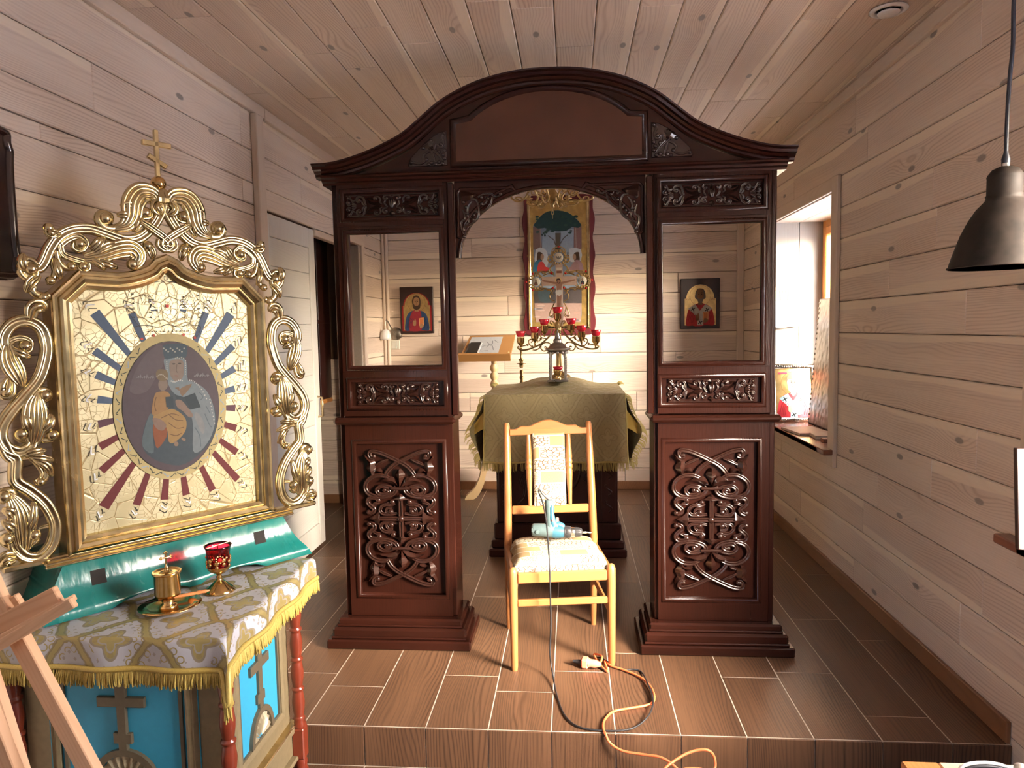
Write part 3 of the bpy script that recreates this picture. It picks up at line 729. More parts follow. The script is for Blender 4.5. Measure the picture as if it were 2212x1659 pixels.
# sunk lunette with its frame
top = [(.388*cos(pi*k/24)/cos(pi*0), 0) for k in range(1)]
lun = [(-.395, 2.066), (.395, 2.066), (.395, 2.24)]+[(.39*cos(radians(a))/cos(radians(20))*.94+0, 2.115+.245*sin(radians(a))) for a in range(32, 149, 6)]+[(-.395, 2.24)]
mb = MB(); mb.sweep([(.014, 0), (.010, .008), (0, .010), (-.008, .004), (-.012, .002), (-.013, 0)], [V((IC+a, PY, b)) for a, b in lun], (0, -1, 0), closed=True, smooth=True)
mb.build('lunette_moulding', M_MAHX, ped, True)
mb = MB(); mb.prism(offset(lun, -.010), (IC, PY, 0), (1, 0, 0), (0, 0, 1), (0, -1, 0), -.01, .0015)
mb.build('lunette_panel', flat('brown_lunette_lacquer', (.066, .025, .013), .45, 0, .0, .35, 5., .25), ped, True)
for sg in (-1, 1):
    tri = [(.42, 2.062), (.42, 2.205), (.45, 2.200), (.49, 2.178), (.53, 2.145), (.575, 2.10), (.588, 2.07), (.582, 2.062)]
    tri = [(sg*a, b) for a, b in tri]
    if sg < 0: tri = tri[::-1]
    mb = MB(); mb.prism(tri[::-1], (IC, PY, 0), (1, 0, 0), (0, 0, 1), (0, -1, 0), 0, .006, .003)
    pl = mb.build('corner_plate', M_CARVE, ped, True)
    mb = MB(); k = dict(C=(IC, 2.05), sx=sg*.001, sz=.001, y=PY-.007)
    stroke(mb, [(432, 142), (440, 130), (432, 108), (437, 90), (450, 88), (463, 100), (470, 80)], .0052, **k); blob(mb, (431, 144), .009, **k)
    stroke(mb, [(575, 30), (560, 28), (535, 24), (515, 34), (520, 52), (510, 66), (490, 76)], .0052, **k); blob(mb, (573, 30), .009, **k)
    stroke(mb, [(436, 30, .5), (455, 55), (478, 78, 1.2), (505, 98), (500, 110)], .006, **k); blob(mb, (505, 105), .010, **k)
    stroke(mb, [(470, 25, .5), (478, 50), (484, 74)], .006, **k)
    for p in ((430, 75), (436, 58), (430, 42), (440, 22), (455, 28), (468, 20), (485, 26), (498, 20), (508, 40), (455, 70), (520, 88), (488, 115), (445, 100)): blob(mb, p, .0085, **k)
    leaf(mb, [(478, 76), (480, 100), (470, 118), (488, 122), (500, 110), (515, 100), (528, 92), (505, 84)], h=.011, **k)
    mb.build('carved_corner', M_CARVE, pl, True)
# ------------------------------------------------------------ more materials
def goldmat(name, col, rough, n=25.):
    g = G(name, rough, 1.)
    v = g.noise(g.co(), n, 3.)
    g.color(g.mix(v.ss(.3, .75), tuple(c*.72 for c in col), col)); g.rough(v*.18+(rough-.09)); return g.m
M_GOLD = goldmat('gilded_wood', (.74, .62, .36), .2)
M_GOLDL = goldmat('gilt_frame', (.68, .54, .29), .24)
M_BRASS = goldmat('polished_brass', (.78, .52, .22), .17)
M_BRASSD = goldmat('aged_brass', (.50, .35, .15), .3)
M_SILVER = goldmat('tarnished_silver', (.42, .39, .34), .3)
def tealmat():
    g = G('teal_gloss_paint', .24, 0, .3); x, y, z = g.xyz(g.co()); n = g.noise(g.vec(x*26., y*9., z*9.), 1., 3.); n2 = g.noise(g.co(), 7., 2.)
    g.color(g.mix(n2, (.005, .10, .09), (.009, .15, .135))); g.rough(n*.25+.12); g.bump(n, .5, .006); return g.m
M_TEAL = tealmat()
M_BLUE = flat('sky_blue_paint', (.030, .30, .48), .5, 0, 0, .05)
M_BRONZE = flat('bronze_paint', (.24, .19, .105), .42, .25, 0, .2)
M_BRONZED = flat('dark_bronze_paint', (.13, .105, .065), .45, .2, 0, .2)
M_CHERRY = flat('cherry_stained_wood', (.17, .028, .012), .3, 0, .3, .35, 14.)
M_FRINGE = flat('gold_fringe_thread', (.46, .34, .085), .42, .2, 0, .3, 300.)
M_DARK = flat('hole_shade_bristle_black', (.015, .012, .01), .9)
M_RAWP = wood('raw_pine_easel', (.72, .44, .25), (.50, .24, .11), .5, axis='x', fine=.4, ringk=.5)
def crackle():
    g = G('crackled_gold_ground', .38, .35)
    c = g.co(); a = g.vor(c, 58., 'DISTANCE_TO_EDGE'); b = g.vor(c, 17., 'DISTANCE_TO_EDGE'); n = g.noise(c, 9., 2.)
    k = (1.-a.ss(.0, .035))*n.ss(.35, .6) + (1.-b.ss(0, .03))*.8
    col = g.mix(n.ss(.3, .7), (.235, .205, .118), (.33, .30, .195))
    g.color(g.mix(k.mn(.85), col, (.22, .16, .07))); g.bump(1.-k.mn(1.), .35, .003); return g.m
M_CRACK = crackle()
class Art:
    """flat painting: layers of paint laid on one another on the plane O + u*U + w*Wv, facing N"""
    def __init__(s, O, U, Wv, N, step=.00003): s.O, s.U, s.Wv, s.N = V(O), V(U), V(Wv), V(N); s.mb = MB(); s.mats = []; s.k = 0; s.st = step
    def mat(s, c):
        if not isinstance(c, bpy.types.Material): c = flat('paint_%02d_%02d_%02d' % tuple(int(q*99) for q in c), c, .5, 0, 0, .14, 70., .15)
        if c not in s.mats: s.mats.append(c)
        return s.mats.index(c)
    def poly(s, c, pts, sm=0):
        if sm: pts = cr(pts, sm, True)
        s.k += 1
        A = sum(pts[i][0]*pts[(i+1) % len(pts)][1]-pts[(i+1) % len(pts)][0]*pts[i][1] for i in range(len(pts)))
        if (A < 0): pts = pts[::-1]
        s.mb.add([s.O+s.U*p[0]+s.Wv*p[1]+s.N*s.st*s.k for p in pts], [tuple(range(len(pts)))], m=s.mat(c))
    def ell(s, c, x, z, rx, rz, a0=0, a1=360, n=28): s.poly(c, [(x+rx*cos(radians(a0+(a1-a0)*k/n)), z+rz*sin(radians(a0+(a1-a0)*k/n))) for k in range(n+(a1-a0 < 360))])
    def line(s, c, pts, w, sm=0):
        if sm: pts = cr(pts, sm)
        s.k += 1; vs = []
        for i, p in enumerate(pts):
            a = pts[max(i-1, 0)]; b = pts[min(i+1, len(pts)-1)]; dx, dz = b[0]-a[0], b[1]-a[1]; l = math.hypot(dx, dz) or 1
            for t in (-1, 1): vs.append(s.O+s.U*(p[0]-dz/l*w/2*t)+s.Wv*(p[1]+dx/l*w/2*t)+s.N*s.st*s.k)
        s.mb.add(vs, [(2*i, 2*i+2, 2*i+3, 2*i+1) for i in range(len(pts)-1)], m=s.mat(c))
    def ring(s, c, x, z, rx, rz, w, n=48): s.line(c, [(x+rx*cos(2*pi*k/n), z+rz*sin(2*pi*k/n)) for k in range(n+1)], w)
    def dots(s, c, pts, r):
        s.k += 1
        for x, z in pts: s.mb.add([s.O+s.U*(x+r*cos(a))+s.Wv*(z+r*sin(a))+s.N*s.st*s.k for a in (0, 1.05, 2.09, 3.14, 4.19, 5.24)], [(0, 1, 2, 3, 4, 5)], m=s.mat(c))
    def build(s, name, parent, world=False, **pr): return s.mb.build(name, s.mats, parent, world, fix=False, **pr)

# ------------------------------------------------------------ the gilded icon on its teal litter
RA = V((-1.42, 1.74, .6)); RU = V((.61, .79, 0)).normalized(); RN = V((RU.y, -RU.x, 0))
TZ = .604
sh = thing('icon_shrine', 'large gilded scrollwork icon of a mother and child standing on a teal painted base', 'icon', tuple((RA+RU*.41).xy)+(TZ,), math.atan2(RU.y, RU.x))
def FR(px, py, off=.08):
    d = AT(px, py, 'y', 5)-CP; P0 = RA-RN*off; t = (P0-CP).dot(RN)/d.dot(RN); P = CP+d*t
    return ((P-RA).dot(RU)-.41, P.z-TZ)
def Z1(pts): return [FR(q[0]*.3254, 240+q[1]*.3255)+tuple(q[2:]) for q in pts]
def Z2(pts): return [FR(q[0]*.3375, 700+q[1]*.3375)+tuple(q[2:]) for q in pts]
# teal base: ogee section along its length, with scalloped lower edge and two square sockets
prof = [(.0, .0), (-.006, .018), (.002, .03), (.028, .046), (.046, .062), (.056, .085), (.06, .12), (.06, .138)]
mb = MB()
def endk(z): return .408-.07*(max(0, z)/.138)**.9
nS = 48
def lowz(s): return .0 if abs(s) > .232 else (.026*max(0, sin((abs(s)-.02)/.212*pi))**.7 if abs(s) > .02 else .0)
for face in (0, 1):
    vs = []
    for i in range(nS+1):
        for j, (y, z) in enumerate(prof):
            t = -1+2*i/nS; S = t*endk(z)
            zz = max(z, lowz(S)) if j < 3 else z
            vs.append((S, y if face == 0 else .36-y, zz))
    fs = []
    for i in range(nS):
        for j in range(len(prof)-1): fs.append((i*8+j, (i+1)*8+j, (i+1)*8+j+1, i*8+j+1))
    mb.add(vs, fs, True)
for sg in (-1, 1):
    ring = [(sg*endk(z), y, z) for y, z in prof]+[(sg*endk(z), .36-y, z) for y, z in prof[::-1]]
    mb.add(ring, [tuple(range(16))])
mb.box(-.338, .338, .06, .30, .137, .140)
base = mb.build('teal_base', M_TEAL, sh, label='teal gloss base with ogee front and square sockets')
for sx in (-.252, .245):  # near-black patches on the teal, painted shade in place of open hollows
    mb = MB(); zs = (.066, .076, .085, .095, .106); ys_ = (.0477, .0522, .056, .0572, .0584)
    for dy in (-.0015, .010): mb.add([(sx+t*.0195, y+dy, z) for y, z in zip(ys_, zs) for t in (-1, 1)], [(2*q, 2*q+1, 2*q+3, 2*q+2) for q in range(4)])
    mb.build('socket', M_DARK, base, label='dark patch painting the shade in a square socket of the teal front')
mb = MB(); mb.box(-.365, .352, .05, .31, .138, .151, .002); mb.build('teal_shelf', M_TEAL, sh)
mb = MB(); mb.box(-.383, .370, .040, .054, .141, .149, .003); mb.box(-.383, .370, .043, .062, .149, .158, .003); mb.box(-.376, .363, .048, .064, .158, .163, .002)
mb.build('gilt_ledge', M_GOLD, sh)
# moulded frame with an ogee head
opn = [(.262, .205), (.262, .868), (.222, .908), (.138, .905)]+[(.096, .912), (.053, .926), (.020, .943), (0, .962)]
opn = opn+[(-a, b) for a, b in opn[:-1]][::-1]
opn = opn[:3]+cr(opn[3:12], 4)[:]+opn[12:]
mb = MB(); path = [V((a, .085, b)) for a, b in opn]
mb.sweep([(0, -.02), (-.004, .0), (-.012, .005), (-.018, .004), (-.021, .012), (-.030, .017), (-.037, .015), (-.040, .008), (-.046, .006), (-.052, .008), (-.056, .002), (-.056, -.08)], path, (0, -1, 0), closed=True, flip=True)
fr_ = mb.build('frame', M_GOLDL, sh)
mb = MB(); mb.prism(offset(opn if sum(opn[i][0]*opn[(i+1) % len(opn)][1]-opn[(i+1) % len(opn)][0]*opn[i][1] for i in range(len(opn))) > 0 else opn[::-1], .012), (0, 0, 0), (1, 0, 0), (0, 0, 1), (0, -1, 0), -.13, -.101)
mb.build('panel_board', M_CRACK, sh, label='gold ground panel with a net of cracks')
# painting on the panel
a = Art((0, .1005, 0), (1, 0, 0), (0, 0, 1), (0, -1, 0))
PI_ = lambda pts: [FR(260+q[0]*.1809, 720+q[1]*.1809, .1005) for q in pts]
C0 = (0.0, .552)
BL, RDc, INK = (.045, .07, .115), (.075, .012, .015), (.02, .02, .017)
ends1 = [(645, 1335), (890, 1340), (1040, 1315), (1235, 1315), (1385, 1335), (1550, 1345)]
ends2 = [(620, 170), (630, 325), (640, 485), (645, 645), (655, 790), (665, 945), (680, 1180), (890, 1165), (1070, 1130), (1210, 1100), (1380, 1070), (1540, 1000), (1535, 825), (1530, 670), (1525, 540), (1520, 415), (1520, 285), (1510, 140)]
rnd2 = random.Random(4)
orn = []
for e in Z1(ends1)+Z2(ends2):
    dx, dz = e[0]-C0[0], e[1]-C0[1]; L = math.hypot(dx, dz); ux, uz = dx/L, dz/L
    q = 1/math.sqrt((ux/.172)**2+(uz/.228)**2)
    if e[1] > .95 or (abs(dx) < .09 and dz > .2): q = .30
    w1, w0 = .0115, .0085
    if L-q > .14: w1 = .0155
    a.poly(BL if dz > .03 else ((.055, .022, .035) if dz > -.09 else RDc), [(C0[0]+ux*q-uz*w0, C0[1]+uz*q+ux*w0), (C0[0]+ux*q+uz*w0, C0[1]+uz*q-ux*w0), (e[0]+uz*w1, e[1]-ux*w1), (e[0]-uz*w1, e[1]+ux*w1)])
    orn.append((e, ux, uz))
for e, ux, uz in orn:
    for k in range(3):
        s0 = .006+k*.012; o = rnd2.uniform(-.006, .006)
        f = lambda s, t: (max(-.252, min(.252, e[0]+ux*s-uz*t)), max(.215, min(.885, e[1]+uz*s+ux*t)))
        a.line((.45, .47, .5) if k == 1 else INK, [f(s0, -.009+o), f(s0+.006, o), f(s0+.011, .006), f(s0+.004, .010)], .0022 if k != 1 else .004, 3)
for (rx, rz, c, w) in ((.170, .228, INK, .0022), (.160, .217, (.27, .225, .11), .024), (.148, .204, INK, .0015)): a.ring(c, C0[0], C0[1], rx, rz, w)
for k in range(46):
    t = 2*pi*k/46; x, z = C0[0]+.159*cos(t), C0[1]+.216*sin(t)
    tx, tz = -sin(t), cos(t); nx, nz = cos(t), sin(t); s = 1 if k % 2 else -1
    if 60 < math.degrees(t) < 120: continue
    a.line((.02, .03, .03) if k % 3 else (.16, .22, .30), [(x-tx*.009-nx*.006*s, z-tz*.009-nz*.006*s), (x, z), (x+tx*.006+nx*.006*s, z+tz*.006+nz*.006*s), (x+tx*.009, z+tz*.009)], .0024, 3)
# crown over the oval
for s in (-1, 1):
    for w in (.115, .082, .03): a.line(INK, [(s*w*.72, .80), (s*w*.98, .845), (s*w, .885), (s*w*.80, .925), (s*w*.35, .938), (0, .942)], .0014, 5)
    a.line(INK, [(s*.085, .765), (s*.10, .80), (s*.06, .805), (s*.03, .80), (0, .81)], .0016, 4)
    a.line(INK, [(s*.075, .885), (s*.068, .90), (s*.055, .885)], .0016, 3)
    a.dots((.30, .05, .04), [(s*.045, .775), (s*.08, .765)], .0045)
    a.dots(INK, [(s*(.098-.0*k), .83+k*.014) for k in range(6)]+[(s*.05, .83+.016*k) for k in range(5)], .0026)
a.dots((.33, .03, .03), [(0, .865)], .006); a.ring(INK, 0, .951, .006, .006, .0018); a.ring(INK, 0, .865, .009, .013, .0012)
a.dots(INK, [(-.06+.012*k, .787) for k in range(11)], .0022)
# the oval picture: robed mother with a crown, child on her arm, open book
Z = PI_
ov = [(C0[0]+.147*cos(2*pi*k/40), C0[1]+.203*sin(2*pi*k/40)) for k in range(40)]
def inov(pts): # keep paint inside the oval
    out = []
    for x, z in pts:
        d = math.hypot((x-C0[0])/.1465, (z-C0[1])/.2025)
        out.append((x, z) if d <= 1 else (C0[0]+(x-C0[0])/d, C0[1]+(z-C0[1])/d))
    return out
a.poly((0.042, 0.032, 0.040), ov)
a.poly((0.058, 0.047, 0.055), inov(Z([(110, 700), (160, 480), (300, 250), (480, 130), (520, 330), (420, 520), (300, 700)])), 3)
P = lambda c, pts, sm=3: a.poly(c, inov(cr(Z(pts), sm, True) if sm else Z(pts)))
P((0.024, 0.036, 0.047), [(250, 1330), (300, 1050), (380, 960), (560, 700), (760, 640), (1000, 700), (1120, 900), (1130, 1150), (1000, 1380), (760, 1560), (560, 1560), (360, 1480)])
P((0.089, 0.109, 0.125), [(750, 600), (830, 570), (960, 630), (1050, 730), (1110, 900), (1120, 1080), (1060, 1260), (950, 1400), (860, 1400), (860, 1100), (820, 920), (760, 760)])
P((0.089, 0.114, 0.130), [(510, 330), (560, 300), (750, 300), (790, 400), (800, 560), (900, 640), (760, 760), (640, 720), (570, 620), (545, 480)])
P((0.112, 0.089, 0.076), [(590, 330), (730, 320), (750, 430), (735, 530), (670, 575), (610, 540), (580, 450)])
for e in ((630, 365), (700, 360)): a.ell((0.018, 0.016, 0.016), *Z([e])[0], .005, .0022)
a.line((0.063, 0.045, 0.040), Z([(668, 370), (660, 440), (672, 470)]), .0022); a.line((0.116, 0.045, 0.040), Z([(640, 505), (680, 508)]), .0028)
P((0.020, 0.038, 0.053), [(500, 190), (510, 140), (640, 120), (780, 140), (790, 220), (760, 300), (640, 290), (530, 310)])
a.dots((0.179, 0.179, 0.161), Z([(510+k*27, 180+20*(k % 3)) for k in range(10)]+[(650+k*24, 300-12*(k % 2)) for k in range(5)]), .0028)
a.dots((0.246, 0.250, 0.246), Z([(545+1.2*k, 340+k*24) for k in range(9)]+[(770, 330+k*26) for k in range(7)]+[(820+k*20, 560+k*k*2.2) for k in range(11)]+[(1060+k*8, 790+k*40) for k in range(8)]+[(600+k*22, 570+12*math.sin(k)) for k in range(7)]), .0022)
P((0.107, 0.116, 0.125), [(900, 940), (960, 1000), (1000, 1120), (970, 1200), (880, 1000)])
for q in ([(930, 700), (980, 760), (940, 800)], [(1000, 960), (1050, 1080), (1080, 1120)], [(880, 1120), (940, 1220), (950, 1350)], [(1010, 860), (1060, 950)]): a.line((0.049, 0.067, 0.083), Z(q), .0028, 3)
P((0.045, 0.065, 0.076), [(350, 960), (400, 1000), (380, 1200), (390, 1420), (300, 1400), (250, 1300), (300, 1080)])
# child
P((0.152, 0.089, 0.038), [(400, 740), (440, 700), (560, 700), (600, 800), (560, 900), (470, 970), (380, 980), (370, 880)])
P((0.165, 0.105, 0.042), [(450, 960), (600, 900), (720, 960), (780, 1050), (760, 1180), (640, 1300), (570, 1290), (540, 1120), (380, 1010)])
P((0.120, 0.038, 0.016), [(385, 1090), (530, 1110), (545, 1230), (440, 1370), (400, 1280)])
P((0.112, 0.076, 0.063), [(375, 1020), (460, 1020), (540, 1090), (500, 1160), (420, 1130)])
P((0.103, 0.081, 0.067), [(455, 570), (540, 560), (555, 640), (500, 690), (450, 650)])
P((0.085, 0.063, 0.038), [(415, 480), (450, 430), (540, 440), (560, 500), (540, 560), (450, 560)])
a.dots((0.170, 0.161, 0.134), Z([(430+k*18, 520-30*math.sin(k*.6)) for k in range(8)]), .0024)
for q in ([(420, 760), (400, 850), (420, 930)], [(560, 960), (650, 1030), (740, 1040)], [(560, 1060), (660, 1130), (750, 1120)], [(580, 1200), (660, 1220), (720, 1190)], [(480, 1010), (600, 960), (690, 980)]): a.line((0.076, 0.042, 0.020), Z(q), .0026, 3)
P((0.125, 0.085, 0.063), [(640, 1290), (680, 1300), (680, 1340), (640, 1340)]); P((0.125, 0.085, 0.063), [(725, 1245), (770, 1260), (760, 1285), (725, 1270)])
# book, hands, bird
P((0.011, 0.020, 0.027), [(750, 760), (880, 710), (950, 880), (830, 910)], 0); P((0.016, 0.027, 0.036), [(640, 730), (750, 760), (830, 910), (700, 880)], 0); P((0.018, 0.029, 0.038), [(530, 760), (620, 750), (630, 890), (540, 880)], 0)
P((0.112, 0.081, 0.067), [(650, 800), (720, 800), (800, 890), (860, 980), (810, 1000), (740, 930), (670, 880)])
P((0.098, 0.067, 0.045), [(700, 690), (720, 650), (845, 600), (800, 680), (730, 750)], 2); P((0.089, 0.058, 0.040), [(700, 690), (640, 650), (690, 640)], 0)
for s in ((180, 520, 400), (870, 500, 1050)):
    for k in range(9):
        x = s[0]+(s[2]-s[0])*k/9; a.line((0.152, 0.156, 0.165), Z([(x, s[1]+18), (x+6, s[1]-14*(k % 3)), (x+14, s[1]+10), (x+20, s[1]-6*(k % 2))]), .0014)
a.build('painting', sh, label='oval painting of a crowned woman in a pale veil holding a child, with blue and red rays')
# scrollwork
def gs(mb, pts, r, groove=True, hk=.75, y=.085): stroke(mb, pts, r, (0, 0), 1, 1, y, groove, hk, 5)
def gb(mb, p, r, y=.08): mb.ball((p[0], y, p[1]), r, (0, -1, 0), .9, 12, 8)
def acan(mb, pts, w, n=4, y=.08):
    """acanthus leaf: n ridged strands fanned about a spine"""
    q = cr(pts, 5); m = len(q)
    for k in range(n):
        t = (k-(n-1)/2)/max(1, (n-1)/2); P = []; R = []
        for i, p in enumerate(q):
            a_ = q[max(i-1, 0)]; b_ = q[min(i+1, m-1)]; dx, dz = b_[0]-a_[0], b_[1]-a_[1]; l = math.hypot(dx, dz) or 1; f = i/(m-1)
            o = w*t*(sin(pi*min(1, f*.85+.12)))
            P.append(V((p[0]-dz/l*o, y-.012*sin(pi*f)*(1-abs(t)*.6), p[1]+dx/l*o))); R.append(w/n*1.35*(.55+.6*sin(pi*(f*.8+.1))))
        mb.tube(P, R, 7, N=(0, -1, 0), hk=.9)
mb = MB(); G1 = lambda *p: Z1(p)
gs(mb, G1((205, 1045), (225, 1075), (190, 1095), (152, 1050), (190, 1000), (250, 1040), (290, 1000), (330, 910), (390, 830), (480, 785), (600, 780), (720, 820), (830, 855), (930, 840), (1010, 770), (1065, 680), (1085, 600)), .0165)
gb(mb, Z1([(205, 1045)])[0], .018)
acan(mb, G1((165, 1060), (142, 1000), (152, 950)), .011, 2)
gs(mb, G1((930, 735, .8), (1000, 780), (1095, 850), (1125, 890), (1090, 915), (1055, 890), (1060, 860)), .0135, y=.075)
acan(mb, G1((1050, 600), (1010, 550), (930, 545), (880, 610), (870, 700), (830, 760), (760, 775)), .026, 5)
acan(mb, G1((900, 640), (850, 620), (800, 632)), .010, 2); acan(mb, G1((870, 690), (820, 690), (780, 690)), .010, 2)
gs(mb, G1((850, 740), (780, 775), (700, 770), (655, 720), (680, 680), (730, 700), (720, 735)), .013, False); gb(mb, Z1([(700, 712)])[0], .018)
gs(mb, G1((1030, 600), (1000, 560), (930, 600), (915, 650), (950, 700), (1000, 690), (990, 650)), .010); gb(mb, Z1([(965, 672)])[0], .017)
acan(mb, G1((920, 680), (905, 740), (885, 800)), .012, 3); acan(mb, G1((1060, 600), (1035, 640), (1075, 690)), .014, 3)
acan(mb, G1((560, 975), (660, 960), (780, 920), (870, 915), (915, 965), (890, 1020), (850, 1020)), .022, 5); gb(mb, Z1([(880, 1015)])[0], .018)
for p in (((620, 950), (700, 890), (780, 880)), ((620, 940), (660, 880), (690, 840)), ((610, 985), (660, 1020), (695, 1050)), ((640, 985), (720, 1020), (775, 1040)), ((600, 920), (640, 870), (660, 850))): acan(mb, G1(*p), .009, 2)
gs(mb, G1((400, 890), (450, 850), (520, 830), (570, 870), (545, 915), (500, 905), (505, 870)), .011); gb(mb, Z1([(530, 880)])[0], .016)
gs(mb, G1((400, 880), (420, 950), (500, 985), (570, 1005), (585, 1040), (545, 1050), (535, 1020)), .010); gb(mb, Z1([(552, 1030)])[0], .013)
gs(mb, G1((375, 930), (395, 1000), (440, 1040), (485, 1025)), .010, False); gb(mb, Z1([(475, 1030)])[0], .013)
acan(mb, G1((360, 980), (380, 1050), (400, 1110)), .009, 2); gs(mb, G1((345, 990), (370, 1060), (350, 1120), (310, 1130)), .009, False); gb(mb, Z1([(335, 1125)])[0], .013)
acan(mb, G1((260, 1090), (200, 1140), (175, 1200)), .010, 3); gs(mb, G1((215, 1130), (225, 1200), (290, 1230), (330, 1220)), .012, False); gb(mb, Z1([(290, 1235)])[0], .013)
acan(mb, G1((400, 810), (330, 810), (320, 760)), .010, 3); gb(mb, Z1([(322, 775)])[0], .014)
gb(mb, Z1([(980, 895)])[0], .016); acan(mb, G1((960, 870), (1000, 930), (1010, 980)), .010, 3)
mb.mirror()
mb.build('crest', M_GOLD, sh)
mb = MB(); G2 = lambda *p: Z2(p)
gs(mb, G2((60, 190, .6), (20, 140), (25, 64), (85, -3), (175, -22), (262, 26), (298, 132), (290, 230), (250, 350), (170, 450), (80, 550), (20, 640), (5, 720), (40, 790), (120, 820), (190, 790), (215, 740, .8)), .0175)
gs(mb, G2((40, 160, .7), (70, 110), (130, 90), (190, 110), (185, 165), (140, 170)), .010); gb(mb, Z2([(160, 140)])[0], .017)
acan(mb, G2((50, 130), (60, 230), (110, 330), (140, 400)), .020, 5); acan(mb, G2((70, 160), (130, 190), (190, 210)), .009, 2); acan(mb, G2((60, 350), (40, 440), (0, 440)), .014, 3); gb(mb, Z2([(15, 440)])[0], .014)
acan(mb, G2((210, 770), (220, 650), (220, 520), (240, 440)), .026, 6); gs(mb, G2((190, 520, .7), (230, 440), (290, 425), (315, 460), (280, 490)), .011, False); gb(mb, Z2([(290, 455)])[0], .016)
for p in (((200, 700), (170, 630), (150, 565)), ((270, 690), (310, 640), (325, 580))): acan(mb, G2(*p), .011, 2)
gb(mb, Z2([(135, 705)])[0], .018); gs(mb, G2((190, 740, .6), (140, 740), (110, 710), (140, 680)), .009, False); gb(mb, Z2([(335, 710)])[0], .017); gs(mb, G2((240, 740, .6), (290, 745), (340, 735)), .009, False)
gs(mb, G2((20, 760), (60, 840), (100, 870), (97, 960), (110, 1015), (190, 1065), (290, 1150), (352, 1270), (340, 1400), (260, 1490), (160, 1490), (95, 1420), (110, 1360, .8)), .0175)
gs(mb, G2((130, 860, .8), (200, 850), (260, 900), (290, 960), (260, 1015), (240, 990)), .012); gb(mb, Z2([(262, 1010)])[0], .012)
for p in (((190, 850), (260, 850), (340, 870)), ((220, 870), (290, 900), (335, 970)), ((160, 840), (220, 815), (290, 810))): acan(mb, G2(*p), .009, 2)
acan(mb, G2((150, 1450), (140, 1330), (120, 1200), (60, 1090)), .027, 6); gs(mb, G2((120, 1160, .7), (80, 1075), (20, 1080), (5, 1120), (40, 1130)), .012, False); gb(mb, Z2([(25, 1105)])[0], .018)
for p in (((120, 1330), (60, 1290), (20, 1260)), ((170, 1350), (205, 1250), (215, 1140)), ((100, 1250), (60, 1200), (20, 1190))): acan(mb, G2(*p), .011, 2)
gb(mb, Z2([(45, 1375)])[0], .018); gs(mb, G2((110, 1420, .7), (70, 1420), (30, 1400), (40, 1360)), .010, False); gb(mb, Z2([(220, 1350)])[0], .017); gs(mb, G2((170, 1420, .7), (220, 1400), (245, 1370)), .010, False)
acan(mb, G2((100, 1500), (40, 1500), (0, 1540)), .015, 3); gs(mb, G2((250, 1310, .6), (320, 1290), (350, 1280, .6)), .008)
acan(mb, Z1([(200, 1390), (215, 1310), (270, 1290), (300, 1320)]), .014, 3)
mb.box(-.475, -.318, .065, .10, .150, .166, .004)
mb.build('side_scroll', M_GOLD, sh)
m2 = MB(); m2.v = [V((-q.x, q.y, q.z)) for q in mb.v]; m2.f = [f[::-1] for f in mb.f]; m2.mi = mb.mi; m2.sm = mb.sm; m2.build('side_scroll', M_GOLD, sh)
# finial: collar, ball and slanted-bar cross
mb = MB(); mb.lathe([(.020, 1.170), (.033, 1.178), (.034, 1.190), (.026, 1.212), (.017, 1.222), (.010, 1.224)], (-.004, .10, 0), seg=30, flute=.10, smooth=False); mb.build('fluted_collar', M_GOLD, sh)
mb = MB(); mb.ball((-.005, .10, 1.237), .0225, seg=16, rings=10); mb.build('ball', M_BRASS, sh)
mb = MB(); mb.box(-.0125, .0015, .094, .106, 1.255, 1.397, .002); mb.box(-.048, .038, .094, .106, 1.346, 1.362, .002)
mb.beam((-.032, .10, 1.318), (.022, .10, 1.289), .012, .0155, .002, V((0, 0, 1))); mb.build('cross', M_GOLD, sh, label='flat gilt cross with a slanted lower bar')

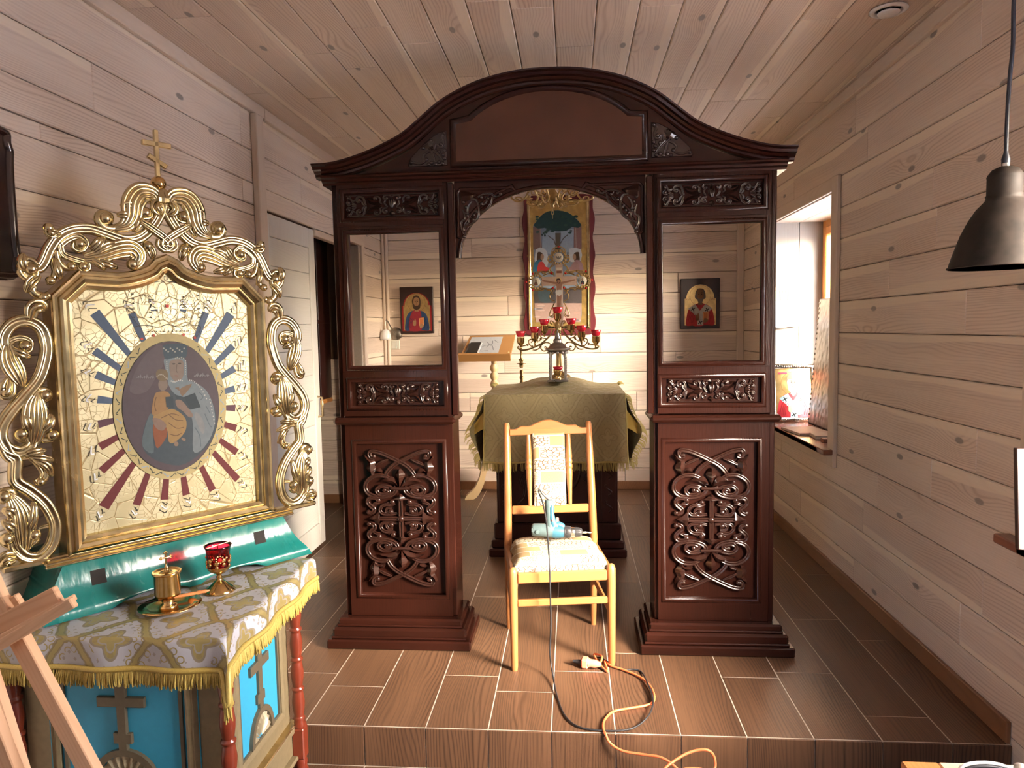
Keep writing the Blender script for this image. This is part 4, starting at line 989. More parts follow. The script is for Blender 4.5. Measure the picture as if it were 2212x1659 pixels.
# ------------------------------------------------------------ blue table and its brocade cover
tb = thing('blue_table', 'square blue panelled table with turned red-brown corner columns and bronze crosses', 'table', (-1.26, 2.03, ZF))
mb = MB(); mb.box(-1.545, -.975, 1.81, 2.27, .03, .57); mb.box(-1.575, -.925, 1.765, 2.325, .57, .595, .004)
mb.build('body', M_BRONZE, tb, True)
for name, O, U, w0, w1 in (('front', V((0, 1.81, 0)), V((1, 0, 0)), -1.475, -1.035), ('side', V((-.975, 0, 0)), V((0, 1, 0)), 1.865, 2.215)):
    N = U.cross(V((0, 0, 1))); Zv = V((0, 0, 1))
    mb = MB(); pth = [O+U*w0+Zv*.10, O+U*w1+Zv*.10, O+U*w1+Zv*.545, O+U*w0+Zv*.545]
    mb.sweep([(-.034, 0), (-.034, .012), (-.026, .016), (-.018, .010), (-.012, .012), (-.006, .006), (0, 0)], pth, N, closed=True, flip=False)
    p = mb.build('panel_frame', M_BRONZE, tb, True)
    mb = MB(); mb.prism([(w0, .10), (w1, .10), (w1, .545), (w0, .545)], O, U, Zv, N, 0, .0025); pn = mb.build('blue_panel', M_BLUE, tb, True)
    c = (w0+w1)/2; q = (w1-w0)/.35
    mb = MB(); mb.sweep([(0, .0025), (0, .009), (-.010, .009), (-.010, .0025)], [O+U*(w0+.035*q)+Zv*.128, O+U*(w1-.035*q)+Zv*.128, O+U*(w1-.035*q)+Zv*.518, O+U*(w0+.035*q)+Zv*.518], N, closed=True); mb.build('panel_bead', M_BRONZED, pn, True)
    mb = MB(); kx = 1.0*q**.5
    cross = [(-.012, .225), (-.012, .25), (-.024, .25), (-.024, .28), (-.012, .28), (-.012, .355), (-.062, .355), (-.062, .384), (-.014, .384), (-.014, .408), (-.021, .412), (-.021, .43), (-.012, .436), (0, .447)]
    cross = cross+[(-x, z) for x, z in cross[:-1]][::-1]
    mb.prism([(c+x*kx, z) for x, z in cross], O, U, Zv, N, .0025, .013, .002)
    ho = [(c+.078*q*cos(pi*k/16), .135+.098*sin(pi*k/16)) for k in range(17)]
    hi = [(c+.062*q*cos(pi*k/16), .135+.080*sin(pi*k/16)) for k in range(17)]
    mb.prism(ho+hi[::-1], O, U, Zv, N, .0025, .014, 0); mb.build('cross_relief', M_BRONZED, pn, True)
    mb = MB()
    for k in range(9):
        t0, t1 = pi*(k)/9, pi*(k+1)/9; tm = (t0+t1)/2
        f = lambda t, r, d: O+U*(c+.062*q*r*cos(t))+Zv*(.135+.08*r*sin(t))+N*d
        mb.add([f(tm, .12, .004), f(t0, .55, .003), f(t0, .95, .003), f(tm, 1., .009), f(t1, .95, .003), f(t1, .55, .003), f(tm, .7, .012)], [(0, 1, 6), (1, 2, 6), (2, 3, 6), (3, 4, 6), (4, 5, 6), (5, 0, 6)])
    mb.build('shell_fan', flat('pale_bronze_paint', (.36, .31, .20), .4, .3), pn, True)
mb = MB(); mb.box(-1.56, -.955, 1.795, 2.285, .012, .048, .01); mb.box(-1.55, -.965, 1.80, 2.28, -.06, .012, .003); mb.box(-1.57, -.945, 1.785, 2.295, -.075, -.06, .004); mb.build('plinth', M_BRONZE, tb, True)
mb = MB(); mb.box(-1.557, -.950, 1.792, 2.288, .046, .053, .003); mb.build('plinth_fillet', M_GOLDL, tb, True)
colp = [(.022, ZF), (.026, ZF+.02), (.020, ZF+.04), (.024, ZF+.055), (.018, ZF+.062)]
def colprof():
    p = [(.020, .035), (.024, .045), (.017, .058), (.021, .066), (.017, .072)]
    z = .075
    for k in range(5):
        p += [(.016, z), (.0205, z+.03), (.0215, z+.05), (.017, z+.083), (.0155, z+.088), (.021, z+.092), (.021, z+.098), (.0155, z+.102)]; z += .104
    return [q for q in p if q[1] < .57]+[(.016, .57)]
for x, y in ((-.945, 1.79), (-.945, 2.275), (-1.560, 1.79), (-1.560, 2.275)):
    mb = MB(); mb.lathe([(.022, ZF), (.026, ZF+.02), (.019, ZF+.04), (.024, ZF+.05), (.018, ZF+.068)], (x, y, 0), seg=18); mb.box(x-.021, x+.021, y-.021, y+.021, ZF+.068, .035, .004); mb.lathe(colprof(), (x, y, 0), seg=18)
    mb.build('column', M_CHERRY, tb, True)
def brocade(name, base, gold, dark, su, sv, met, cnt=1.):
    g = G(name, .5, 0.); n = g.nt.nodes.new('ShaderNodeUVMap'); u, v, _ = g.xyz(E(g, n.outputs[0]))
    u = u/su; v = v/sv
    row = v.fl(); uu = u+(row*.5).fr()*1.
    x = uu.fr()-.5; y = v.fr()-.5
    def medal(x, y):
        r = (x*x+y*y*(sv/su)**2).pw(.5); ang = g.op('ARCTAN2', y*(sv/su), x)
        R = .17+g.op('COSINE', ang*4.)*.055
        return r, R, ang
    r, R, ang = medal(x, y)
    body = r.lt(R); line = ((r-R).abs()).lt(.016); core = r.lt(.045); l2 = ((r-R*.62).abs()).lt(.012); pet = (g.op('COSINE', ang*8.)).gt(.2)*r.lt(R*.9)*(r.gt(R*.66))
    f = y.abs()-.5-g.op('COSINE', x*6.2832)*.5
    nz = g.noise(g.vec(u*11., v*6.), 1., 2.)
    vine = (f+(nz-.5)*.22).abs()/(((x*6.2832).sin()).abs()*1.9+1.)
    band = vine.lt(.05); bl = ((vine-.05).abs()).lt(.016); curl = g.vor(g.vec(u*8., v*4.2), 1., dims='2D')
    cur = ((curl-.30).abs()).lt(.055)*vine.lt(.17)
    dx = (x*7.+y*3.5).fr(); dy = (x*7.-y*3.5).fr()
    sq = (((dx-.5).abs()).lt(.16)*((dy-.5).abs()).lt(.16))*(r.gt(.26))*(1.-vine.lt(.14))
    weave = (u*520.).sin()*.5+.5
    goldm = (body*(1.-line)*(1.-l2)+band+cur+core).mn(1.)
    c = g.mix(sq*.55, base, dark); c = g.mix(goldm*cnt, c, gold); c = g.mix(((line+bl+l2*.7+pet*.4)*.8*cnt).mn(.9), c, dark)
    g.color(c); g.rough(.55-goldm*.17); g.put(g.b.inputs['Metallic'], goldm*met)
    g.bump(goldm+weave*.1, .25, .0015); return g.m
M_BROC = brocade('white_gold_brocade', (.37, .37, .40), (.31, .25, .10), (.20, .16, .08), .235, .125, .3)
cx1, cy0, cz = -.905, 1.70, .601
cl = thing('tablecloth', 'white and gold brocade cover with gold fringe draped over the blue table', 'tablecloth', (-1.24, 2.03, cz))
CU0, CU1, CV0, CV1 = -1.60+.004, cx1+.082, cy0-.092, 2.345
def drape(u, v):
    dx = max(0, u-cx1); dy = max(0, cy0-v); x = min(u, cx1); y = max(v, cy0)
    k = min(1, dx/.02); q = min(1, dy/.02)
    rip = .006*sin(u*31+v*7)*q+.0
    rip2 = .007*sin(v*27)*k
    drop = (dx**1.0+dy)*(.97 if dx > 0 and dy > 0 else 1) if True else 0
    drop = max(0, drop-.010*(1 if drop > .01 else drop/.01))
    px = x+.012*(1-math.exp(-dx/.012))+rip2+ (.25*min(dx, dy)); py = y-.012*(1-math.exp(-dy/.012))+rip-(.25*min(dx, dy))
    lump = .0015*sin(u*19)*sin(v*23)
    return V((px, py, cz+lump*.6-drop))
mb = MB(); U_ = lambda s: CU0+(CU1-CU0)*s; V_ = lambda t: CV0+(CV1-CV0)*t
mb.grid(lambda s, t: drape(U_(s), V_(t)), 60, 60, uv=lambda s, t: (U_(s)+.02, V_(t)))
c = mb.build('cloth', M_BROC, cl, True, fix=True)
hem = [(U_(i/150), CV0) for i in range(151)]+[(CU1, V_(i/150)) for i in range(1, 151)]
mb = MB(); P = [drape(*h) for h in hem]
mb.tube([p+V((0.003 if i > 150 else 0, -.003 if i <= 150 else 0, .004)) for i, p in enumerate(P)], .0075, 6); 
mb.build('braid', M_FRINGE, cl, True)
mb = MB(); rf = random.Random(3)
for i in range(1300):
    f = rf.random()*(len(P)-1.01); k = int(f); p = P[k].lerp(P[k+1], f-k); o = V((.006, 0, 0)) if k > 150 else V((0, -.006, 0))
    L = rf.uniform(.030, .046); j = V((rf.uniform(-.006, .006), rf.uniform(-.006, .006), 0))
    mb.tube([p+o*.6, p+o+j*.5-V((0, 0, L*.5)), p+o+j-V((0, 0, L))], [.0026, .003, .0014], 4)
mb.build('fringe', M_FRINGE, cl, True, kind='stuff')

# small things on the cover
tz = cz+.002
sa = thing('brass_saucer', 'oval polished brass saucer lying on the brocade cover below the teal base', 'saucer', (-1.150, 1.890, tz))
mb = MB(); mb.lathe([(.0, .004), (.045, .004), (.05, .005), (.056, .010), (.082, .013), (.0835, .0145), (.056, .0115), (.049, .007), (.0, .0062)], (-1.150, 1.890, tz-.003), seg=36); mb.build('dish', M_BRASS, sa, True)
ca = thing('brass_canister', 'small polished brass oil canister with cross-topped lid standing in the brass saucer', 'canister', (-1.152, 1.885, tz+.004))
o = (-1.152, 1.885, tz+.0035)
mb = MB(); mb.lathe([(.024, .0), (.026, .004), (.022, .010), (.014, .014), (.018, .022), (.014, .028), (.020, .032), (.033, .037), (.0345, .043), (.0345, .098), (.036, .10)], o, seg=28); mb.build('cup', M_BRASS, ca, True)
mb = MB(); mb.lathe([(.036, .100), (.039, .101), (.039, .106), (.036, .1065), (.033, .103), (.012, .104), (.006, .110), (.0045, .114), (.006, .118), (.003, .122), (.003, .128)], o, seg=28); l = mb.build('lid', M_BRASS, ca, True)
mb = MB(); O_ = V(o)+V((0, 0, .145))
for d, L in ((V((0, 0, 1)), .013), (V((0, 0, -1)), .019), (RU, .012), (-RU, .012)):
    mb.tube([O_, O_+d*L], [.0028, .0026], 6); 
    if d.z >= 0:
        for t in (-1, 0, 1): mb.ball(O_+d*(L+.001)+(RU if d.z else V((0, 0, 1)))*t*.0032*(1 if t else 0)+d*(.003 if not t else 0), .0028, seg=6, rings=5)
mb.build('cross', M_BRASS, l, True)
br = thing('oil_brush', 'thin wooden handled brush lying across the brass saucer', 'brush', (-1.12, 1.93, tz+.015))
d = V((.8, .6, 0)); p = V((-1.165, 1.915, tz+.019)); mb = MB()
mb.tube([p-d*.03, p+d*.065, p+d*.07, p+d*.078, p+d*.086, p+d*.094, p+d*.108], [.0032, .0055, .0045, .0065, .0045, .006, .002], 10); mb.build('handle', flat('brush_handle_wood', (.42, .16, .05), .35), br, True)
mb = MB(); mb.tube([p-d*.031, p-d*.06, p-d*.085], [.0025, .0018, .0008], 8); mb.build('bristles', M_DARK, br, True)
gl = thing('votive_goblet', 'ruby glass oil lamp on a fluted gilt foot standing on the brocade cover', 'votive lamp', (-1.072, 2.026, tz))
o = (-1.072, 2.026, tz-.001)
mb = MB(); mb.lathe([(.042, 0), (.043, .002), (.036, .010), (.024, .022), (.016, .030), (.011, .034), (.0065, .040), (.009, .045), (.006, .050), (.010, .056), (.022, .062), (.029, .070), (.0315, .078)], o, seg=32, flute=.07); mb.build('gilt_foot', M_BRASS, gl, True)
mb = MB(); mb.lathe([(.030, .079), (.0325, .095), (.0335, .115), (.036, .135), (.0405, .143), (.0385, .1425), (.034, .134), (.0315, .115), (.0305, .096), (.028, .081), (.0, .0795)], o, seg=28); g_ = mb.build('ruby_glass', M_RED, gl, True)
mb = MB(); mb.tube([V(o)+RU*.047+V((0, 0, .146)), V(o)-RU*.047+V((0, 0, .139))], .0011, 6); mb.tube([V(o)+V((0, 0, .142)), V(o)+V((0, 0, .118))], .0014, 6)
for k in range(10):
    an = 2*pi*k/10; c = V(o)+V((.0335*cos(an), .0335*sin(an), .094+.008*(k % 2))); nn = V((cos(an), sin(an), 0))
    mb.ball(c, .0075, nn, .5, 8, 5); mb.ball(c+V((0, 0, -.012)), .006, nn, .5, 8, 5)
    mb.ball(c+V((-.009*sin(an), .009*cos(an), .006)), .0045, nn, .5, 6, 5)
mb.build('gilt_filigree', M_BRASS, gl, True)
mb = MB(); nn = V((.55, -.83, 0)).normalized(); c = V(o)+nn*.036+V((0, 0, .106)); mb.ball(c, .0065, nn, .7, 10, 6); mb.build('red_stone', flat('red_stone', (.5, .01, .01), .1), gl, True)
mb = MB()
for k in range(9): an = 2*pi*k/9; t = V((-nn.y, nn.x, 0)); mb.ball(c+(t*cos(an)+V((0, 0, 1))*sin(an))*.0105-nn*.002, .0036, nn, .7, 6, 5)
mb.build('stone_setting', M_BRASS, gl, True)
# ------------------------------------------------------------ easel in the left foreground
ea = thing('easel', 'raw pine easel in the lower left foreground, in front of the blue table', 'easel', (-.95, 1.25, ZF))
E0 = lambda px, py, y: AT(px, py, 'y', y)
def bar(name, a, b, w, t, side=V((0, -1, 0))):
    a, b = V(a), V(b); L = (b-a).length; u = (b-a).normalized(); n = (side-u*side.dot(u)).normalized(); q = u.cross(n)
    mb = MB(); mb.obox((0, 0, 0), (L, 0, 0), (0, w, 0), (0, 0, t), .002)
    M = Matrix(((u.x, q.x, n.x, (a.x+b.x)/2), (u.y, q.y, n.y, (a.y+b.y)/2), (u.z, q.z, n.z, (a.z+b.z)/2), (0, 0, 0, 1)))
    o = mb.build(name, M_RAWP, None); o.parent = ea; o.matrix_local = WM[ea].inverted() @ M; WM[o] = M; return o
yE = 1.22
l0 = E0(52, 1395, yE); l1 = E0(188, 1650, yE-.03); dl = (l1-l0).normalized(); foot = l0+dl*((ZF+.004-l0.z)/dl.z)
bar('leg', l0-dl*.10, foot, .034, .022)
m0 = E0(-18, 1480, yE+.02); m1 = E0(38, 1659, yE); dm = (m1-m0).normalized(); bar('leg', m0-dm*.2, m0+dm*((ZF+.004-m0.z)/dm.z), .036, .022)
k0 = E0(-40, 1500, yE-.05); k1 = E0(30, 1680, yE-.05); dk = (k1-k0).normalized(); bar('leg', k0-dk*.12, k0+dk*((ZF+.004-k0.z)/dk.z), .036, .022)
p0 = E0(8, 1320, yE+.012); pd = V((-.36, .02, .93)).normalized(); bar('mast', p0-pd*.03, p0+pd*.35, .034, .02)
s0 = E0(-60, 1420, yE-.015); s1 = E0(160, 1303, yE-.015); ds = (s1-s0).normalized()
up_ = ds.cross(V((0, 1, 0)))*-1
bar('ledge_front', E0(-60, 1428, yE-.04), E0(160, 1300, yE-.04), .020, .014)
bar('ledge_shelf', E0(-60, 1412, yE-.02), E0(150, 1296, yE-.02), .012, .04)
bar('ledge_rail', E0(-60, 1380, yE), E0(128, 1283, yE), .034, .014)
bar('ledge_block', E0(20, 1312, yE+.02), E0(46, 1296, yE+.02), .030, .014)
# ------------------------------------------------------------ dining chair with a patchwork seat
M_BEECH = wood('honey_beech', (.335, .135, .044), (.26, .095, .027), .35, .25, axis='z', fine=.3, ringk=.3)
M_BEECHX = wood('honey_beech_across', (.335, .135, .044), (.26, .095, .027), .35, .25, axis='x', fine=.3, ringk=.3)
def patchwork():
    g = G('patchwork_upholstery', .9, spec=.2); c = g.co(); X, Y, Z = g.xyz(c)
    u, v = X, Y+Z
    n = g.nt.nodes.new('ShaderNodeTexBrick'); g.put(n.inputs['Vector'], g.vec(u, v)); n.inputs['Color1'].default_value = (0, 0, 0, 1); n.inputs['Color2'].default_value = (1, 1, 1, 1)
    n.inputs['Scale'].default_value = 1; n.inputs['Mortar Size'].default_value = .003; n.inputs['Brick Width'].default_value = .12; n.inputs['Row Height'].default_value = .062; n.offset = .37; n.squash = 1.6; n.squash_frequency = 3
    k = g.xyz(E(g, n.outputs[0]))[0]; mort = E(g, n.outputs[1])
    cr_ = g.vor(g.vec(u*46., v*62.), 1., 'DISTANCE_TO_EDGE', dims='2D'); sp = g.noise(g.vec(u*210., v*210.), 1., 2.); wv = ((u*900.).sin()*(v*900.).sin())
    cream, brown, tan = (.42, .38, .285), (.085, .038, .016), (.34, .24, .125)
    A = g.mix((1.-cr_.ss(.05, .10)), cream, brown); Bc = g.mix(wv.ss(-.2, .5)*.55, tan, (.24, .15, .07)); Cc = g.mix(sp.ss(.5, .58)*.9, cream, (.26, .15, .065))
    p = g.mix(k.gt(.36), A, Bc); p = g.mix(k.gt(.64), p, Cc)
    g.color(g.mix(mort, p, (.52, .49, .41))); g.bump(sp, .3, .002); return g.m
M_PATCH = patchwork()
RZ = radians(8.3); ch = thing('dining_chair', 'honey beech chair with brown and cream patchwork seat standing before the arch', 'chair', (-.077, 3.002, 0), RZ)
def post(name, pts, r, flat_=1.):
    mb = MB(); mb.tube(pts, r, 10, N=(0, -1, 0), hk=flat_); return mb.build(name, M_BEECH, ch)
for sg in (-1, 1):
    mb = MB(); x = sg*.199
    mb.tube([(x, -.197, 0), (x, -.196, .02), (x, -.195, .20), (x, -.193, .36), (x, -.192, .405), (x, -.190, .418), (x, -.188, .424)], [.0125, .0145, .0165, .0185, .0185, .015, .007], 14); mb.build('leg', M_BEECH, ch)
    mb = MB(); mb.tube([(x*.985, .215, 0), (x*.985, .198, .20), (x*.985, .190, .42), (x*.97, .205, .60), (x*.955, .235, .80), (x*.95, .262, .935), (x*.95, .264, .947)], [.0125, .0155, .018, .018, .0165, .0145, .010], 12); mb.build('leg', M_BEECH, ch, label='rear leg running up into the back post')
    mb = MB(); mb.box(x-.010, x+.010, -.176, .176, .345, .402, .004); mb.build('side_rail', M_BEECHX, ch)
    mb = MB(); mb.box(x-.007, x+.007, -.18, .186, .205, .235, .004); mb.build('side_stretcher', M_BEECHX, ch)
mb = MB(); mb.box(-.181, .181, -.206, -.184, .36, .402, .004); mb.build('front_rail', M_BEECHX, ch)
mb = MB(); mb.box(-.181, .181, .18, .20, .36, .402, .004); mb.build('rear_rail', M_BEECHX, ch)
mb = MB(); mb.box(-.183, .183, -.205, -.187, .264, .292, .004); mb.build('stretcher', M_BEECHX, ch)
# cushion
mb = MB()
def cush(s, t):
    u = -1+2*s; v = -1+2*t
    w = .185+.012*(1-t)
    e = max(abs(u), abs(v)); ez = (1-abs(u)**7)*(1-abs(v)**7)
    return V((u*w+.004*sin(9*v)*abs(u)**6, v*.183-.003, .403+.048*ez**.45+.004*(1-u*u)*(1-v*v)))
mb.grid(cush, 30, 30)
mb.box(-.183, .183, -.183, .175, .400, .406); mb.build('seat', M_PATCH, ch)
# back
mb = MB(); mb.box(-.176, .176, .193, .213, .537, .575, .005); mb.build('lower_back_rail', M_BEECHX, ch)
tp = cr([(-.178, .925), (-.15, .925), (-.125, .938), (-.085, .938), (-.045, .955), (0, .965), (.045, .955), (.085, .938), (.125, .938), (.15, .925), (.178, .925)], 4)
poly = [(-.178, .897), (.178, .897)]+tp[::-1]
mb = MB(); mb.prism(poly, (0, .25, 0), (1, 0, 0), (0, .10, .995), (0, -1, 0), -.010+.09, .010+.09, .003)
q = mb.build('crest_rail', M_BEECHX, ch)
for v in q.data.vertices: v.co.y += -.0+.0
mb = MB(); mb.tube([(-.088, .2435, .917), (-.06, .2432, .9175), (.06, .2432, .9175), (.088, .2435, .917)], [.001, .0016, .0016, .001], 6); mb.build('carved_groove', flat('groove_brown', (.36, .15, .04), .5), q)
sp = [(.0085, 0), (.0105, .06), (.0145, .14), (.0150, .155), (.0125, .162), (.0155, .170), (.0165, .178), (.0125, .186), (.0160, .194), (.0155, .202), (.0125, .208), (.0150, .216), (.0125, .26), (.0095, .322)]
for sg in (-1, 1):
    mb = MB(); mb.lathe(sp, (sg*.092, .203, .574), (0, .125, 1), 14); mb.build('spindle', M_BEECH, ch)
mb = MB()
def padf(s, t, f):
    u = -1+2*s; e = (1-abs(u)**8)*(1-abs(-1+2*t)**10)
    z = .574+.326*t; y = .203+.125*(z-.574)
    return V((u*.073, y+(.012 if f else -.012)+(.006 if f else -.014)*e**.5, z))
for f in (0, 1): mb.grid(lambda s, t: padf(s, t, f), 16, 24)
for t in (0, 1): mb.grid(lambda s, w: padf(s, t, 0).lerp(padf(s, t, 1), w), 16, 1)
for s in (0, 1): mb.grid(lambda t, w: padf(s, t, 0).lerp(padf(s, t, 1), w), 24, 1)
mb.build('back_pad', M_PATCH, ch)

# ------------------------------------------------------------ power drill lying on the seat
M_TOOL = flat('worn_grey_teal_plastic', (.075, .115, .12), .55, 0, 0, .25, 50.); M_TOOLB = flat('blue_teal_plastic', (.022, .095, .14), .45, 0, 0, .15, 50.); M_BLK = flat('black_rubber', (.018, .018, .02), .5); M_STEEL = flat('bright_steel', (.62, .6, .56), .25, 1.)
M_REDP = flat('faded_red_plastic', (.62, .16, .14), .45)
dr = thing('power_drill', 'grey and blue corded drill lying upside down on the patchwork chair seat', 'drill', (-.11, 3.05, .458))
K = lambda x, z: V((-.22+x*.000239, 3.05, .708-z*.000239))
def xtube(pts, seg=18, sq=1.): return [K(x, z) for x, z, r in pts], [r*.000239 for x, z, r in pts]
mb = MB(); P, R = xtube([(152, 858, 70), (158, 858, 100), (190, 860, 116), (400, 866, 122), (430, 868, 128), (560, 880, 126)]); mb.tube(P, R, 20)
for k in range(3): mb.tube([K(160+k*16, 800)+V((0, -.026, 0)), K(160+k*16, 870)+V((0, -.0275, 0))], .0012, 5)
mb.tube([K(262, 865)+V((0, -.024, 0)), K(262, 865)+V((0, -.032, 0))], [.0095, .0085], 14); mb.tube([K(262, 865)+V((0, -.031, 0)), K(262, 865)+V((0, -.0335, 0))], [.004, .004], 12)
hs = mb.build('housing', M_TOOL, dr, True)
mb = MB(); P, R = xtube([(540, 880, 127), (640, 888, 124), (700, 892, 112), (745, 893, 104)]); mb.tube(P, R, 20); mb.tube([K(560, 800), K(640, 760), K(710, 790), K(740, 850)], [.018, .017, .014, .010], 12)
mb.build('gear_case', M_TOOLB, dr, True)
mb = MB(); P = [K(520, 830), K(500, 740), K(490, 640), K(482, 520), K(478, 400), K(478, 325), K(478, 306)]; mb.tube(P, [.030, .024, .0195, .0185, .0185, .0195, .0165], 16, N=(0, -1, 0), hk=.85)
mb.build('handle', M_TOOL, dr, True, label='worn grey grip standing upright')
mb = MB(); mb.tube([K(560, 780)+V((0, -.006, 0)), K(530, 690)+V((0, -.006, 0)), K(516, 560)+V((0, -.006, 0)), K(520, 440)+V((0, -.006, 0)), K(530, 380)+V((0, -.005, 0))], [.020, .0165, .0125, .0125, .008], 12, N=(0, -1, 0), hk=.85); mb.build('grip_inlay', M_TOOLB, dr, True)
mb = MB(); mb.obox(K(622, 680), (.013, 0, 0), (0, .013, 0), (.001, 0, .024), .003); mb.build('trigger', M_REDP, dr, True)
mb = MB(); mb.ball(K(540, 664)+V((0, -.020, 0)), .0055, (0, -1, 0), .6); mb.build('lock_button', M_REDP, dr, True)
mb = MB(); mb.ball(K(612, 765)+V((0, -.0165, 0)), .006, (0, -1, 0), .5); mb.build('direction_switch', M_REDP, dr, True)
mb = MB(); P, R = xtube([(745, 893, 100), (760, 893, 108), (768, 893, 100), (775, 893, 104), (855, 895, 98), (865, 895, 90)]); mb.tube(P, R, 22)
for k in range(11): an = 2*pi*k/11; mb.tube([K(775, 893)+V((0, cos(an), sin(an)))*.0248, K(855, 895)+V((0, cos(an), sin(an)))*.0235], .0016, 5)
mb.build('torque_collar', M_BLK, dr, True)
mb = MB(); P, R = xtube([(865, 895, 84), (872, 895, 86), (932, 897, 84), (938, 897, 80)]); mb.tube(P, R, 22); mb.build('chuck_ring', M_STEEL, dr, True)
mb = MB(); P, R = xtube([(938, 897, 84), (1010, 899, 80), (1060, 901, 66), (1072, 902, 44)]); mb.tube(P, R, 22)
for k in range(14): an = 2*pi*k/14; mb.tube([K(945, 897)+V((0, cos(an), sin(an)))*.0198, K(1040, 900)+V((0, cos(an), sin(an)))*.0178], .0013, 5)
mb.build('chuck', M_BLK, dr, True)
mb = MB(); P, R = xtube([(1072, 902, 24), (1150, 905, 24), (1155, 905, 15), (1225, 908, 14), (1240, 909, 5)]); mb.tube(P, R, 8); mb.build('driver_bit', M_STEEL, dr, True)
FLZ = .005
cordp = [K(478, 312), AT(1172, 1068, 'y', 3.05), AT(1165, 1057, 'y', 3.045), AT(1164, 1064, 'y', 3.03), AT(1172, 1085, 'y', 2.99), AT(1180, 1125, 'y', 2.93), AT(1184, 1175, 'y', 2.82), AT(1187, 1215, 'y', 2.752), AT(1188, 1250, 'y', 2.742), AT(1189, 1300, 'y', 2.74), AT(1190, 1350, 'y', 2.74), AT(1188, 1410, 'y', 2.735), AT(1193, 1450, 'y', 2.72)]
flo = [(1203, 1502), (1220, 1545), (1250, 1570), (1300, 1578), (1350, 1577), (1380, 1566), (1403, 1542), (1411, 1512), (1400, 1478), (1386, 1452), (1370, 1446), (1345, 1446), (1325, 1436), (1305, 1425), (1292, 1420), (1286, 1428), (1296, 1442), (1312, 1450), (1300, 1440), (1280, 1432)]
cordp += [AT(x, y, 'z', FLZ+(.010 if i in (6, 7, 8, 13, 14) else .0)) for i, (x, y) in enumerate(flo)]
mb = MB(); mb.tube(cr(cordp, 6), .0032, 8); mb.build('power_cord', M_BLK, dr, True)
for i in range(6):
    p = AT(1177+i*5.2, 1167-abs(i-2)*2.2+(i % 2)*3, 'z', .459); d = V((cos(i*1.3), sin(i*1.3), .12)).normalized()
    s = tag(MB().build('wood_screw', M_BLK), 'tiny black screw in the little pile on the seat beside the drill', 'screw', 'black screws on the seat')
    mb = MB(); mb.tube([p-d*.011, p+d*.007, p+d*.011], [.0006, .0016, .0018], 6); mb.tube([p+d*.011, p+d*.0125, p+d*.0135], [.0018, .0036, .0034], 8)
    me = s.data; bpy.data.objects.remove(s); s = mb.build('wood_screw', M_BLK, None); tag(s, 'tiny black screw in the little pile on the seat beside the drill', 'screw', 'black screws on the seat')
# orange extension lead
M_ORG = flat('orange_cable', (.72, .17, .06), .45); M_ORGP = flat('faded_orange_plug', (.80, .25, .15), .45)
xl = thing('extension_cord', 'orange extension cord with a socket end looping over the platform step', 'cord', tuple(AT(1268, 1432, 'z', .0)))
pl = AT(1264, 1431, 'z', .022); ud = (AT(1300, 1435, 'z', .022)-AT(1240, 1427, 'z', .022)).normalized(); sd_ = ud.cross(V((0, 0, 1)))
mb = MB(); mb.obox(pl, ud*.030, sd_*.04, V((0, 0, .04)), .006); mb.tube([pl+ud*.014, pl+ud*.024, pl+ud*.04, pl+ud*.055, pl+ud*.066], [.019, .016, .0165, .012, .007], 12); so = mb.build('socket_body', M_ORGP, xl, True)
mb = MB()
for k in range(6): mb.tube([pl-ud*(.016+k*.006), pl-ud*(.0205+k*.006)], [.0105-k*.0009, .0102-k*.0009], 10)
mb.tube([pl-ud*.014, pl-ud*.05], [.009, .005], 10); mb.build('ribbed_plug', M_BLK, xl, True, label='black ribbed plug nose')
op = [pl+ud*.06, AT(1300, 1418, 'z', .03), AT(1283, 1414, 'z', .022), AT(1300, 1440, 'z', .007), AT(1313, 1450, 'z', .007), AT(1306, 1428, 'z', .012), AT(1320, 1438, 'z', .007), AT(1350, 1448, 'z', .007), AT(1385, 1464, 'z', .008), AT(1408, 1487, 'z', .012), AT(1413, 1512, 'z', .012), AT(1398, 1523, 'z', .007), AT(1360, 1530, 'z', .006), AT(1325, 1537, 'z', .006), AT(1306, 1555, 'z', .006), AT(1303, 1572, 'z', .008), AT(1308, 1586, 'y', 2.335), AT(1318, 1605, 'y', 2.325), AT(1345, 1622, 'y', 2.31), AT(1390, 1630, 'y', 2.29), AT(1430, 1637, 'y', 2.27), AT(1462, 1660, 'y', 2.25), AT(1480, 1690, 'y', 2.22), AT(1455, 1700, 'y', 2.16), AT(1432, 1668, 'y', 2.15), AT(1465, 1638, 'y', 2.18), AT(1500, 1622, 'y', 2.2), AT(1530, 1621, 'y', 2.2), AT(1544, 1640, 'y', 2.2), AT(1540, 1665, 'y', 2.18), AT(1500, 1660, 'y', 2.12), AT(1470, 1668, 'y', 2.05), AT(1440, 1720, 'y', 1.98)]
op = [V((p.x, p.y, max(p.z, ZF+.006))) for p in op]
mb = MB(); mb.tube(cr(op, 6), .0045, 8); mb.build('cable', M_ORG, xl, True)
wc = tag(MB().build('x', M_BLK), 'x', 'x'); bpy.data.objects.remove(wc)
mb = MB(); mb.tube(cr([AT(653, 1638, 'y', 2.332), AT(658, 1643, 'y', 2.325), AT(662, 1652, 'y', 2.32), AT(660, 1662, 'y', 2.315), AT(660, 1672, 'y', 2.31)], 5), [.007, .006, .006]+[.004]*50, 8)
tag(mb.build('white_cable', flat('white_plastic', (.75, .75, .73), .35), None), 'short white cable end at the foot of the blue table by the step', 'cable')

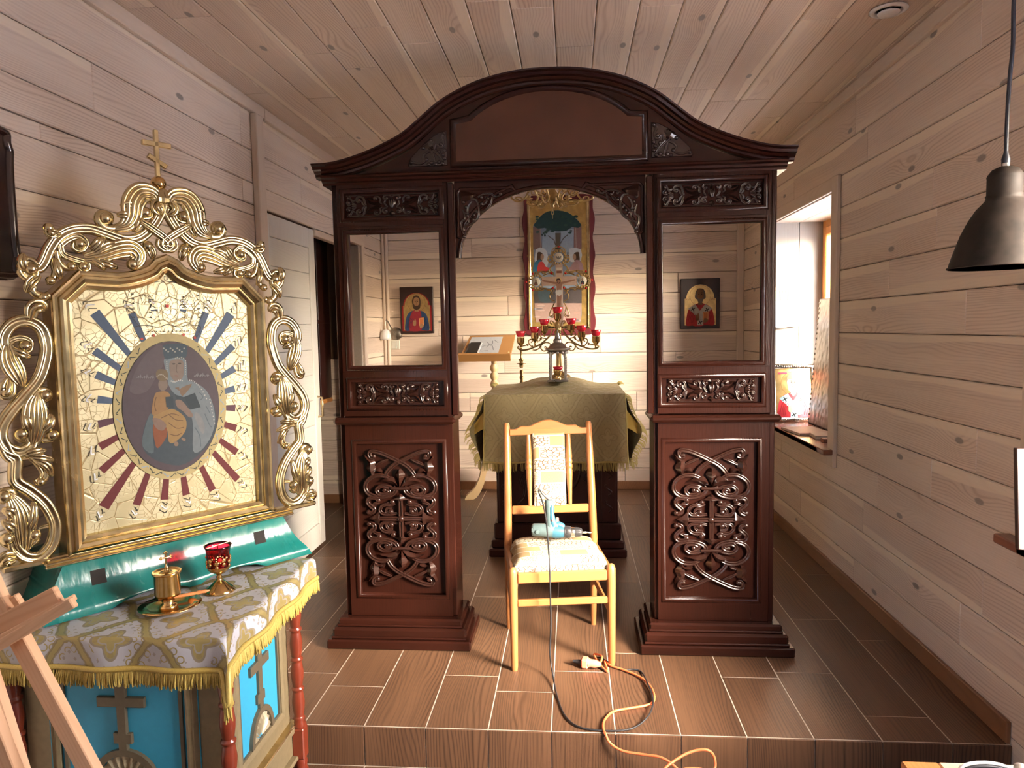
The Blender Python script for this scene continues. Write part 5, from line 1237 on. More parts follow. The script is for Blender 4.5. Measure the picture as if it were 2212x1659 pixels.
# ------------------------------------------------------------ lamps and fittings
M_RUST = flat('dark_weathered_steel', (.019, .014, .011), .65, 0, 0, .8, 30., .25); M_WHITE = flat('white_enamel', (.78, .77, .74), .35)
pd = thing('pendant_lamp', 'dark weathered bell-shaped pendant lamp on a black cord near the right wall', 'lamp', (1.134, 2.0, 1.516))
o = (1.134, 2.0, 1.516); k = .000485
outer = [(258, 0), (256, 6), (250, 30), (232, 90), (200, 185), (165, 260), (130, 318), (100, 350), (88, 366), (86, 376), (90, 384), (84, 392), (84, 480), (86, 486), (80, 500), (62, 524), (30, 538), (20, 540)]
mb = MB(); mb.lathe([(r*k, h*k) for r, h in outer], o, seg=40); mb.lathe([(r*k, h*k) for r, h in ((258, 0), (263, 2), (262, 8), (256, 8))], o, seg=40); sh_ = mb.build('shade', M_RUST, pd, True)
mb = MB(); mb.lathe([(252*k, .5*k), (245*k, 30*k), (227*k, 90*k), (195*k, 185*k), (160*k, 260*k), (125*k, 318*k), (80*k, 350*k), (0, 352*k)], o, seg=40); mb.build('white_lining', M_WHITE, sh_, True)
mb = MB(); mb.lathe([(20*k, 538*k), (20*k, 556*k)], o, seg=12); mb.build('ferrule', M_STEEL, pd, True)
mb = MB(); t = V(o)+V((0, 0, 556*k)); mb.tube([t, t+V((0, 0, .012)), t+V((0, 0, .026)), t+V((0, 0, .032))], [.010, .0105, .006, .005], 10)
top = V((1.142, 1.99, H+.0)); mb.tube(cr([t+V((0, 0, .03)), t+V((0, 0, .12)), t+V((.003, 0, .22)), t+V((.006, -.003, .30)), t+V((.004, -.004, .42)), V((1.142, 1.99, H-.02))], 5), .0052, 8)
mb.build('cord', flat('black_navy_cord', (.012, .014, .022), .4), pd, True)
mb = MB(); mb.lathe([(.05, -.022), (.048, -.004), (.045, 0)], (1.142, 1.99, H), seg=24); mb.build('ceiling_cup', M_RUST, pd, True)
vt = thing('ceiling_vent', 'round white air vent set in the plank ceiling near the right wall', 'vent', (1.20, 2.885, H))
mb = MB(); mb.lathe([(.050, .0), (.066, -.004), (.068, -.008), (.060, -.013), (.050, -.012), (.046, -.006), (.044, 0)], (1.20, 2.885, H), seg=36); mb.build('ring', M_WHITE, vt, True)
mb = MB(); mb.lathe([(.012, .0), (.012, -.010), (.034, -.012), (.040, -.016), (.036, -.021), (.010, -.024), (.0, -.024)], (1.20, 2.885, H), seg=32); mb.build('valve_disc', M_WHITE, vt, True)
wlmp = thing('wall_lamp', 'small wall lamp with white glass bell shade left of the icon on back wall', 'lamp', (-1.504, YB-.002, 1.357))
mb = MB(); mb.lathe([(.055, 0), (.055, .006), (.045, .014), (.0, .016)], (-1.500, YB-.001, 1.353), (0, -1, 0), 24); mb.build('back_plate', M_SILVER, wlmp, True)
mb = MB(); mb.tube(cr([(-1.505, YB-.015, 1.36), (-1.525, YB-.05, 1.40), (-1.548, YB-.10, 1.465), (-1.560, YB-.12, 1.46), (-1.562, YB-.12, 1.41), (-1.560, YB-.12, 1.39)], 5), .005, 8); mb.build('arm', M_SILVER, wlmp, True)
mb = MB(); mb.lathe([(.016, 1.392), (.030, 1.38), (.042, 1.35), (.046, 1.32), (.043, 1.305), (.040, 1.306), (.042, 1.32), (.038, 1.35), (.026, 1.376), (.0, 1.384)], (-1.560, YB-.12, 0), seg=24); mb.build('shade', M_WHITE, wlmp, True)
sw = thing('light_switch', 'cream square light switch under the wall lamp on the back wall', 'switch', (-1.512, YB-.001, 1.258))
mb = MB(); mb.box(-1.552, -1.470, YB-.010, YB-.0005, 1.218, 1.298, .003); mb.build('switch_frame', flat('cream_plastic', (.66, .64, .54), .35), sw, True)
mb = MB(); mb.box(-1.540, -1.496, YB-.015, YB-.0095, 1.228, 1.288, .002); mb.box(-1.494, -1.484, YB-.014, YB-.0095, 1.228, 1.288, .002); mb.build('rocker', flat('cream_plastic', (.66, .64, .54), .35), sw, True)
# dark framed picture at the left edge
dp = thing('framed_picture', 'dark carved picture frame hanging on the left wall at the photo edge', 'picture', (XL, 1.72, 1.755))
pts = []
yc, zc, hw, hh = 1.725, 1.757, .228, .215
for a, b in ((1, 1), (-1, 1), (-1, -1), (1, -1)):
    c = [(.60, 1.0), (.80, 1.0), (.93, .97), (.97, .90), (.965, .80), (1.0, .70), (.985, .55), (.975, .30)] if a*b > 0 else [(.975, .30), (.985, .55), (1.0, .70), (.965, .80), (.97, .90), (.93, .97), (.80, 1.0), (.60, 1.0)]
    pts += [(yc+a*hw*x, zc+b*hh*z) for x, z in c[::-1]]
pts = cr(pts, 3, True)
M_BLKW = flat('black_brown_lacquer', (.022, .009, .007), .2, 0, .5)
mb = MB(); mb.prism(pts, (XL, 0, 0), (0, 1, 0), (0, 0, 1), (1, 0, 0), .0005, .028, .008)
ii = offset(pts if sum(pts[i][0]*pts[(i+1) % len(pts)][1]-pts[(i+1) % len(pts)][0]*pts[i][1] for i in range(len(pts))) > 0 else pts[::-1], -.014)
mb.sweep([(.010, 0), (.008, .010), (0, .014), (-.008, .008), (-.012, 0)], [V((XL+.026, a, b)) for a, b in ii], (1, 0, 0), closed=True, smooth=True)
mb.build('frame', M_BLKW, dp, True)
a = Art((XL+.0285, 0, 0), (0, 1, 0), (0, 0, 1), (1, 0, 0), .0001); a.poly(M_GOLDL, [(yc-.15, zc-.15), (yc+.15, zc-.15), (yc+.15, zc+.15), (yc-.15, zc+.15)]); a.ell((.25, .05, .05), yc, zc-.03, .08, .11); a.ell((.35, .22, .14), yc, zc+.08, .03, .04); a.build('picture', dp, True)
# table corner at lower right with a board, paper and goggles
lt = thing('side_table', 'pale wooden tabletop with varnished end at the lower right corner', 'table', (1.0, 1.32, ZF))
tz2 = AT(1945, 1643, 'y', 1.5).z; tx = AT(1945, 1643, 'y', 1.5).x
mb = MB(); mb.box(tx+.075, 1.33, 1.10, 1.50, tz2-.022, tz2, .003); mb.build('tabletop', wood('pale_pine_board', (.72, .52, .30), (.55, .36, .18), .4, axis='y', fine=.3, ringk=.3), lt, True)
mb = MB(); mb.box(tx, tx+.0745, 1.10, 1.50, tz2-.022, tz2, .003); mb.build('varnished_end', wood('varnished_orange_pine', (.50, .20, .06), (.34, .11, .03), .25, .3, axis='y'), lt, True)
for x, y in ((tx+.05, 1.14), (tx+.05, 1.46), (1.29, 1.14), (1.29, 1.46)):
    mb = MB(); mb.box(x-.02, x+.02, y-.02, y+.02, ZF, tz2-.022, .002); mb.build('leg', M_RAWP, lt, True)
x5 = AT(2140, 1655, 'y', 1.46).x
pp = thing('paper_sheet', 'white sheet of paper lying on the tabletop at the lower right', 'paper', (x5+.12, 1.36, tz2))
mb = MB(); mb.box(x5, x5+.22, 1.20, 1.488, tz2+.0005, tz2+.0015); mb.build('sheet', flat('white_paper', (.82, .82, .80), .7), pp, True)
gg = thing('goggles', 'black goggles with a white rim lying on the tabletop at the lower right', 'goggles', (x5-.02, 1.46, tz2))
mb = MB(); mb.tube([(x5-.055+.05*(1-cos(pi*k/10)), 1.47, tz2+.002+.018*sin(pi*k/10)) for k in range(11)], .0035, 8); mb.build('rim', M_WHITE, gg, True)
mb = MB(); mb.tube([(x5-.048+.043*(1-cos(pi*k/10)), 1.468, tz2+.001+.012*sin(pi*k/10)) for k in range(11)], .004, 8); mb.box(x5-.045, x5+.035, 1.452, 1.466, tz2+.001, tz2+.010, .003); mb.build('lens', M_BLK, gg, True)
kn = AT(2207, 1650, 'y', 1.45)
mb = MB(); mb.lathe([(.010, 0), (.012, .004), (.008, .010), (.014, .018), (.013, .026), (.0, .030)], (kn.x, kn.y, tz2+.0005), seg=16)
tag(mb.build('turned_knob', flat('beige_knob', (.55, .47, .36), .4), None), 'small beige turned knob at the right edge of the lower right tabletop', 'knob')
# ------------------------------------------------------------ icons: painted boards
SKIN, HAIR, GOLDP = (.30, .17, .085), (.06, .035, .022), goldmat('gold_ground', (.72, .52, .22), .42)
def saint(a, cx, z0, w, h, mantle, robe, hair, beard, bald=False, stole=None, hat=None, book=(.48, .16, .06), skin=SKIN):
    """half-length figure in the box of width w, height h standing on z0"""
    X = lambda x: cx+x*w; Zz = lambda z: z0+z*h
    P = lambda c, pts, sm=3: a.poly(c, [(X(x), Zz(z)) for x, z in pts], sm)
    a.ring((.35, .20, .08), X(0), Zz(.70), .34*w, .34*w, .012*w)
    P(mantle, [(-.46, 0), (-.44, .22), (-.36, .40), (-.16, .50), (.16, .50), (.36, .40), (.44, .22), (.46, 0), (.2, .0), (-.2, 0)], 3)
    P(robe, [(-.14, .50), (.14, .50), (.18, .2), (.15, .0), (-.28, .0), (-.30, .25)], 3)
    if stole:
        P(stole, [(-.40, .40), (-.16, .50), (.10, .22), (-.05, .16)], 0); P(stole, [(.40, .40), (.16, .50), (-.16, .20), (.02, .12)], 0)
        P(stole, [(-.08, .22), (.10, .22), (.10, 0), (-.10, 0)], 0)
        for x, z in ((-.24, .38), (.22, .36), (0, .06)):
            a.line((.03, .03, .03), [(X(x-.07), Zz(z-.025)), (X(x+.07), Zz(z+.03))], .03*w); a.line((.03, .03, .03), [(X(x-.035), Zz(z+.05)), (X(x+.035), Zz(z-.05))], .03*w)
    P(skin, [(-.06, .56), (.06, .56), (.08, .48), (-.08, .48)], 0)
    P(hair, [(-.15, .66), (-.16, .76), (-.10, .86), (0, .885), (.10, .86), (.16, .76), (.15, .62), (.10, .54), (-.10, .54)] if not bald else [(-.15, .62), (-.16, .76), (-.10, .85), (0, .87), (.10, .85), (.16, .76), (.15, .62)], 3)
    P(skin, [(-.10, .64), (-.11, .76), (-.06, .83 if not bald else .855), (.06, .83 if not bald else .855), (.11, .76), (.10, .64), (.05, .57), (-.05, .57)], 3)
    P(beard, [(-.10, .68), (-.06, .63), (.06, .63), (.10, .68), (.09, .58), (.0, .51 if not hat else .44), (-.09, .58)], 3)
    for x in (-.045, .045): a.ell((.02, .015, .01), X(x), Zz(.735), .02*w, .010*h)
    for x in (-.045, .045): a.line((.05, .03, .02), [(X(x-.03), Zz(.765)), (X(x), Zz(.775)), (X(x+.03), Zz(.765))], .012*w)
    a.line((.16, .08, .04), [(X(.0), Zz(.755)), (X(-.01), Zz(.69)), (X(.015), Zz(.685))], .014*w); a.line((.22, .06, .05), [(X(-.03), Zz(.645)), (X(.03), Zz(.645))], .014*w)
    if hat: P(hat, [(-.19, .72), (-.17, .84), (-.04, .95), (0, .97), (.04, .95), (.17, .84), (.19, .72), (.12, .79), (-.12, .79)], 2)
    for k in range(4): a.line(tuple(q*.55 for q in mantle), [(X(-.40+.05*k), Zz(.05)), (X(-.36+.05*k), Zz(.2)), (X(-.28+.05*k), Zz(.34-.02*k))], .012*w, 3)
    for k in range(3): a.line(tuple(q*.55 for q in mantle), [(X(.40-.05*k), Zz(.05)), (X(.37-.05*k), Zz(.2)), (X(.28-.05*k), Zz(.34-.02*k))], .012*w, 3)
    P(book, [(.08, .10), (.27, .12), (.27, .33), (.08, .31)], 0); a.line((.70, .52, .25), [(X(.10), Zz(.12)), (X(.25), Zz(.14)), (X(.25), Zz(.31)), (X(.10), Zz(.29)), (X(.10), Zz(.12))], .010*w)
    P(skin, [(.10, .06), (.24, .08), (.24, .14), (.14, .17)], 2); P(skin, [(-.14, .12), (-.05, .12), (-.03, .22), (-.07, .30), (-.10, .24), (-.13, .26), (-.16, .18)], 2)
def arched(w, h, n=14):
    q = h*.62
    return [(-w/2, 0), (w/2, 0), (w/2, q), (w*.45, q)]+[(w*.45*cos(pi*k/n), q+w*.45*sin(pi*k/n)) for k in range(1, n)]+[(-w*.45, q), (-w/2, q)]
M_BOARDD = flat('dark_icon_board', (.028, .012, .009), .4)
def wallicon(label, cx, z0, w, h, yb, tilt, edge, fig, letters):
    t = thing('icon', label, 'icon', (cx, yb, z0))
    M = Matrix.Translation((cx, yb-.004, z0)) @ Matrix.Rotation(tilt, 4, 'X') @ Matrix.Translation((-cx, -(yb-.004), -z0))
    mb = MB(); mb.box(cx-w/2, cx+w/2, yb-.034, yb-.006, z0, z0+h, .003); mb.xf(M); mb.build('board', M_BOARDD, t, True)
    a = Art((cx, yb-.0345, z0+h*.07), (1, 0, 0), (0, 0, 1), (0, -1, 0), .00006)
    if edge: a.poly(edge, [(x*1.06, -.006+z*1.02) for x, z in arched(w*.84, h*.86)])
    a.poly(GOLDP, arched(w*.80, h*.86)); fig(a, w*.80, h*.86)
    for sx in (-1, 1):
        for k in range(letters): a.line((.22, .06, .03), [(sx*w*.33-.016+k*.009, h*.50), (sx*w*.33-.014+k*.009, h*.53), (sx*w*.33-.010+k*.009, h*.505+.01*(k % 2))], .0025)
    a.mb.xf(M); a.build('painting', t, True); return t
wallicon('icon of a dark-haired bearded man in blue and crimson, left on back wall', -1.307, 1.352, .285, .395, YB, .02, (.24, .02, .02), lambda a, w, h: saint(a, 0, 0, w*.98, h*.98, (.03, .055, .12), (.23, .025, .035), HAIR, HAIR), 1)
for sx in (-1, 1): pass
wallicon('icon of a balding grey-bearded bishop in crimson, right on back wall', 1.056, 1.350, .315, .41, YB, .012, None, lambda a, w, h: saint(a, 0, 0, w*.98, h*.98, (.34, .03, .03), (.30, .03, .03), (.13, .11, .09), (.14, .12, .10), True, (.40, .37, .31), None, (.42, .14, .05), (.20, .10, .05)), 4)

# ------------------------------------------------------------ tall painting in gold and crimson frame on the back wall
pcx, pz0, pz1, phw = -.098, 1.318, 2.472, .292
pt = thing('tall_painting', 'tall painting of two seated figures under an oak in a wavy crimson frame', 'painting', (pcx, YB, pz0))
pts = []
for a, b, n in ((1, 0, 9), (0, 1, 5), (-1, 0, 9), (0, -1, 5)): pass
L = [(phw*(1+.035*sin(k*1.75)), pz0+.04+(pz1-pz0-.08)*k/14) for k in range(15)]
out = [(phw*.6, pz0), (phw*.93, pz0+.004)]+L+[(phw*.95, pz1-.01), (phw*.6, pz1+.004), (phw*.25, pz1-.006), (0, pz1+.008)]
out = cr(out+[(-x, z) for x, z in out[:-1]][::-1], 3, True)
M_CRIM = flat('crimson_velvet_frame', (.115, .008, .014), .5)
mb = MB(); mb.prism(out, (pcx, YB-.001, 0), (1, 0, 0), (0, 0, 1), (0, -1, 0), 0, .030, .006); mb.build('crimson_frame', M_CRIM, pt, True)
gx, g0, g1 = .243, pz0+.062, pz1-.052
mb = MB(); mb.sweep([(-.012, 0), (-.011, .010), (-.004, .014), (.004, .012), (.008, .016), (.014, .008), (.016, 0)], [(pcx-gx, YB-.031, g0), (pcx+gx, YB-.031, g0), (pcx+gx, YB-.031, g1), (pcx-gx, YB-.031, g1)], (0, -1, 0), closed=True); mb.build('gold_moulding', M_GOLD, pt, True)
a = Art((pcx, YB-.0315, 0), (1, 0, 0), (0, 0, 1), (0, -1, 0), .00006)
a.poly(goldmat('gold_mat', (.60, .42, .15), .5), [(-gx, g0), (gx, g0), (gx, g1), (-gx, g1)])
def z4(pts): 
    r = []
    for x, y in pts: p = AT(1120+x*.1869, 410+y*.1869, 'y', YB-.032); r.append((p.x-pcx, p.z))
    return r
P = lambda c, pts, sm=0: a.poly(c, cr(z4(pts), sm, True) if sm else z4(pts))
for k in range(9): a.ring((.42, .27, .08), *z4([(450+(-1)**k*330, 420+k*115)])[0], .014, .014, .003, 12)
P((.20, .25, .32), [(168, 430), (175, 400), (215, 360), (260, 300), (340, 250), (455, 235), (570, 260), (650, 320), (680, 340), (722, 400), (730, 1450), (715, 1530), (205, 1530), (190, 1450)])
P((.30, .38, .46), [(280, 500), (430, 480), (430, 760), (270, 720)]); P((.32, .40, .48), [(490, 480), (640, 450), (630, 720), (490, 720)])
P((.20, .13, .11), [(168, 430), (250, 420), (275, 700), (170, 690)]); P((.22, .13, .115), [(640, 430), (728, 400), (730, 680), (640, 690)])
for x in (250, 660): a.line((.33, .27, .24), z4([(x, 440), (x+8, 700)]), .006)
P((.022, .052, .052), [(175, 410), (215, 360), (260, 300), (340, 250), (455, 238), (570, 262), (650, 320), (722, 400), (690, 440), (620, 430), (560, 470), (470, 480), (380, 470), (300, 440), (230, 450)], 2)
rl = random.Random(9)
for k in range(44):
    x, y = rl.uniform(210, 690), rl.uniform(300, 540); 
    if abs(x-450) < 60 and y > 480: continue
    a.ell(rl.choice([(.025, .06, .05), (.035, .075, .06), (.02, .045, .045)]), *z4([(x, y)])[0], rl.uniform(.008, .018), rl.uniform(.006, .012), n=9)
P((.085, .075, .055), [(425, 500), (490, 500), (480, 640), (495, 720), (415, 720), (430, 640)])
a.line((.08, .07, .055), z4([(430, 640), (410, 580), (340, 530)]), .007); a.line((.08, .07, .055), z4([(485, 620), (520, 560), (570, 520)]), .007)
P((.55, .60, .62), [(200, 690), (300, 680), (340, 760), (330, 900), (200, 900)], 2); P((.55, .60, .62), [(590, 680), (720, 690), (720, 820), (600, 830)], 2)
def sitter(s, hx, robe, cloak):
    f = lambda pts: [(hx+s*x, y) for x, y in pts]
    P((.06, .035, .03), f([(-38, 760), (-30, 720), (10, 725), (30, 760), (15, 830), (-40, 830)]), 2); P((.36, .24, .17), f([(5, 745), (35, 750), (38, 790), (20, 812), (0, 800)]), 2)
    P(cloak, f([(-40, 815), (10, 815), (0, 880), (-20, 950), (-85, 950), (-75, 860)]), 2); P(robe, f([(-20, 840), (30, 835), (60, 890), (95, 900), (80, 940), (0, 955), (-40, 940)]), 2)
sitter(1, 255, (.44, .05, .05), (.05, .19, .33)); sitter(-1, 665, (.30, .19, .20), (.32, .21, .24))
P((.06, .055, .06), [(180, 1140), (730, 1140), (730, 1310), (185, 1310)]); P((.05, .075, .09), [(230, 1160), (360, 1170), (370, 1300), (250, 1290)], 2); P((.085, .075, .08), [(590, 1170), (710, 1160), (720, 1290), (580, 1300)], 2)
P((.36, .25, .22), [(187, 1310), (730, 1310), (725, 1450), (712, 1530), (205, 1530), (190, 1450)])
for k in range(16): x, y = rl.uniform(210, 690), rl.uniform(1330, 1510); P(rl.choice([(.30, .33, .38), (.46, .34, .30), (.20, .16, .17), (.42, .26, .22)]), [(x-40, y), (x, y-10), (x+45, y-3), (x+30, y+9), (x-25, y+8)], 2)
a.build('painting', pt, True)

# ------------------------------------------------------------ altar, its cover and what stands on it
AX0, AX1, AY0, AY1 = -.465, .265, 4.25, 4.93
M_WALN = wood('dark_carved_walnut', (.045, .013, .009), (.018, .006, .005), .35, .05, axis='z', spec=.3)
al = thing('altar_table', 'dark carved wooden altar table on a stepped plinth behind the chair', 'altar', (-.1, 4.59, 0))
mb = MB(); mb.box(AX0, AX1, AY0, AY1, .20, .975, .004); mb.build('body', M_WALN, al, True)
for i, (e, z0, z1) in enumerate(((.05, 0, .05), (.035, .05, .10), (.018, .10, .20))):
    mb = MB(); mb.box(AX0-e, AX1+e, AY0-e, AY1+e, z0, z1, .008); mb.build('plinth_step', M_WALN, al, True)
for x0, x1 in ((AX0, AX0+.11), (AX1-.11, AX1)):
    mb = MB(); mb.box(x0+.012, x1-.012, AY0-.012, AY0, .21, .96, .004); xm = (x0+x1)/2
    for k in range(7): mb.tube([V((xm+.02*sin(t), AY0-.013, .27+.1*k+t*.012)) for t in [q*.7 for q in range(9)]], .006, 6)
    mb.build('carved_pilaster', M_WALN, al, True)
mb = MB(); xm = (AX0+AX1)/2
mb.tube([(xm+.15*cos(2*pi*k/32), AY0-.002, .58+.22*sin(2*pi*k/32)) for k in range(32)], .010, 8, closed=True)
for sg in (-1, 1):
    for zc in (.40, .62): stroke(mb, [(sg*.19, .0, .7), (sg*.22, .05), (sg*.19, .10), (sg*.165, .07), (sg*.185, .05), (sg*.2, -.04), (sg*.235, -.08), (sg*.21, -.11, .6)], .009, (xm, zc), 1, 1, AY0-.002)
mb.build('carved_front', M_WALN, al, True)
M_ALTC = brocade('olive_gold_brocade', (.40, .335, .165), (.45, .38, .20), (.30, .25, .115), .24, .13, .15, .8)
M_SATIN = flat('yellow_satin_lining', (.55, .38, .09), .4, 0, 0, .2, 10.)
AZ = .985
ac = thing('altar_cloth', 'olive gold brocade altar cloth with yellow fringe covering the dark altar', 'altar cloth', (-.1, 4.59, AZ))
def top(u, v):
    x = -.52+.83*u; y = 4.19+.79*v
    m = .05*math.exp(-((u-.50)/.26)**4)*min(1, max(0, (v-.02)/.5))+.002*sin(u*9)*(v > .05)
    return V((x, y, AZ+m+.004))
mb = MB(); mb.grid(top, 30, 24, uv=lambda u, v: (.83*u, .45+.79*v)); 
def front(u, t):
    x = -.52+.83*u; fold = .010*sin(u*22+1)*t+.006*sin(u*47)*t*t
    e = (u-.5)*2
    return V((x+e*.012*t, 4.188-.012*min(1, t*6)-.015*t+fold, top(u, 0).z-.405*t-.012*abs(e)**3*t*0))
mb.grid(front, 44, 18, uv=lambda u, t: (.83*u, .45-.405*t))
for sg, u in ((-1, 0), (1, 1)):
    def side(v, t, sg=sg, u=u):
        p = top(u, v); fl = max(0, 1-v*5)
        return V((p.x+sg*(.008*min(1, t*6)+.02*t+.012*sin(v*20)*t+fl*.075*math.exp(-((t-.55)/.25)**2)), p.y-.01*fl*t, p.z-.40*t))
    mb.grid(side, 26, 14, uv=lambda v, t: (.83+.4*t, .79*v))
mb.build('brocade', M_ALTC, ac, True)
for sg in (-1, 1):
    x = -.52 if sg < 0 else .31
    mb = MB(); mb.add([(x, 4.185, .90), (x+sg*.045, 4.20, .84), (x+sg*.105, 4.25, .765), (x+sg*.085, 4.25, .735), (x+sg*.03, 4.20, .775), (x, 4.185, .79), (x+sg*.05, 4.24, .80)], [(0, 1, 6), (1, 2, 6), (2, 3, 6), (3, 4, 6), (4, 5, 6), (5, 0, 6)], True)
    mb.build('lining_corner', M_SATIN, ac, True, label='yellow satin lining turned out at the corner')
mb = MB(); rf = random.Random(8); M_FR2 = flat('olive_yellow_fringe', (.52, .42, .14), .5)
def fr_strip(f, n, o):
    for i in range(n):
        s = rf.random(); p = f(s); L = rf.uniform(.038, .055); j = V((rf.uniform(-.008, .008), rf.uniform(-.004, .004), 0))
        mb.tube([p+V(o)*.003, p+V(o)*.005+j*.6-V((0, 0, L*.5)), p+V(o)*.005+j-V((0, 0, L))], [.0025, .0022, .0012], 4)
fr_strip(lambda s: front(s, 1), 260, (0, -1, 0))
for sg, u in ((-1, 0), (1, 1)):
    def sd2(v, t, sg=sg, u=u):
        p = top(u, v); fl = max(0, 1-v*5)
        return V((p.x+sg*(.008*min(1, t*6)+.02*t+.012*sin(v*20)*t+fl*.075*math.exp(-((t-.55)/.25)**2)), p.y-.01*fl*t, p.z-.40*t))
    fr_strip(lambda s: sd2(s, 1), 160, (sg, 0, 0))
    for i in range(110):
        t = rf.random(); p = sd2(0, t); L = rf.uniform(.03, .045); mb.tube([p, p+V((sg*L*.6, 0, -L*.35)), p+V((sg*L*.8, 0, -L*.9))], [.0024, .002, .0011], 4)
    for i in range(50):
        p = top(u, .75+.25*rf.random()); mb.tube([p, p+V((sg*.02+rf.uniform(-.01, .01), .0, .012)), p+V((sg*.035, 0, .004))], [.0024, .002, .001], 4)
mb.build('fringe', M_FR2, ac, True, kind='stuff')
mb = MB()
mb.tube([front(s/60, 1)+V((0, -.003, .004)) for s in range(61)], .006, 6); mb.tube([front(0.002, s/30)+V((0, -.003, 0)) for s in range(31)], .004, 6); mb.tube([front(.998, s/30)+V((0, -.003, 0)) for s in range(31)], .004, 6)
mb.build('hem_braid', M_FR2, ac, True)

CX, CY = -.088, 4.60
TZ5 = AZ+.058
lanz = TZ5
tn = thing('tabernacle', 'tarnished silver lantern-shaped tabernacle with domed roof standing on the altar cloth', 'tabernacle', (CX, 4.50, lanz))
def z5(x, y, d): return AT(1090+.1205*x, 640+.1205*y, 'y', d)
bz = lambda y: z5(940, y, 4.50).z
mb = MB(); mb.box(CX-.065, CX+.065, 4.435, 4.565, lanz, lanz+.012, .003); mb.build('base', M_SILVER, tn, True)
for sx in (-1, 1):
    for sy in (-1, 1):
        mb = MB(); x, y = CX+sx*.046, 4.50+sy*.046; mb.tube([(x, y, lanz+.01), (x, y, bz(1000))], .0075, 8)
        for k in range(9): mb.ball((x+sx*.006, y+sy*.004, lanz+.02+k*.016), .006, seg=6, rings=5)
        mb.build('post', M_SILVER, tn, True)
mb = MB(); zt = bz(990)
for sy in (-1, 1): mb.tube([(CX+.04*cos(pi*k/10), 4.50+sy*.046, zt-.034+.03*sin(pi*k/10)) for k in range(11)], .004, 6)
for k in range(12): an = 2*pi*k/12; mb.ball((CX+.058*cos(an), 4.50+.058*sin(an), zt-.006), .009, seg=6, rings=5)
mb.build('arcade', M_SILVER, tn, True)
mb = MB(); mb.lathe([(.056, bz(1000)), (.062, bz(985)), (.084, bz(940)), (.078, bz(930)), (.058, bz(920)), (.050, bz(880)), (.034, bz(840)), (.024, bz(825)), (.028, bz(800)), (.024, bz(770)), (.016, bz(750)), (.019, bz(730)), (.010, bz(700)), (.014, bz(680)), (.006, bz(650)), (.002, bz(600))], (CX, 4.50, 0), seg=20); mb.build('domed_roof', M_SILVER, tn, True)
vl = thing('altar_votive', 'small gilt votive lamp with red glass inside the silver tabernacle', 'votive lamp', (CX, 4.49, lanz+.012))
mb = MB(); mb.lathe([(.020, lanz+.012), (.022, lanz+.02), (.014, lanz+.03), (.024, lanz+.045), (.028, lanz+.065), (.029, lanz+.075), (.0, lanz+.075)], (CX, 4.49, 0), seg=16, flute=.08); mb.build('gilt_cup', M_BRASS, vl, True)
M_REDS = flat('opaque_red_glass', (.62, .012, .03), .12, 0, .6, .2)  # plain opaque red for the votive cups
mb = MB(); mb.lathe([(.026, lanz+.076), (.032, lanz+.092), (.030, lanz+.092), (.024, lanz+.078), (0, lanz+.077)], (CX, 4.49, 0), seg=16); mb.build('red_glass', M_REDS, vl, True)
# candelabrum
cdl = thing('candelabrum', 'seven-branched brass candelabrum with scrolling arms on the altar', 'candelabrum', (CX, 4.62, TZ5))
cyc = 4.62
ST = lambda *p: [z5(x, y, cyc) for x, y in p]
mb = MB(); mb.lathe([(.055, TZ5), (.05, TZ5+.012), (.02, TZ5+.03), (.012, TZ5+.05), (.012, bz(700)), (.02, bz(680)), (.026, bz(650)), (.018, bz(620)), (.012, bz(560)), (.018, bz(520)), (.012, bz(470)), (.009, bz(400))], (CX, cyc, 0), seg=14); mb.build('stem', M_BRASSD, cdl, True)
half = [([(870, 600), (820, 690), (740, 780), (640, 860), (500, 925), (380, 962), (290, 960), (245, 935), (240, 908), (262, 905)], .009), ([(300, 960), (300, 900), (380, 880), (410, 860)], .006), ([(500, 920), (440, 850), (430, 800), (470, 770), (500, 800), (470, 830)], .006), ([(540, 870), (570, 800), (600, 800), (590, 830)], .005), ([(640, 860), (620, 930), (560, 965), (500, 960)], .006), ([(760, 760), (660, 740), (640, 680), (680, 640), (720, 660), (700, 700)], .006), ([(850, 640), (840, 560), (780, 540), (770, 590), (810, 600)], .006), ([(900, 560), (880, 470), (830, 440), (820, 480), (860, 500)], .006), ([(620, 800), (640, 780), (650, 750)], .006), ([(840, 890), (800, 840), (730, 830), (665, 870), (650, 930), (690, 978), (740, 975), (760, 940), (735, 905), (710, 920)], .0065)]
mbl = MB()
for pts, r in half: mbl.tube(cr(ST(*pts), 5), r*.62, 7)
for x, y in ((300, 880), (410, 870), (700, 690), (500, 905), (650, 760)): mbl.ball(z5(x, y, cyc), .008, seg=8, rings=6)
n0 = len(mbl.v)
mbl.build('arm', M_BRASSD, cdl, True)
mr = MB(); mr.v = [V((2*CX-q.x, q.y, q.z)) for q in mbl.v]; mr.f = [f[::-1] for f in mbl.f]; mr.mi = mbl.mi; mr.sm = mbl.sm; mr.build('arm', M_BRASSD, cdl, True)
cups = [(-.2405, 1.363), (-.149, 1.389), (-.087, 1.436), (0, 1.512), (.086, 1.438), (.152, 1.391), (.243, 1.361)]
wh = ['outermost left', 'second from the left', 'third from the left', 'topmost, central', 'third from the right', 'second from the right', 'outermost right']
stemz = [958, 900, 690, 470, 690, 900, 958]
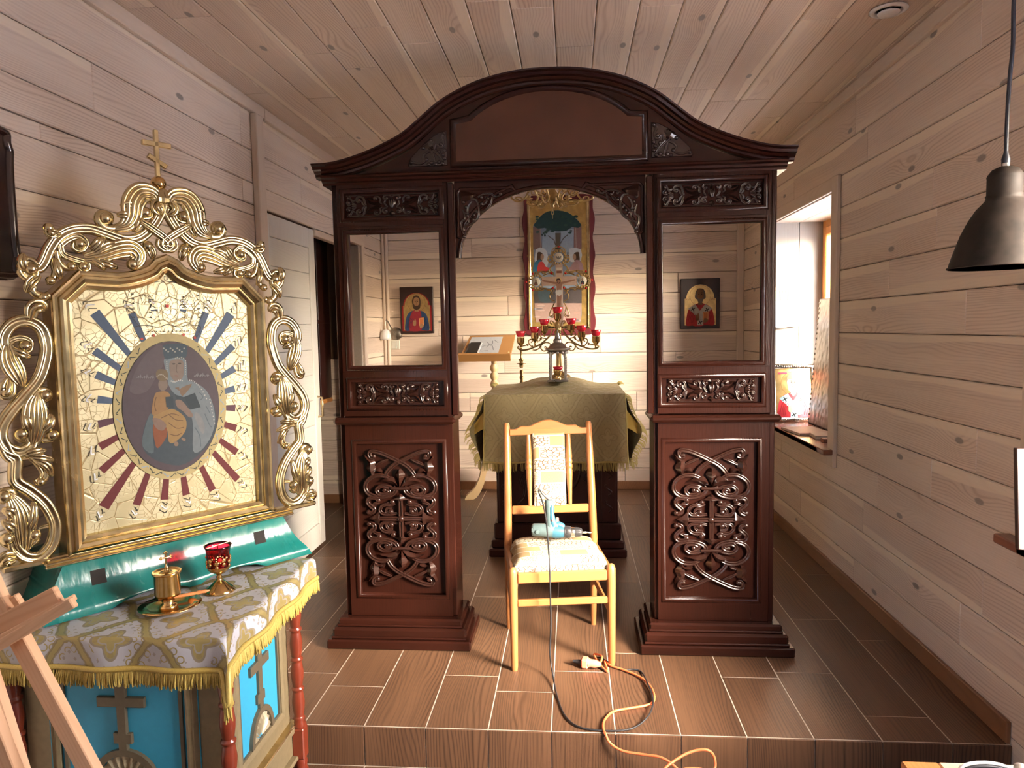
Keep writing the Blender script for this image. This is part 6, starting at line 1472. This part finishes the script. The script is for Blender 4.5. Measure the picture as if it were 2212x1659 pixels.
for (dx, z), w_, sz in zip(cups, wh, stemz):
    x = CX+dx; zc = z-.042; zb = z5(940, sz, cyc).z
    mb = MB(); mb.lathe([(.005, zb), (.005, zc-.058), (.012, zc-.050), (.023, zc-.036), (.025, zc-.03), (.0245, zc), (.026, zc+.002), (.022, zc+.002), (.02, zc-.03), (.0, zc-.034)], (x, cyc, 0), seg=18); 
    mb.ball((x, cyc, zc-.066), .007, seg=8, rings=6); mb.build('cup_holder', M_BRASS, cdl, True)
    mb = MB(); mb.lathe([(.0, zc+.0035), (.021, zc+.0035), (.027, zc+.015), (.034, zc+.040), (.032, zc+.042), (.024, zc+.018), (.018, zc+.008), (0, zc+.008)], (x, cyc, 0), seg=16, flute=.04)
    tag(mb.build('votive_glass', M_REDS, None), 'red glass votive cup, %s of the seven on the candelabrum' % w_, 'votive cup', 'red cups on the candelabrum')
# processional crucifix behind it
KY = 4.86
kr = thing('crucifix', 'ornate gilt openwork cross with painted figure and three round medallions behind the candelabrum', 'crucifix', (CX, KY, TZ5))
def z4k(x, y): return AT(1120+x*.1869, 410+y*.1869, 'y', KY)
kz = z4k(463, 1055).z; kx = z4k(468, 1055).x; u4 = .1869*KY/1540.06*1.012
kp = lambda x, y: (kx+(x-465)*u4, kz-(y-1055)*u4)
def kpl(mb, pts, d0, d1, bev=0): mb.prism([kp(*p) for p in pts], (0, KY, 0), (1, 0, 0), (0, 0, 1), (0, -1, 0), d0, d1, bev)
mb = MB(); kpl(mb, [(428, 870), (508, 870), (508, 1005), (662, 1005), (662, 1105), (508, 1105), (508, 1560), (428, 1560), (428, 1105), (270, 1105), (270, 1005), (428, 1005)], 0, .008); cb = mb.build('wooden_cross', flat('pinkish_cross_wood', (.50, .36, .27), .5), kr, True)
mb = MB()
def kst(pts, r, sm=5, closed=False): 
    q = cr(pts, sm, closed); mb.tube([V((kp(*p)[0], KY-.001, kp(*p)[1])) for p in q], r, 6, closed=closed)
for s in (-1, 1):
    f = lambda p: (465+s*(p[0]-465), p[1])
    for pts in ([(465, 665), (500, 680), (530, 700), (545, 750), (520, 830), (510, 860)], [(500, 700), (535, 760), (580, 780), (575, 840), (530, 850)], [(545, 760), (560, 800), (585, 800), (580, 830), (540, 835)], [(510, 850), (545, 880), (560, 930), (520, 960)], [(520, 880), (560, 900), (580, 950), (540, 980)], [(515, 1000), (540, 950), (600, 950), (660, 940), (740, 950)], [(520, 980), (580, 970), (640, 990)], [(515, 1110), (560, 1150), (640, 1130), (700, 1150), (750, 1150)], [(520, 1130), (560, 1170), (530, 1210)], [(515, 1150), (570, 1210), (560, 1260), (515, 1280)], [(520, 1300), (560, 1380), (575, 1440), (540, 1460), (515, 1420)], [(545, 1340), (530, 1420), (560, 1450)]): kst([f(p) for p in pts], .0042)
for cx_, cy_ in ((465, 792), (205, 1058), (728, 1058)):
    for k in range(14): an = 2*pi*k/14; p = kp(cx_+72*cos(an), cy_+72*sin(an)); mb.ball((p[0], KY-.002, p[1]), .0085, (0, -1, 0), .6, 8, 5)
    kst([(cx_+88*cos(2*pi*k/12), cy_+88*sin(2*pi*k/12)) for k in range(12)], .004, 3, True)
for k in range(60):
    t = (k % 15)/15; s = 1 if k < 30 else -1; x = 540+200*t; y = (955 if (k//15) % 2 else 1145)+12*sin(k); p = kp(465+s*(x-465), y); mb.ball((p[0], KY, p[1]), .0065, (0, -1, 0), .5, 6, 5)
mb.build('openwork_border', M_BRASSD, kr, True)
for i, (cx_, cy_) in enumerate(((465, 792), (205, 1058), (728, 1058))):
    p = kp(cx_, cy_); mb = MB(); mb.lathe([(0, .010), (.026, .010), (.030, .006), (.030, 0)], (p[0], KY-.002, p[1]), (0, -1, 0), 24); md = mb.build('medallion', flat('ivory_enamel', (.60, .56, .44), .35), kr, True)
    a = Art((p[0], KY-.0125, p[1]), (1, 0, 0), (0, 0, 1), (0, -1, 0), .00008)
    if i == 0:
        for s in (-1, 1): a.poly((.20, .20, .18), [(0, -.008), (s*.014, .010), (s*.019, .006), (s*.012, -.008), (0, -.014)])
        a.ell((.20, .20, .18), 0, -.002, .004, .012)
    else:
        a.poly((.16, .10, .07) if i == 1 else (.05, .06, .07), [(-.014, -.024), (-.010, -.004), (0, .004), (.010, -.004), (.014, -.024)]); a.ell((.25, .16, .10), 0, .008, .006, .008); a.poly((.30, .04, .04), [(-.006, -.024), (-.002, -.010), (.004, -.024)])
    a.build('medallion_picture', md, True)
mb = MB()
for x, y in ((465, 672), (768, 955), (768, 1140), (835, 1050), (170, 965), (170, 1150), (95, 1058), (520, 1130), (395, 1130), (380, 965), (540, 970)): p = kp(x, y); mb.ball((p[0], KY-.006, p[1]), .0075, (0, -1, 0), .7, 8, 6)
mb.build('red_stones', flat('red_stone', (.5, .01, .01), .1), kr, True, kind='stuff')
a = Art((0, KY-.0085, 0), (1, 0, 0), (0, 0, 1), (0, -1, 0), .00008); P = lambda c, pts, sm=3: a.poly(c, cr([kp(*p) for p in pts], sm, True) if sm else [kp(*p) for p in pts])
P((.70, .62, .50), [(440, 905), (496, 905), (496, 938), (440, 938)], 0); P((.22, .10, .07), [(440, 938), (496, 938), (496, 968), (440, 968)], 0)
a.ring((.62, .45, .18), *kp(458, 1050), .020, .020, .005)
FL = (.30, .165, .11)
P(FL, [(278, 1040), (340, 1048), (420, 1065), (500, 1065), (580, 1050), (645, 1038), (640, 1056), (560, 1075), (505, 1090), (420, 1090), (350, 1070), (285, 1058)], 2)
P(FL, [(428, 1080), (500, 1080), (492, 1130), (485, 1170), (440, 1170), (435, 1130)], 2); P(FL, [(442, 1210), (490, 1210), (484, 1280), (476, 1345), (440, 1345), (436, 1280)], 2)
P((.62, .60, .54), [(430, 1160), (500, 1158), (495, 1200), (470, 1222), (440, 1212), (434, 1240), (426, 1200)], 2); a.line((.22, .13, .09), [kp(460, 1225), kp(462, 1340)], .003)
P((.05, .03, .022), [(440, 1030), (475, 1028), (484, 1060), (470, 1084), (448, 1078), (438, 1055)], 2); P(FL, [(448, 1045), (470, 1043), (473, 1066), (458, 1078), (446, 1064)], 2)
for x in (433, 436, 502, 500): a.line((.75, .70, .60), [kp(x, 1110), kp(x, 1340)], .0016)
a.build('painted_figure', cb, True)
mb = MB(); p = kp(468, 1560); mb.tube([(p[0], KY+.004, p[1]), (p[0], KY+.004, TZ5+.01)], .009, 10); mb.lathe([(.07, TZ5+.002), (.065, TZ5+.014), (.03, TZ5+.026), (.014, TZ5+.045), (.011, TZ5+.07)], (p[0], KY+.004, 0), seg=18); mb.build('stand', M_BRASSD, kr, True)
# twisted candlestick
TX, TY = AT(1126, 780, 'y', 5.15).x, 5.15
ts = thing('twisted_candlestick', 'slim floor candlestick with twisted brass stem left of the tabernacle', 'candlestick', (TX, TY, 0))
mb = MB(); zz = lambda y: AT(1126, y, 'y', TY).z
mb.tube([(TX+.007*cos(t*.9), TY+.007*sin(t*.9), .10+t*.0115) for t in range(int((zz(795)-.10)/.0115))], .0085, 6); mb.tube([(TX-.007*cos(t*.9), TY-.007*sin(t*.9), .10+t*.0115) for t in range(int((zz(795)-.10)/.0115))], .0085, 6)
mb.lathe([(.011, zz(795)), (.016, zz(790)), (.012, zz(788)), (.035, zz(786)), (.034, zz(785)), (.012, zz(784)), (.014, zz(780)), (.022, zz(777)), (.012, zz(775)), (.0085, zz(772)), (.0085, zz(752)), (0, zz(751))], (TX, TY, 0), seg=14); mb.build('stem', M_BRASSD, ts, True)
mb = MB(); mb.lathe([(.14, 0), (.14, .012), (.09, .03), (.03, .05), (.018, .10), (.0, .105)], (TX, TY, 0), seg=20); mb.build('foot', M_BRASSD, ts, True)
# lectern
LX, LY = -.615, 5.70
M_BIR = wood('turned_birch', (.72, .52, .27), (.58, .38, .17), .3, .4, axis='z', fine=.25, ringk=.25); M_LB = wood('honey_lectern_board', (.50, .26, .09), (.40, .18, .055), .35, .2, fine=.3, ringk=.25)
le = thing('lectern', 'wooden lectern with a turned pale post and tilted honey-coloured top at the back left', 'lectern', (LX, LY, 0))
TL, TR, BR, BLc = AT(1016, 727, 'y', 5.88), AT(1113, 721, 'y', 5.88), AT(1103, 770, 'y', 5.62), AT(994, 767, 'y', 5.62)
zm = (TL.z+TR.z)/2; zl = (BR.z+BLc.z)/2; TL.z = TR.z = zm; BR.z = BLc.z = zl
U_l = (TR-TL).normalized(); N_l = (TR-TL).cross(BLc-TL).normalized(); N_l = N_l if N_l.z > 0 else -N_l
LB = lambda u, v, h=0: (TL.lerp(TR, u)).lerp(BLc.lerp(BR, u), v)+N_l*h
def slab(mb, u0, u1, v0, v1, h0, h1): mb.add([LB(u, v, h) for h in (h0, h1) for u, v in ((u0, v0), (u1, v0), (u1, v1), (u0, v1))], [(0, 1, 2, 3), (4, 5, 6, 7), (0, 1, 5, 4), (1, 2, 6, 5), (2, 3, 7, 6), (3, 0, 4, 7)])
mb = MB(); slab(mb, 0, 1, 0, 1, -.022, 0); mb.build('tilted_top', M_LB, le, True)
mb = MB(); slab(mb, -.02, 1.0, 1.0, 1.07, -.04, .028); mb.build('book_ledge', M_LB, le, True)
mb = MB(); mb.tube([LB(.93, .90, .0), LB(.97, 1.0, .030)], .006, 8); mb.build('page_peg', M_BIR, le, True)
mb = MB(); pr = [(.030, .22)]
z = .24; zt = zl+.02
while z < zt-.14: pr += [(.020, z), (.032, z+.016), (.036, z+.032), (.032, z+.048), (.020, z+.064)]; z += .066
pr += [(.022, z), (.026, zt-.02), (.03, zt)]
PXl = AT(1067, 776, 'y', 5.74).x
mb.lathe(pr, (PXl, 5.74, 0), seg=18); mb.build('turned_post', M_BIR, le, True)
mb = MB(); mb.obox((PXl, 5.75, zt-.01), (.16, 0, 0), (0, .10, 0), (0, 0, .05), .004); mb.build('head_block', M_BIR, le, True)
for an in (200, 320, 60):
    d = V((cos(radians(an)), sin(radians(an)), 0)); o = V((PXl, 5.74, 0)); q = d.cross(V((0, 0, 1)))
    pf_ = cr([(.02, .36), (.07, .37), (.11, .31), (.14, .19), (.19, .09), (.25, .04), (.27, .0), (.20, .0), (.155, .035), (.11, .12), (.085, .22), (.05, .25), (.02, .24)], 3, True)
    mb = MB(); mb.prism(pf_, o, d, (0, 0, 1), q, -.018, .018, .003); mb.build('leg', M_BIR, le, True)
pl_ = thing('printed_sheet', 'pale grey printed sheet lying on the lectern top', 'paper', tuple(LB(.4, .5, .002)))
mb = MB(); slab(mb, .06, .74, .10, .96, .0008, .003); mb.build('sheet', flat('grey_paper', (.52, .54, .55), .6), pl_, True)
a = Art(LB(0, 0, .0034), (TR-TL), (BLc-TL), N_l, .0001)
for q in ([(.45, .35), (.52, .5), (.48, .62)], [(.50, .45), (.60, .55), (.66, .75)], [(.38, .60), (.45, .52), (.52, .54)], [(.56, .3), (.58, .45), (.55, .55)], [(.60, .28), (.70, .40)], [(.30, .72), (.42, .80), (.55, .76)]): a.line((.22, .23, .25), q, .016, 3)
a.build('print', pl_, True)
bb = thing('black_book', 'thin black book lying on the left of the sheet on the lectern', 'book', tuple(LB(.15, .6, .004)))
mb = MB(); slab(mb, .10, .32, .40, .97, .0045, .012); mb.build('cover', flat('black_cover', (.03, .026, .022), .5), bb, True)
mb = MB(); slab(mb, .322, .345, .42, .97, .0045, .011); mb.build('page_edge', flat('white_paper', (.82, .82, .80), .7), bb, True)
# side table with yellow cloth mostly hidden behind the left pillar
s2 = thing('cloth_covered_stand', 'small stand with yellow fringed cloth peeping out behind the left pillar', 'table', (-1.0, 5.25, 0))
e1 = AT(998, 885, 'y', 5.05); mb = MB(); mb.box(-1.28, e1.x-.11, 5.06, 5.42, 0, e1.z+.09, .004); mb.build('body', M_WALN, s2, True)
mb = MB(); mb.box(-1.30, e1.x-.09, 5.04, 5.44, e1.z+.09, e1.z+.10, .003)
mb.grid(lambda u, t: V((-1.30+(e1.x-.09+1.30)*u+.085*max(0, u-.8)*5*t, 5.035+.006*sin(u*30)*t, e1.z+.10-.10*t-.04*max(0, u-.8)*5*t)), 20, 4); mb.build('yellow_cloth', M_SATIN, s2, True)
# chandelier
HX, HY = AT(1193, 420, 'y', 4.6).x, 4.6
cv = thing('chandelier', 'small aged brass chandelier with scrolled arms hanging behind the arch', 'chandelier', (HX, HY, H))
z3 = lambda y: AT(1193, 380+.1085*y, 'y', HY).z
mb = MB(); mb.lathe([(.006, z3(640)), (.014, z3(620)), (.012, z3(590)), (.022, z3(540)), (.040, z3(470)), (.046, z3(430)), (.044, z3(400)), (.034, z3(340)), (.020, z3(280)), (.012, z3(230)), (.018, z3(200)), (.011, z3(180)), (.010, H-.02)], (HX, HY, 0), seg=18); mb.build('baluster', M_BRASSD, cv, True)
mb = MB(); mb.lathe([(.05, H-.025), (.048, H-.006), (.04, H)], (HX, HY, 0), seg=20); mb.build('ceiling_cup', M_BRASSD, cv, True)
mb = MB()
for k in range(3): mb.tube([(HX+(.008 if k % 2 else 0)*cos(t), HY+(0 if k % 2 else .008)*cos(t), z3(660)-.022*k+.014*sin(t)) for t in [q*2*pi/10 for q in range(10)]], .0025, 6, closed=True)
mb.build('chain_loop', M_BRASSD, cv, True)
for k in range(6):
    an = radians(188+60*k); d = V((cos(an), sin(an), 0)); o = V((HX, HY, 0)); AR = lambda r, y: o+d*r+V((0, 0, z3(y)))
    mb = MB()
    for pts, r in (([(.045, 420), (.09, 560), (.13, 580), (.16, 540), (.155, 490), (.13, 500)], .0055), ([(.10, 580), (.06, 480), (.075, 350), (.115, 280), (.15, 310), (.165, 400), (.19, 480), (.225, 500), (.255, 450), (.262, 380), (.262, 330)], .0065), ([(.19, 480), (.20, 430), (.225, 420), (.232, 450), (.215, 465)], .0045), ([(.075, 330), (.06, 260), (.045, 230), (.035, 245)], .004), ([(.13, 300), (.13, 360), (.11, 380)], .004)): mb.tube(cr([AR(*p) for p in pts], 5), r, 7)
    mb.lathe([(.008, z3(340)), (.026, z3(325)), (.028, z3(318)), (.012, z3(315)), (.013, z3(270)), (.016, z3(262)), (0, z3(262))], AR(.262, 0)-V((0, 0, z3(0))), seg=14); mb.build('arm', M_BRASSD, cv, True)

# ------------------------------------------------------------ things in the windows
jy = WIN[0][1]-.0005
ji = thing('icon', 'sunlit unframed icon of a white-bearded saint hanging on the window jamb', 'icon', (XR+.11, jy-.002, 1.37))
b0, b1 = AT(1729, 705, 'y', jy-.02), AT(1729, 598, 'y', jy-.02)
cxj = b0.x-.118
mb = MB(); mb.box(b0.x-.236, b0.x, jy-.034, jy-.0145, b0.z, b1.z, .002); mb.build('board', flat('pale_board', (.42, .38, .32), .5), ji, True)
a = Art((cxj, jy-.0345, b0.z), (1, 0, 0), (0, 0, 1), (0, -1, 0), .00006); hJ = b1.z-b0.z
a.poly((.36, .34, .28), [(-.114, .004), (.114, .004), (.114, hJ-.004), (-.114, hJ-.004)])
saint(a, -.0, .0, .21, hJ*.96, (.24, .20, .18), (.40, .36, .30), (.04, .03, .03), (.42, .40, .36), False, None, (.12, .08, .10), (.46, .22, .18), (.55, .36, .25)); a.poly((.25, .40, .60), [(-.10, .006), (-.02, .006), (-.03, .07), (-.09, .09)]); a.poly((.25, .40, .60), [(.04, .006), (.10, .006), (.09, .08), (.05, .07)])
a.build('painting', ji, True)
siz = WZ0+.001; fy = WIN[0][1]-.10
si = thing('icon', 'silver-framed icon of a saint in pointed red cap standing on the window sill', 'icon', (XR+.14, fy, siz))
rx = AT(1764, 905, 'y', fy).x; lx = rx-.30; hI = AT(1764, 785, 'y', fy+.05).z-siz
Mt = Matrix.Translation((0, fy, siz)) @ Matrix.Rotation(radians(-9), 4, 'X') @ Matrix.Translation((0, -fy, -siz))
mb = MB(); mb.box(lx, rx, fy-.002, fy+.014, siz, siz+hI, .002); mb.xf(Mt); mb.build('board', M_BOARDD, si, True)
mb = MB(); q = .014
mb.sweep([(-q, 0), (-q, .008), (0, .014), (q, .008), (q, 0)], [(lx+q, fy-.003, siz+q), (rx-q, fy-.003, siz+q), (rx-q, fy-.003, siz+hI-q), (lx+q, fy-.003, siz+hI-q)], (0, -1, 0), closed=True, smooth=True)
rl2 = random.Random(2)
for k in range(26):
    for sx in (lx+q, rx-q): mb.ball((sx+rl2.uniform(-.004, .004), fy-.014, siz+q+(hI-2*q)*k/25), .008, (0, -1, 0), .6, 7, 5)
for k in range(19):
    for sz in (siz+q, siz+hI-q): mb.ball((lx+q+(rx-lx-2*q)*k/18, fy-.014, sz+rl2.uniform(-.004, .004)), .008, (0, -1, 0), .6, 7, 5)
mb.xf(Mt); mb.build('silver_frame', goldmat('bright_silver', (.70, .68, .60), .25), si, True)
a = Art(((lx+rx)/2, fy-.0026, siz+.028), (1, 0, 0), (0, 0, 1), (0, -1, 0), .00006); wI = rx-lx-.056; hh_ = hI-.056
a.poly(GOLDP, [(-wI/2, 0), (wI/2, 0), (wI/2, hh_), (-wI/2, hh_)])
saint(a, 0, 0, wI*.98, hh_*.98, (.55, .045, .06), (.50, .04, .05), (.55, .50, .42), (.70, .66, .56), False, (.35, .52, .60), (.62, .16, .10), (.20, .33, .50), (.60, .40, .26))
for s in (-1, 1): a.poly((.60, .06, .10), [(s*wI*.28-.03, hh_*.885), (s*wI*.28+.03, hh_*.885), (s*wI*.28+.03, hh_*.92), (s*wI*.28-.03, hh_*.92)])
a.mb.xf(Mt); a.build('painting', si, True)
# large icon leaning against the window, seen nearly edge-on
e_ = thing('icon', 'large icon in dull embossed metal leaning on the window pane, seen edge-on', 'icon', (XR+.24, 4.6, siz))
mb = MB(); mb.box(-.010, .010, 4.16, WIN[0][1]-.16, 0, .84, .003)
Mt2 = Matrix.Translation((XR+.20, 0, siz)) @ Matrix.Rotation(radians(4.5), 4, 'Y'); mb.xf(Mt2); mb.build('board', M_BOARDD, e_, True)
g = G('embossed_dull_metal', .45, .6); v = g.vor(g.co(), 26., 'SMOOTH_F1'); nn = g.noise(g.co(), 12., 3.); g.color(g.mix(nn, (.20, .165, .135), (.36, .32, .28))); g.bump(v, .7, .01)
mb = MB(); mb.box(-.0135, -.0103, 4.17, WIN[0][1]-.17, .01, .83, .001)
for k in range(24): mb.ball((-.013, WIN[0][1]-.18, .03+.034*k), .010, (-1, 0, 0), .6, 7, 5)
mb.xf(Mt2); mb.build('metal_cover', g.m, e_, True)
def book(label, cx_, cy_, w, d, z, t, rz, col):
    b = thing('book', label, 'book', (cx_, cy_, z), rz, 'books on the far window sill')
    mb = MB(); mb.box(-w/2, w/2, -d/2, d/2, 0, .0025, .001); mb.box(-w/2, w/2, -d/2, d/2, t-.0025, t, .001); mb.box(-w/2, -w/2+.003, -d/2, d/2, .0025, t-.0025); mb.build('cover', col, b)
    mb = MB(); mb.box(-w/2+.003, w/2-.004, -d/2+.004, d/2-.004, .0025, t-.0025); mb.build('pages', flat('page_block', (.62, .55, .45), .8), b)
book('wide pale pinkish book lying flat on the far window sill', 1.455, 4.56, .20, .29, siz, .014, .10, flat('pale_pink_cover', (.56, .42, .36), .5))
book('smaller thick pale book lying flat on the sill in front of the wide book', 1.475, 4.33, .11, .14, siz, .020, -.08, flat('cream_cover', (.52, .42, .34), .5))
bx = thing('small_box', 'tiny reddish brown box at the near end of the far window sill', 'box', (1.44, 4.16, siz)); mb = MB(); mb.box(1.415, 1.47, 4.135, 4.185, siz, siz+.016, .002); mb.build('case', M_SILL, bx, True); mb = MB(); mb.box(1.414, 1.471, 4.134, 4.186, siz+.0165, siz+.023, .002); mb.build('lid', M_SILL, bx, True)
# icon at the near window, only its edge in the picture
nz = siz; b = AT(2206, 1185, 'y', 2.163)
ni = thing('icon', 'bright icon board standing on the near sill at the right photo edge', 'icon', (b.x+.16, b.y+.02, nz))
Mt3 = Matrix.Translation((b.x, b.y+.012, nz)) @ Matrix.Rotation(radians(-5), 4, 'X')
mb = MB(); mb.box(0, .32, 0, .018, 0, .30, .002); mb.xf(Mt3); mb.build('board', M_BOARDD, ni, True)
a = Art((0, 0, 0), (1, 0, 0), (0, 0, 1), (0, -1, 0), .00006); a.poly((.80, .75, .60), [(.006, .002), (.318, .002), (.318, .298), (.006, .298)]); saint(a, .16, .01, .26, .28, (.40, .05, .05), (.3, .05, .05), HAIR, HAIR)
a.mb.xf(Mt3); a.build('painting', ni, True)
# dark cupboard in the side room
cbd = thing('wall_cupboard', 'dark brown panelled cupboard in the side room, seen through the doorway gap', 'cupboard', (-2.30, 5.45, .84))
mb = MB(); mb.box(-2.75, -1.915, 5.30, 5.555, .86, 2.2, .004); mb.build('body', M_WALN, cbd, True)
for x0, x1 in ((-2.73, -2.34), (-2.325, -1.935)):
    mb = MB(); mb.box(x0, x1, 5.282, 5.299, .90, 1.42, .004); d = mb.build('door', M_WALN, cbd, True)
    mb = MB(); mb.box(x0+.06, x1-.06, 5.276, 5.2815, .97, 1.35, .003); mb.build('door_panel', M_WALN, d, True)
mb = MB(); mb.box(-2.77, -1.912, 5.26, 5.556, 1.44, 1.475, .008); mb.build('cornice', M_WALN, cbd, True)
mb = MB(); mb.box(-2.77, -1.912, 5.25, 5.556, .825, .858, .006); mb.build('counter', M_PINE, cbd, True)
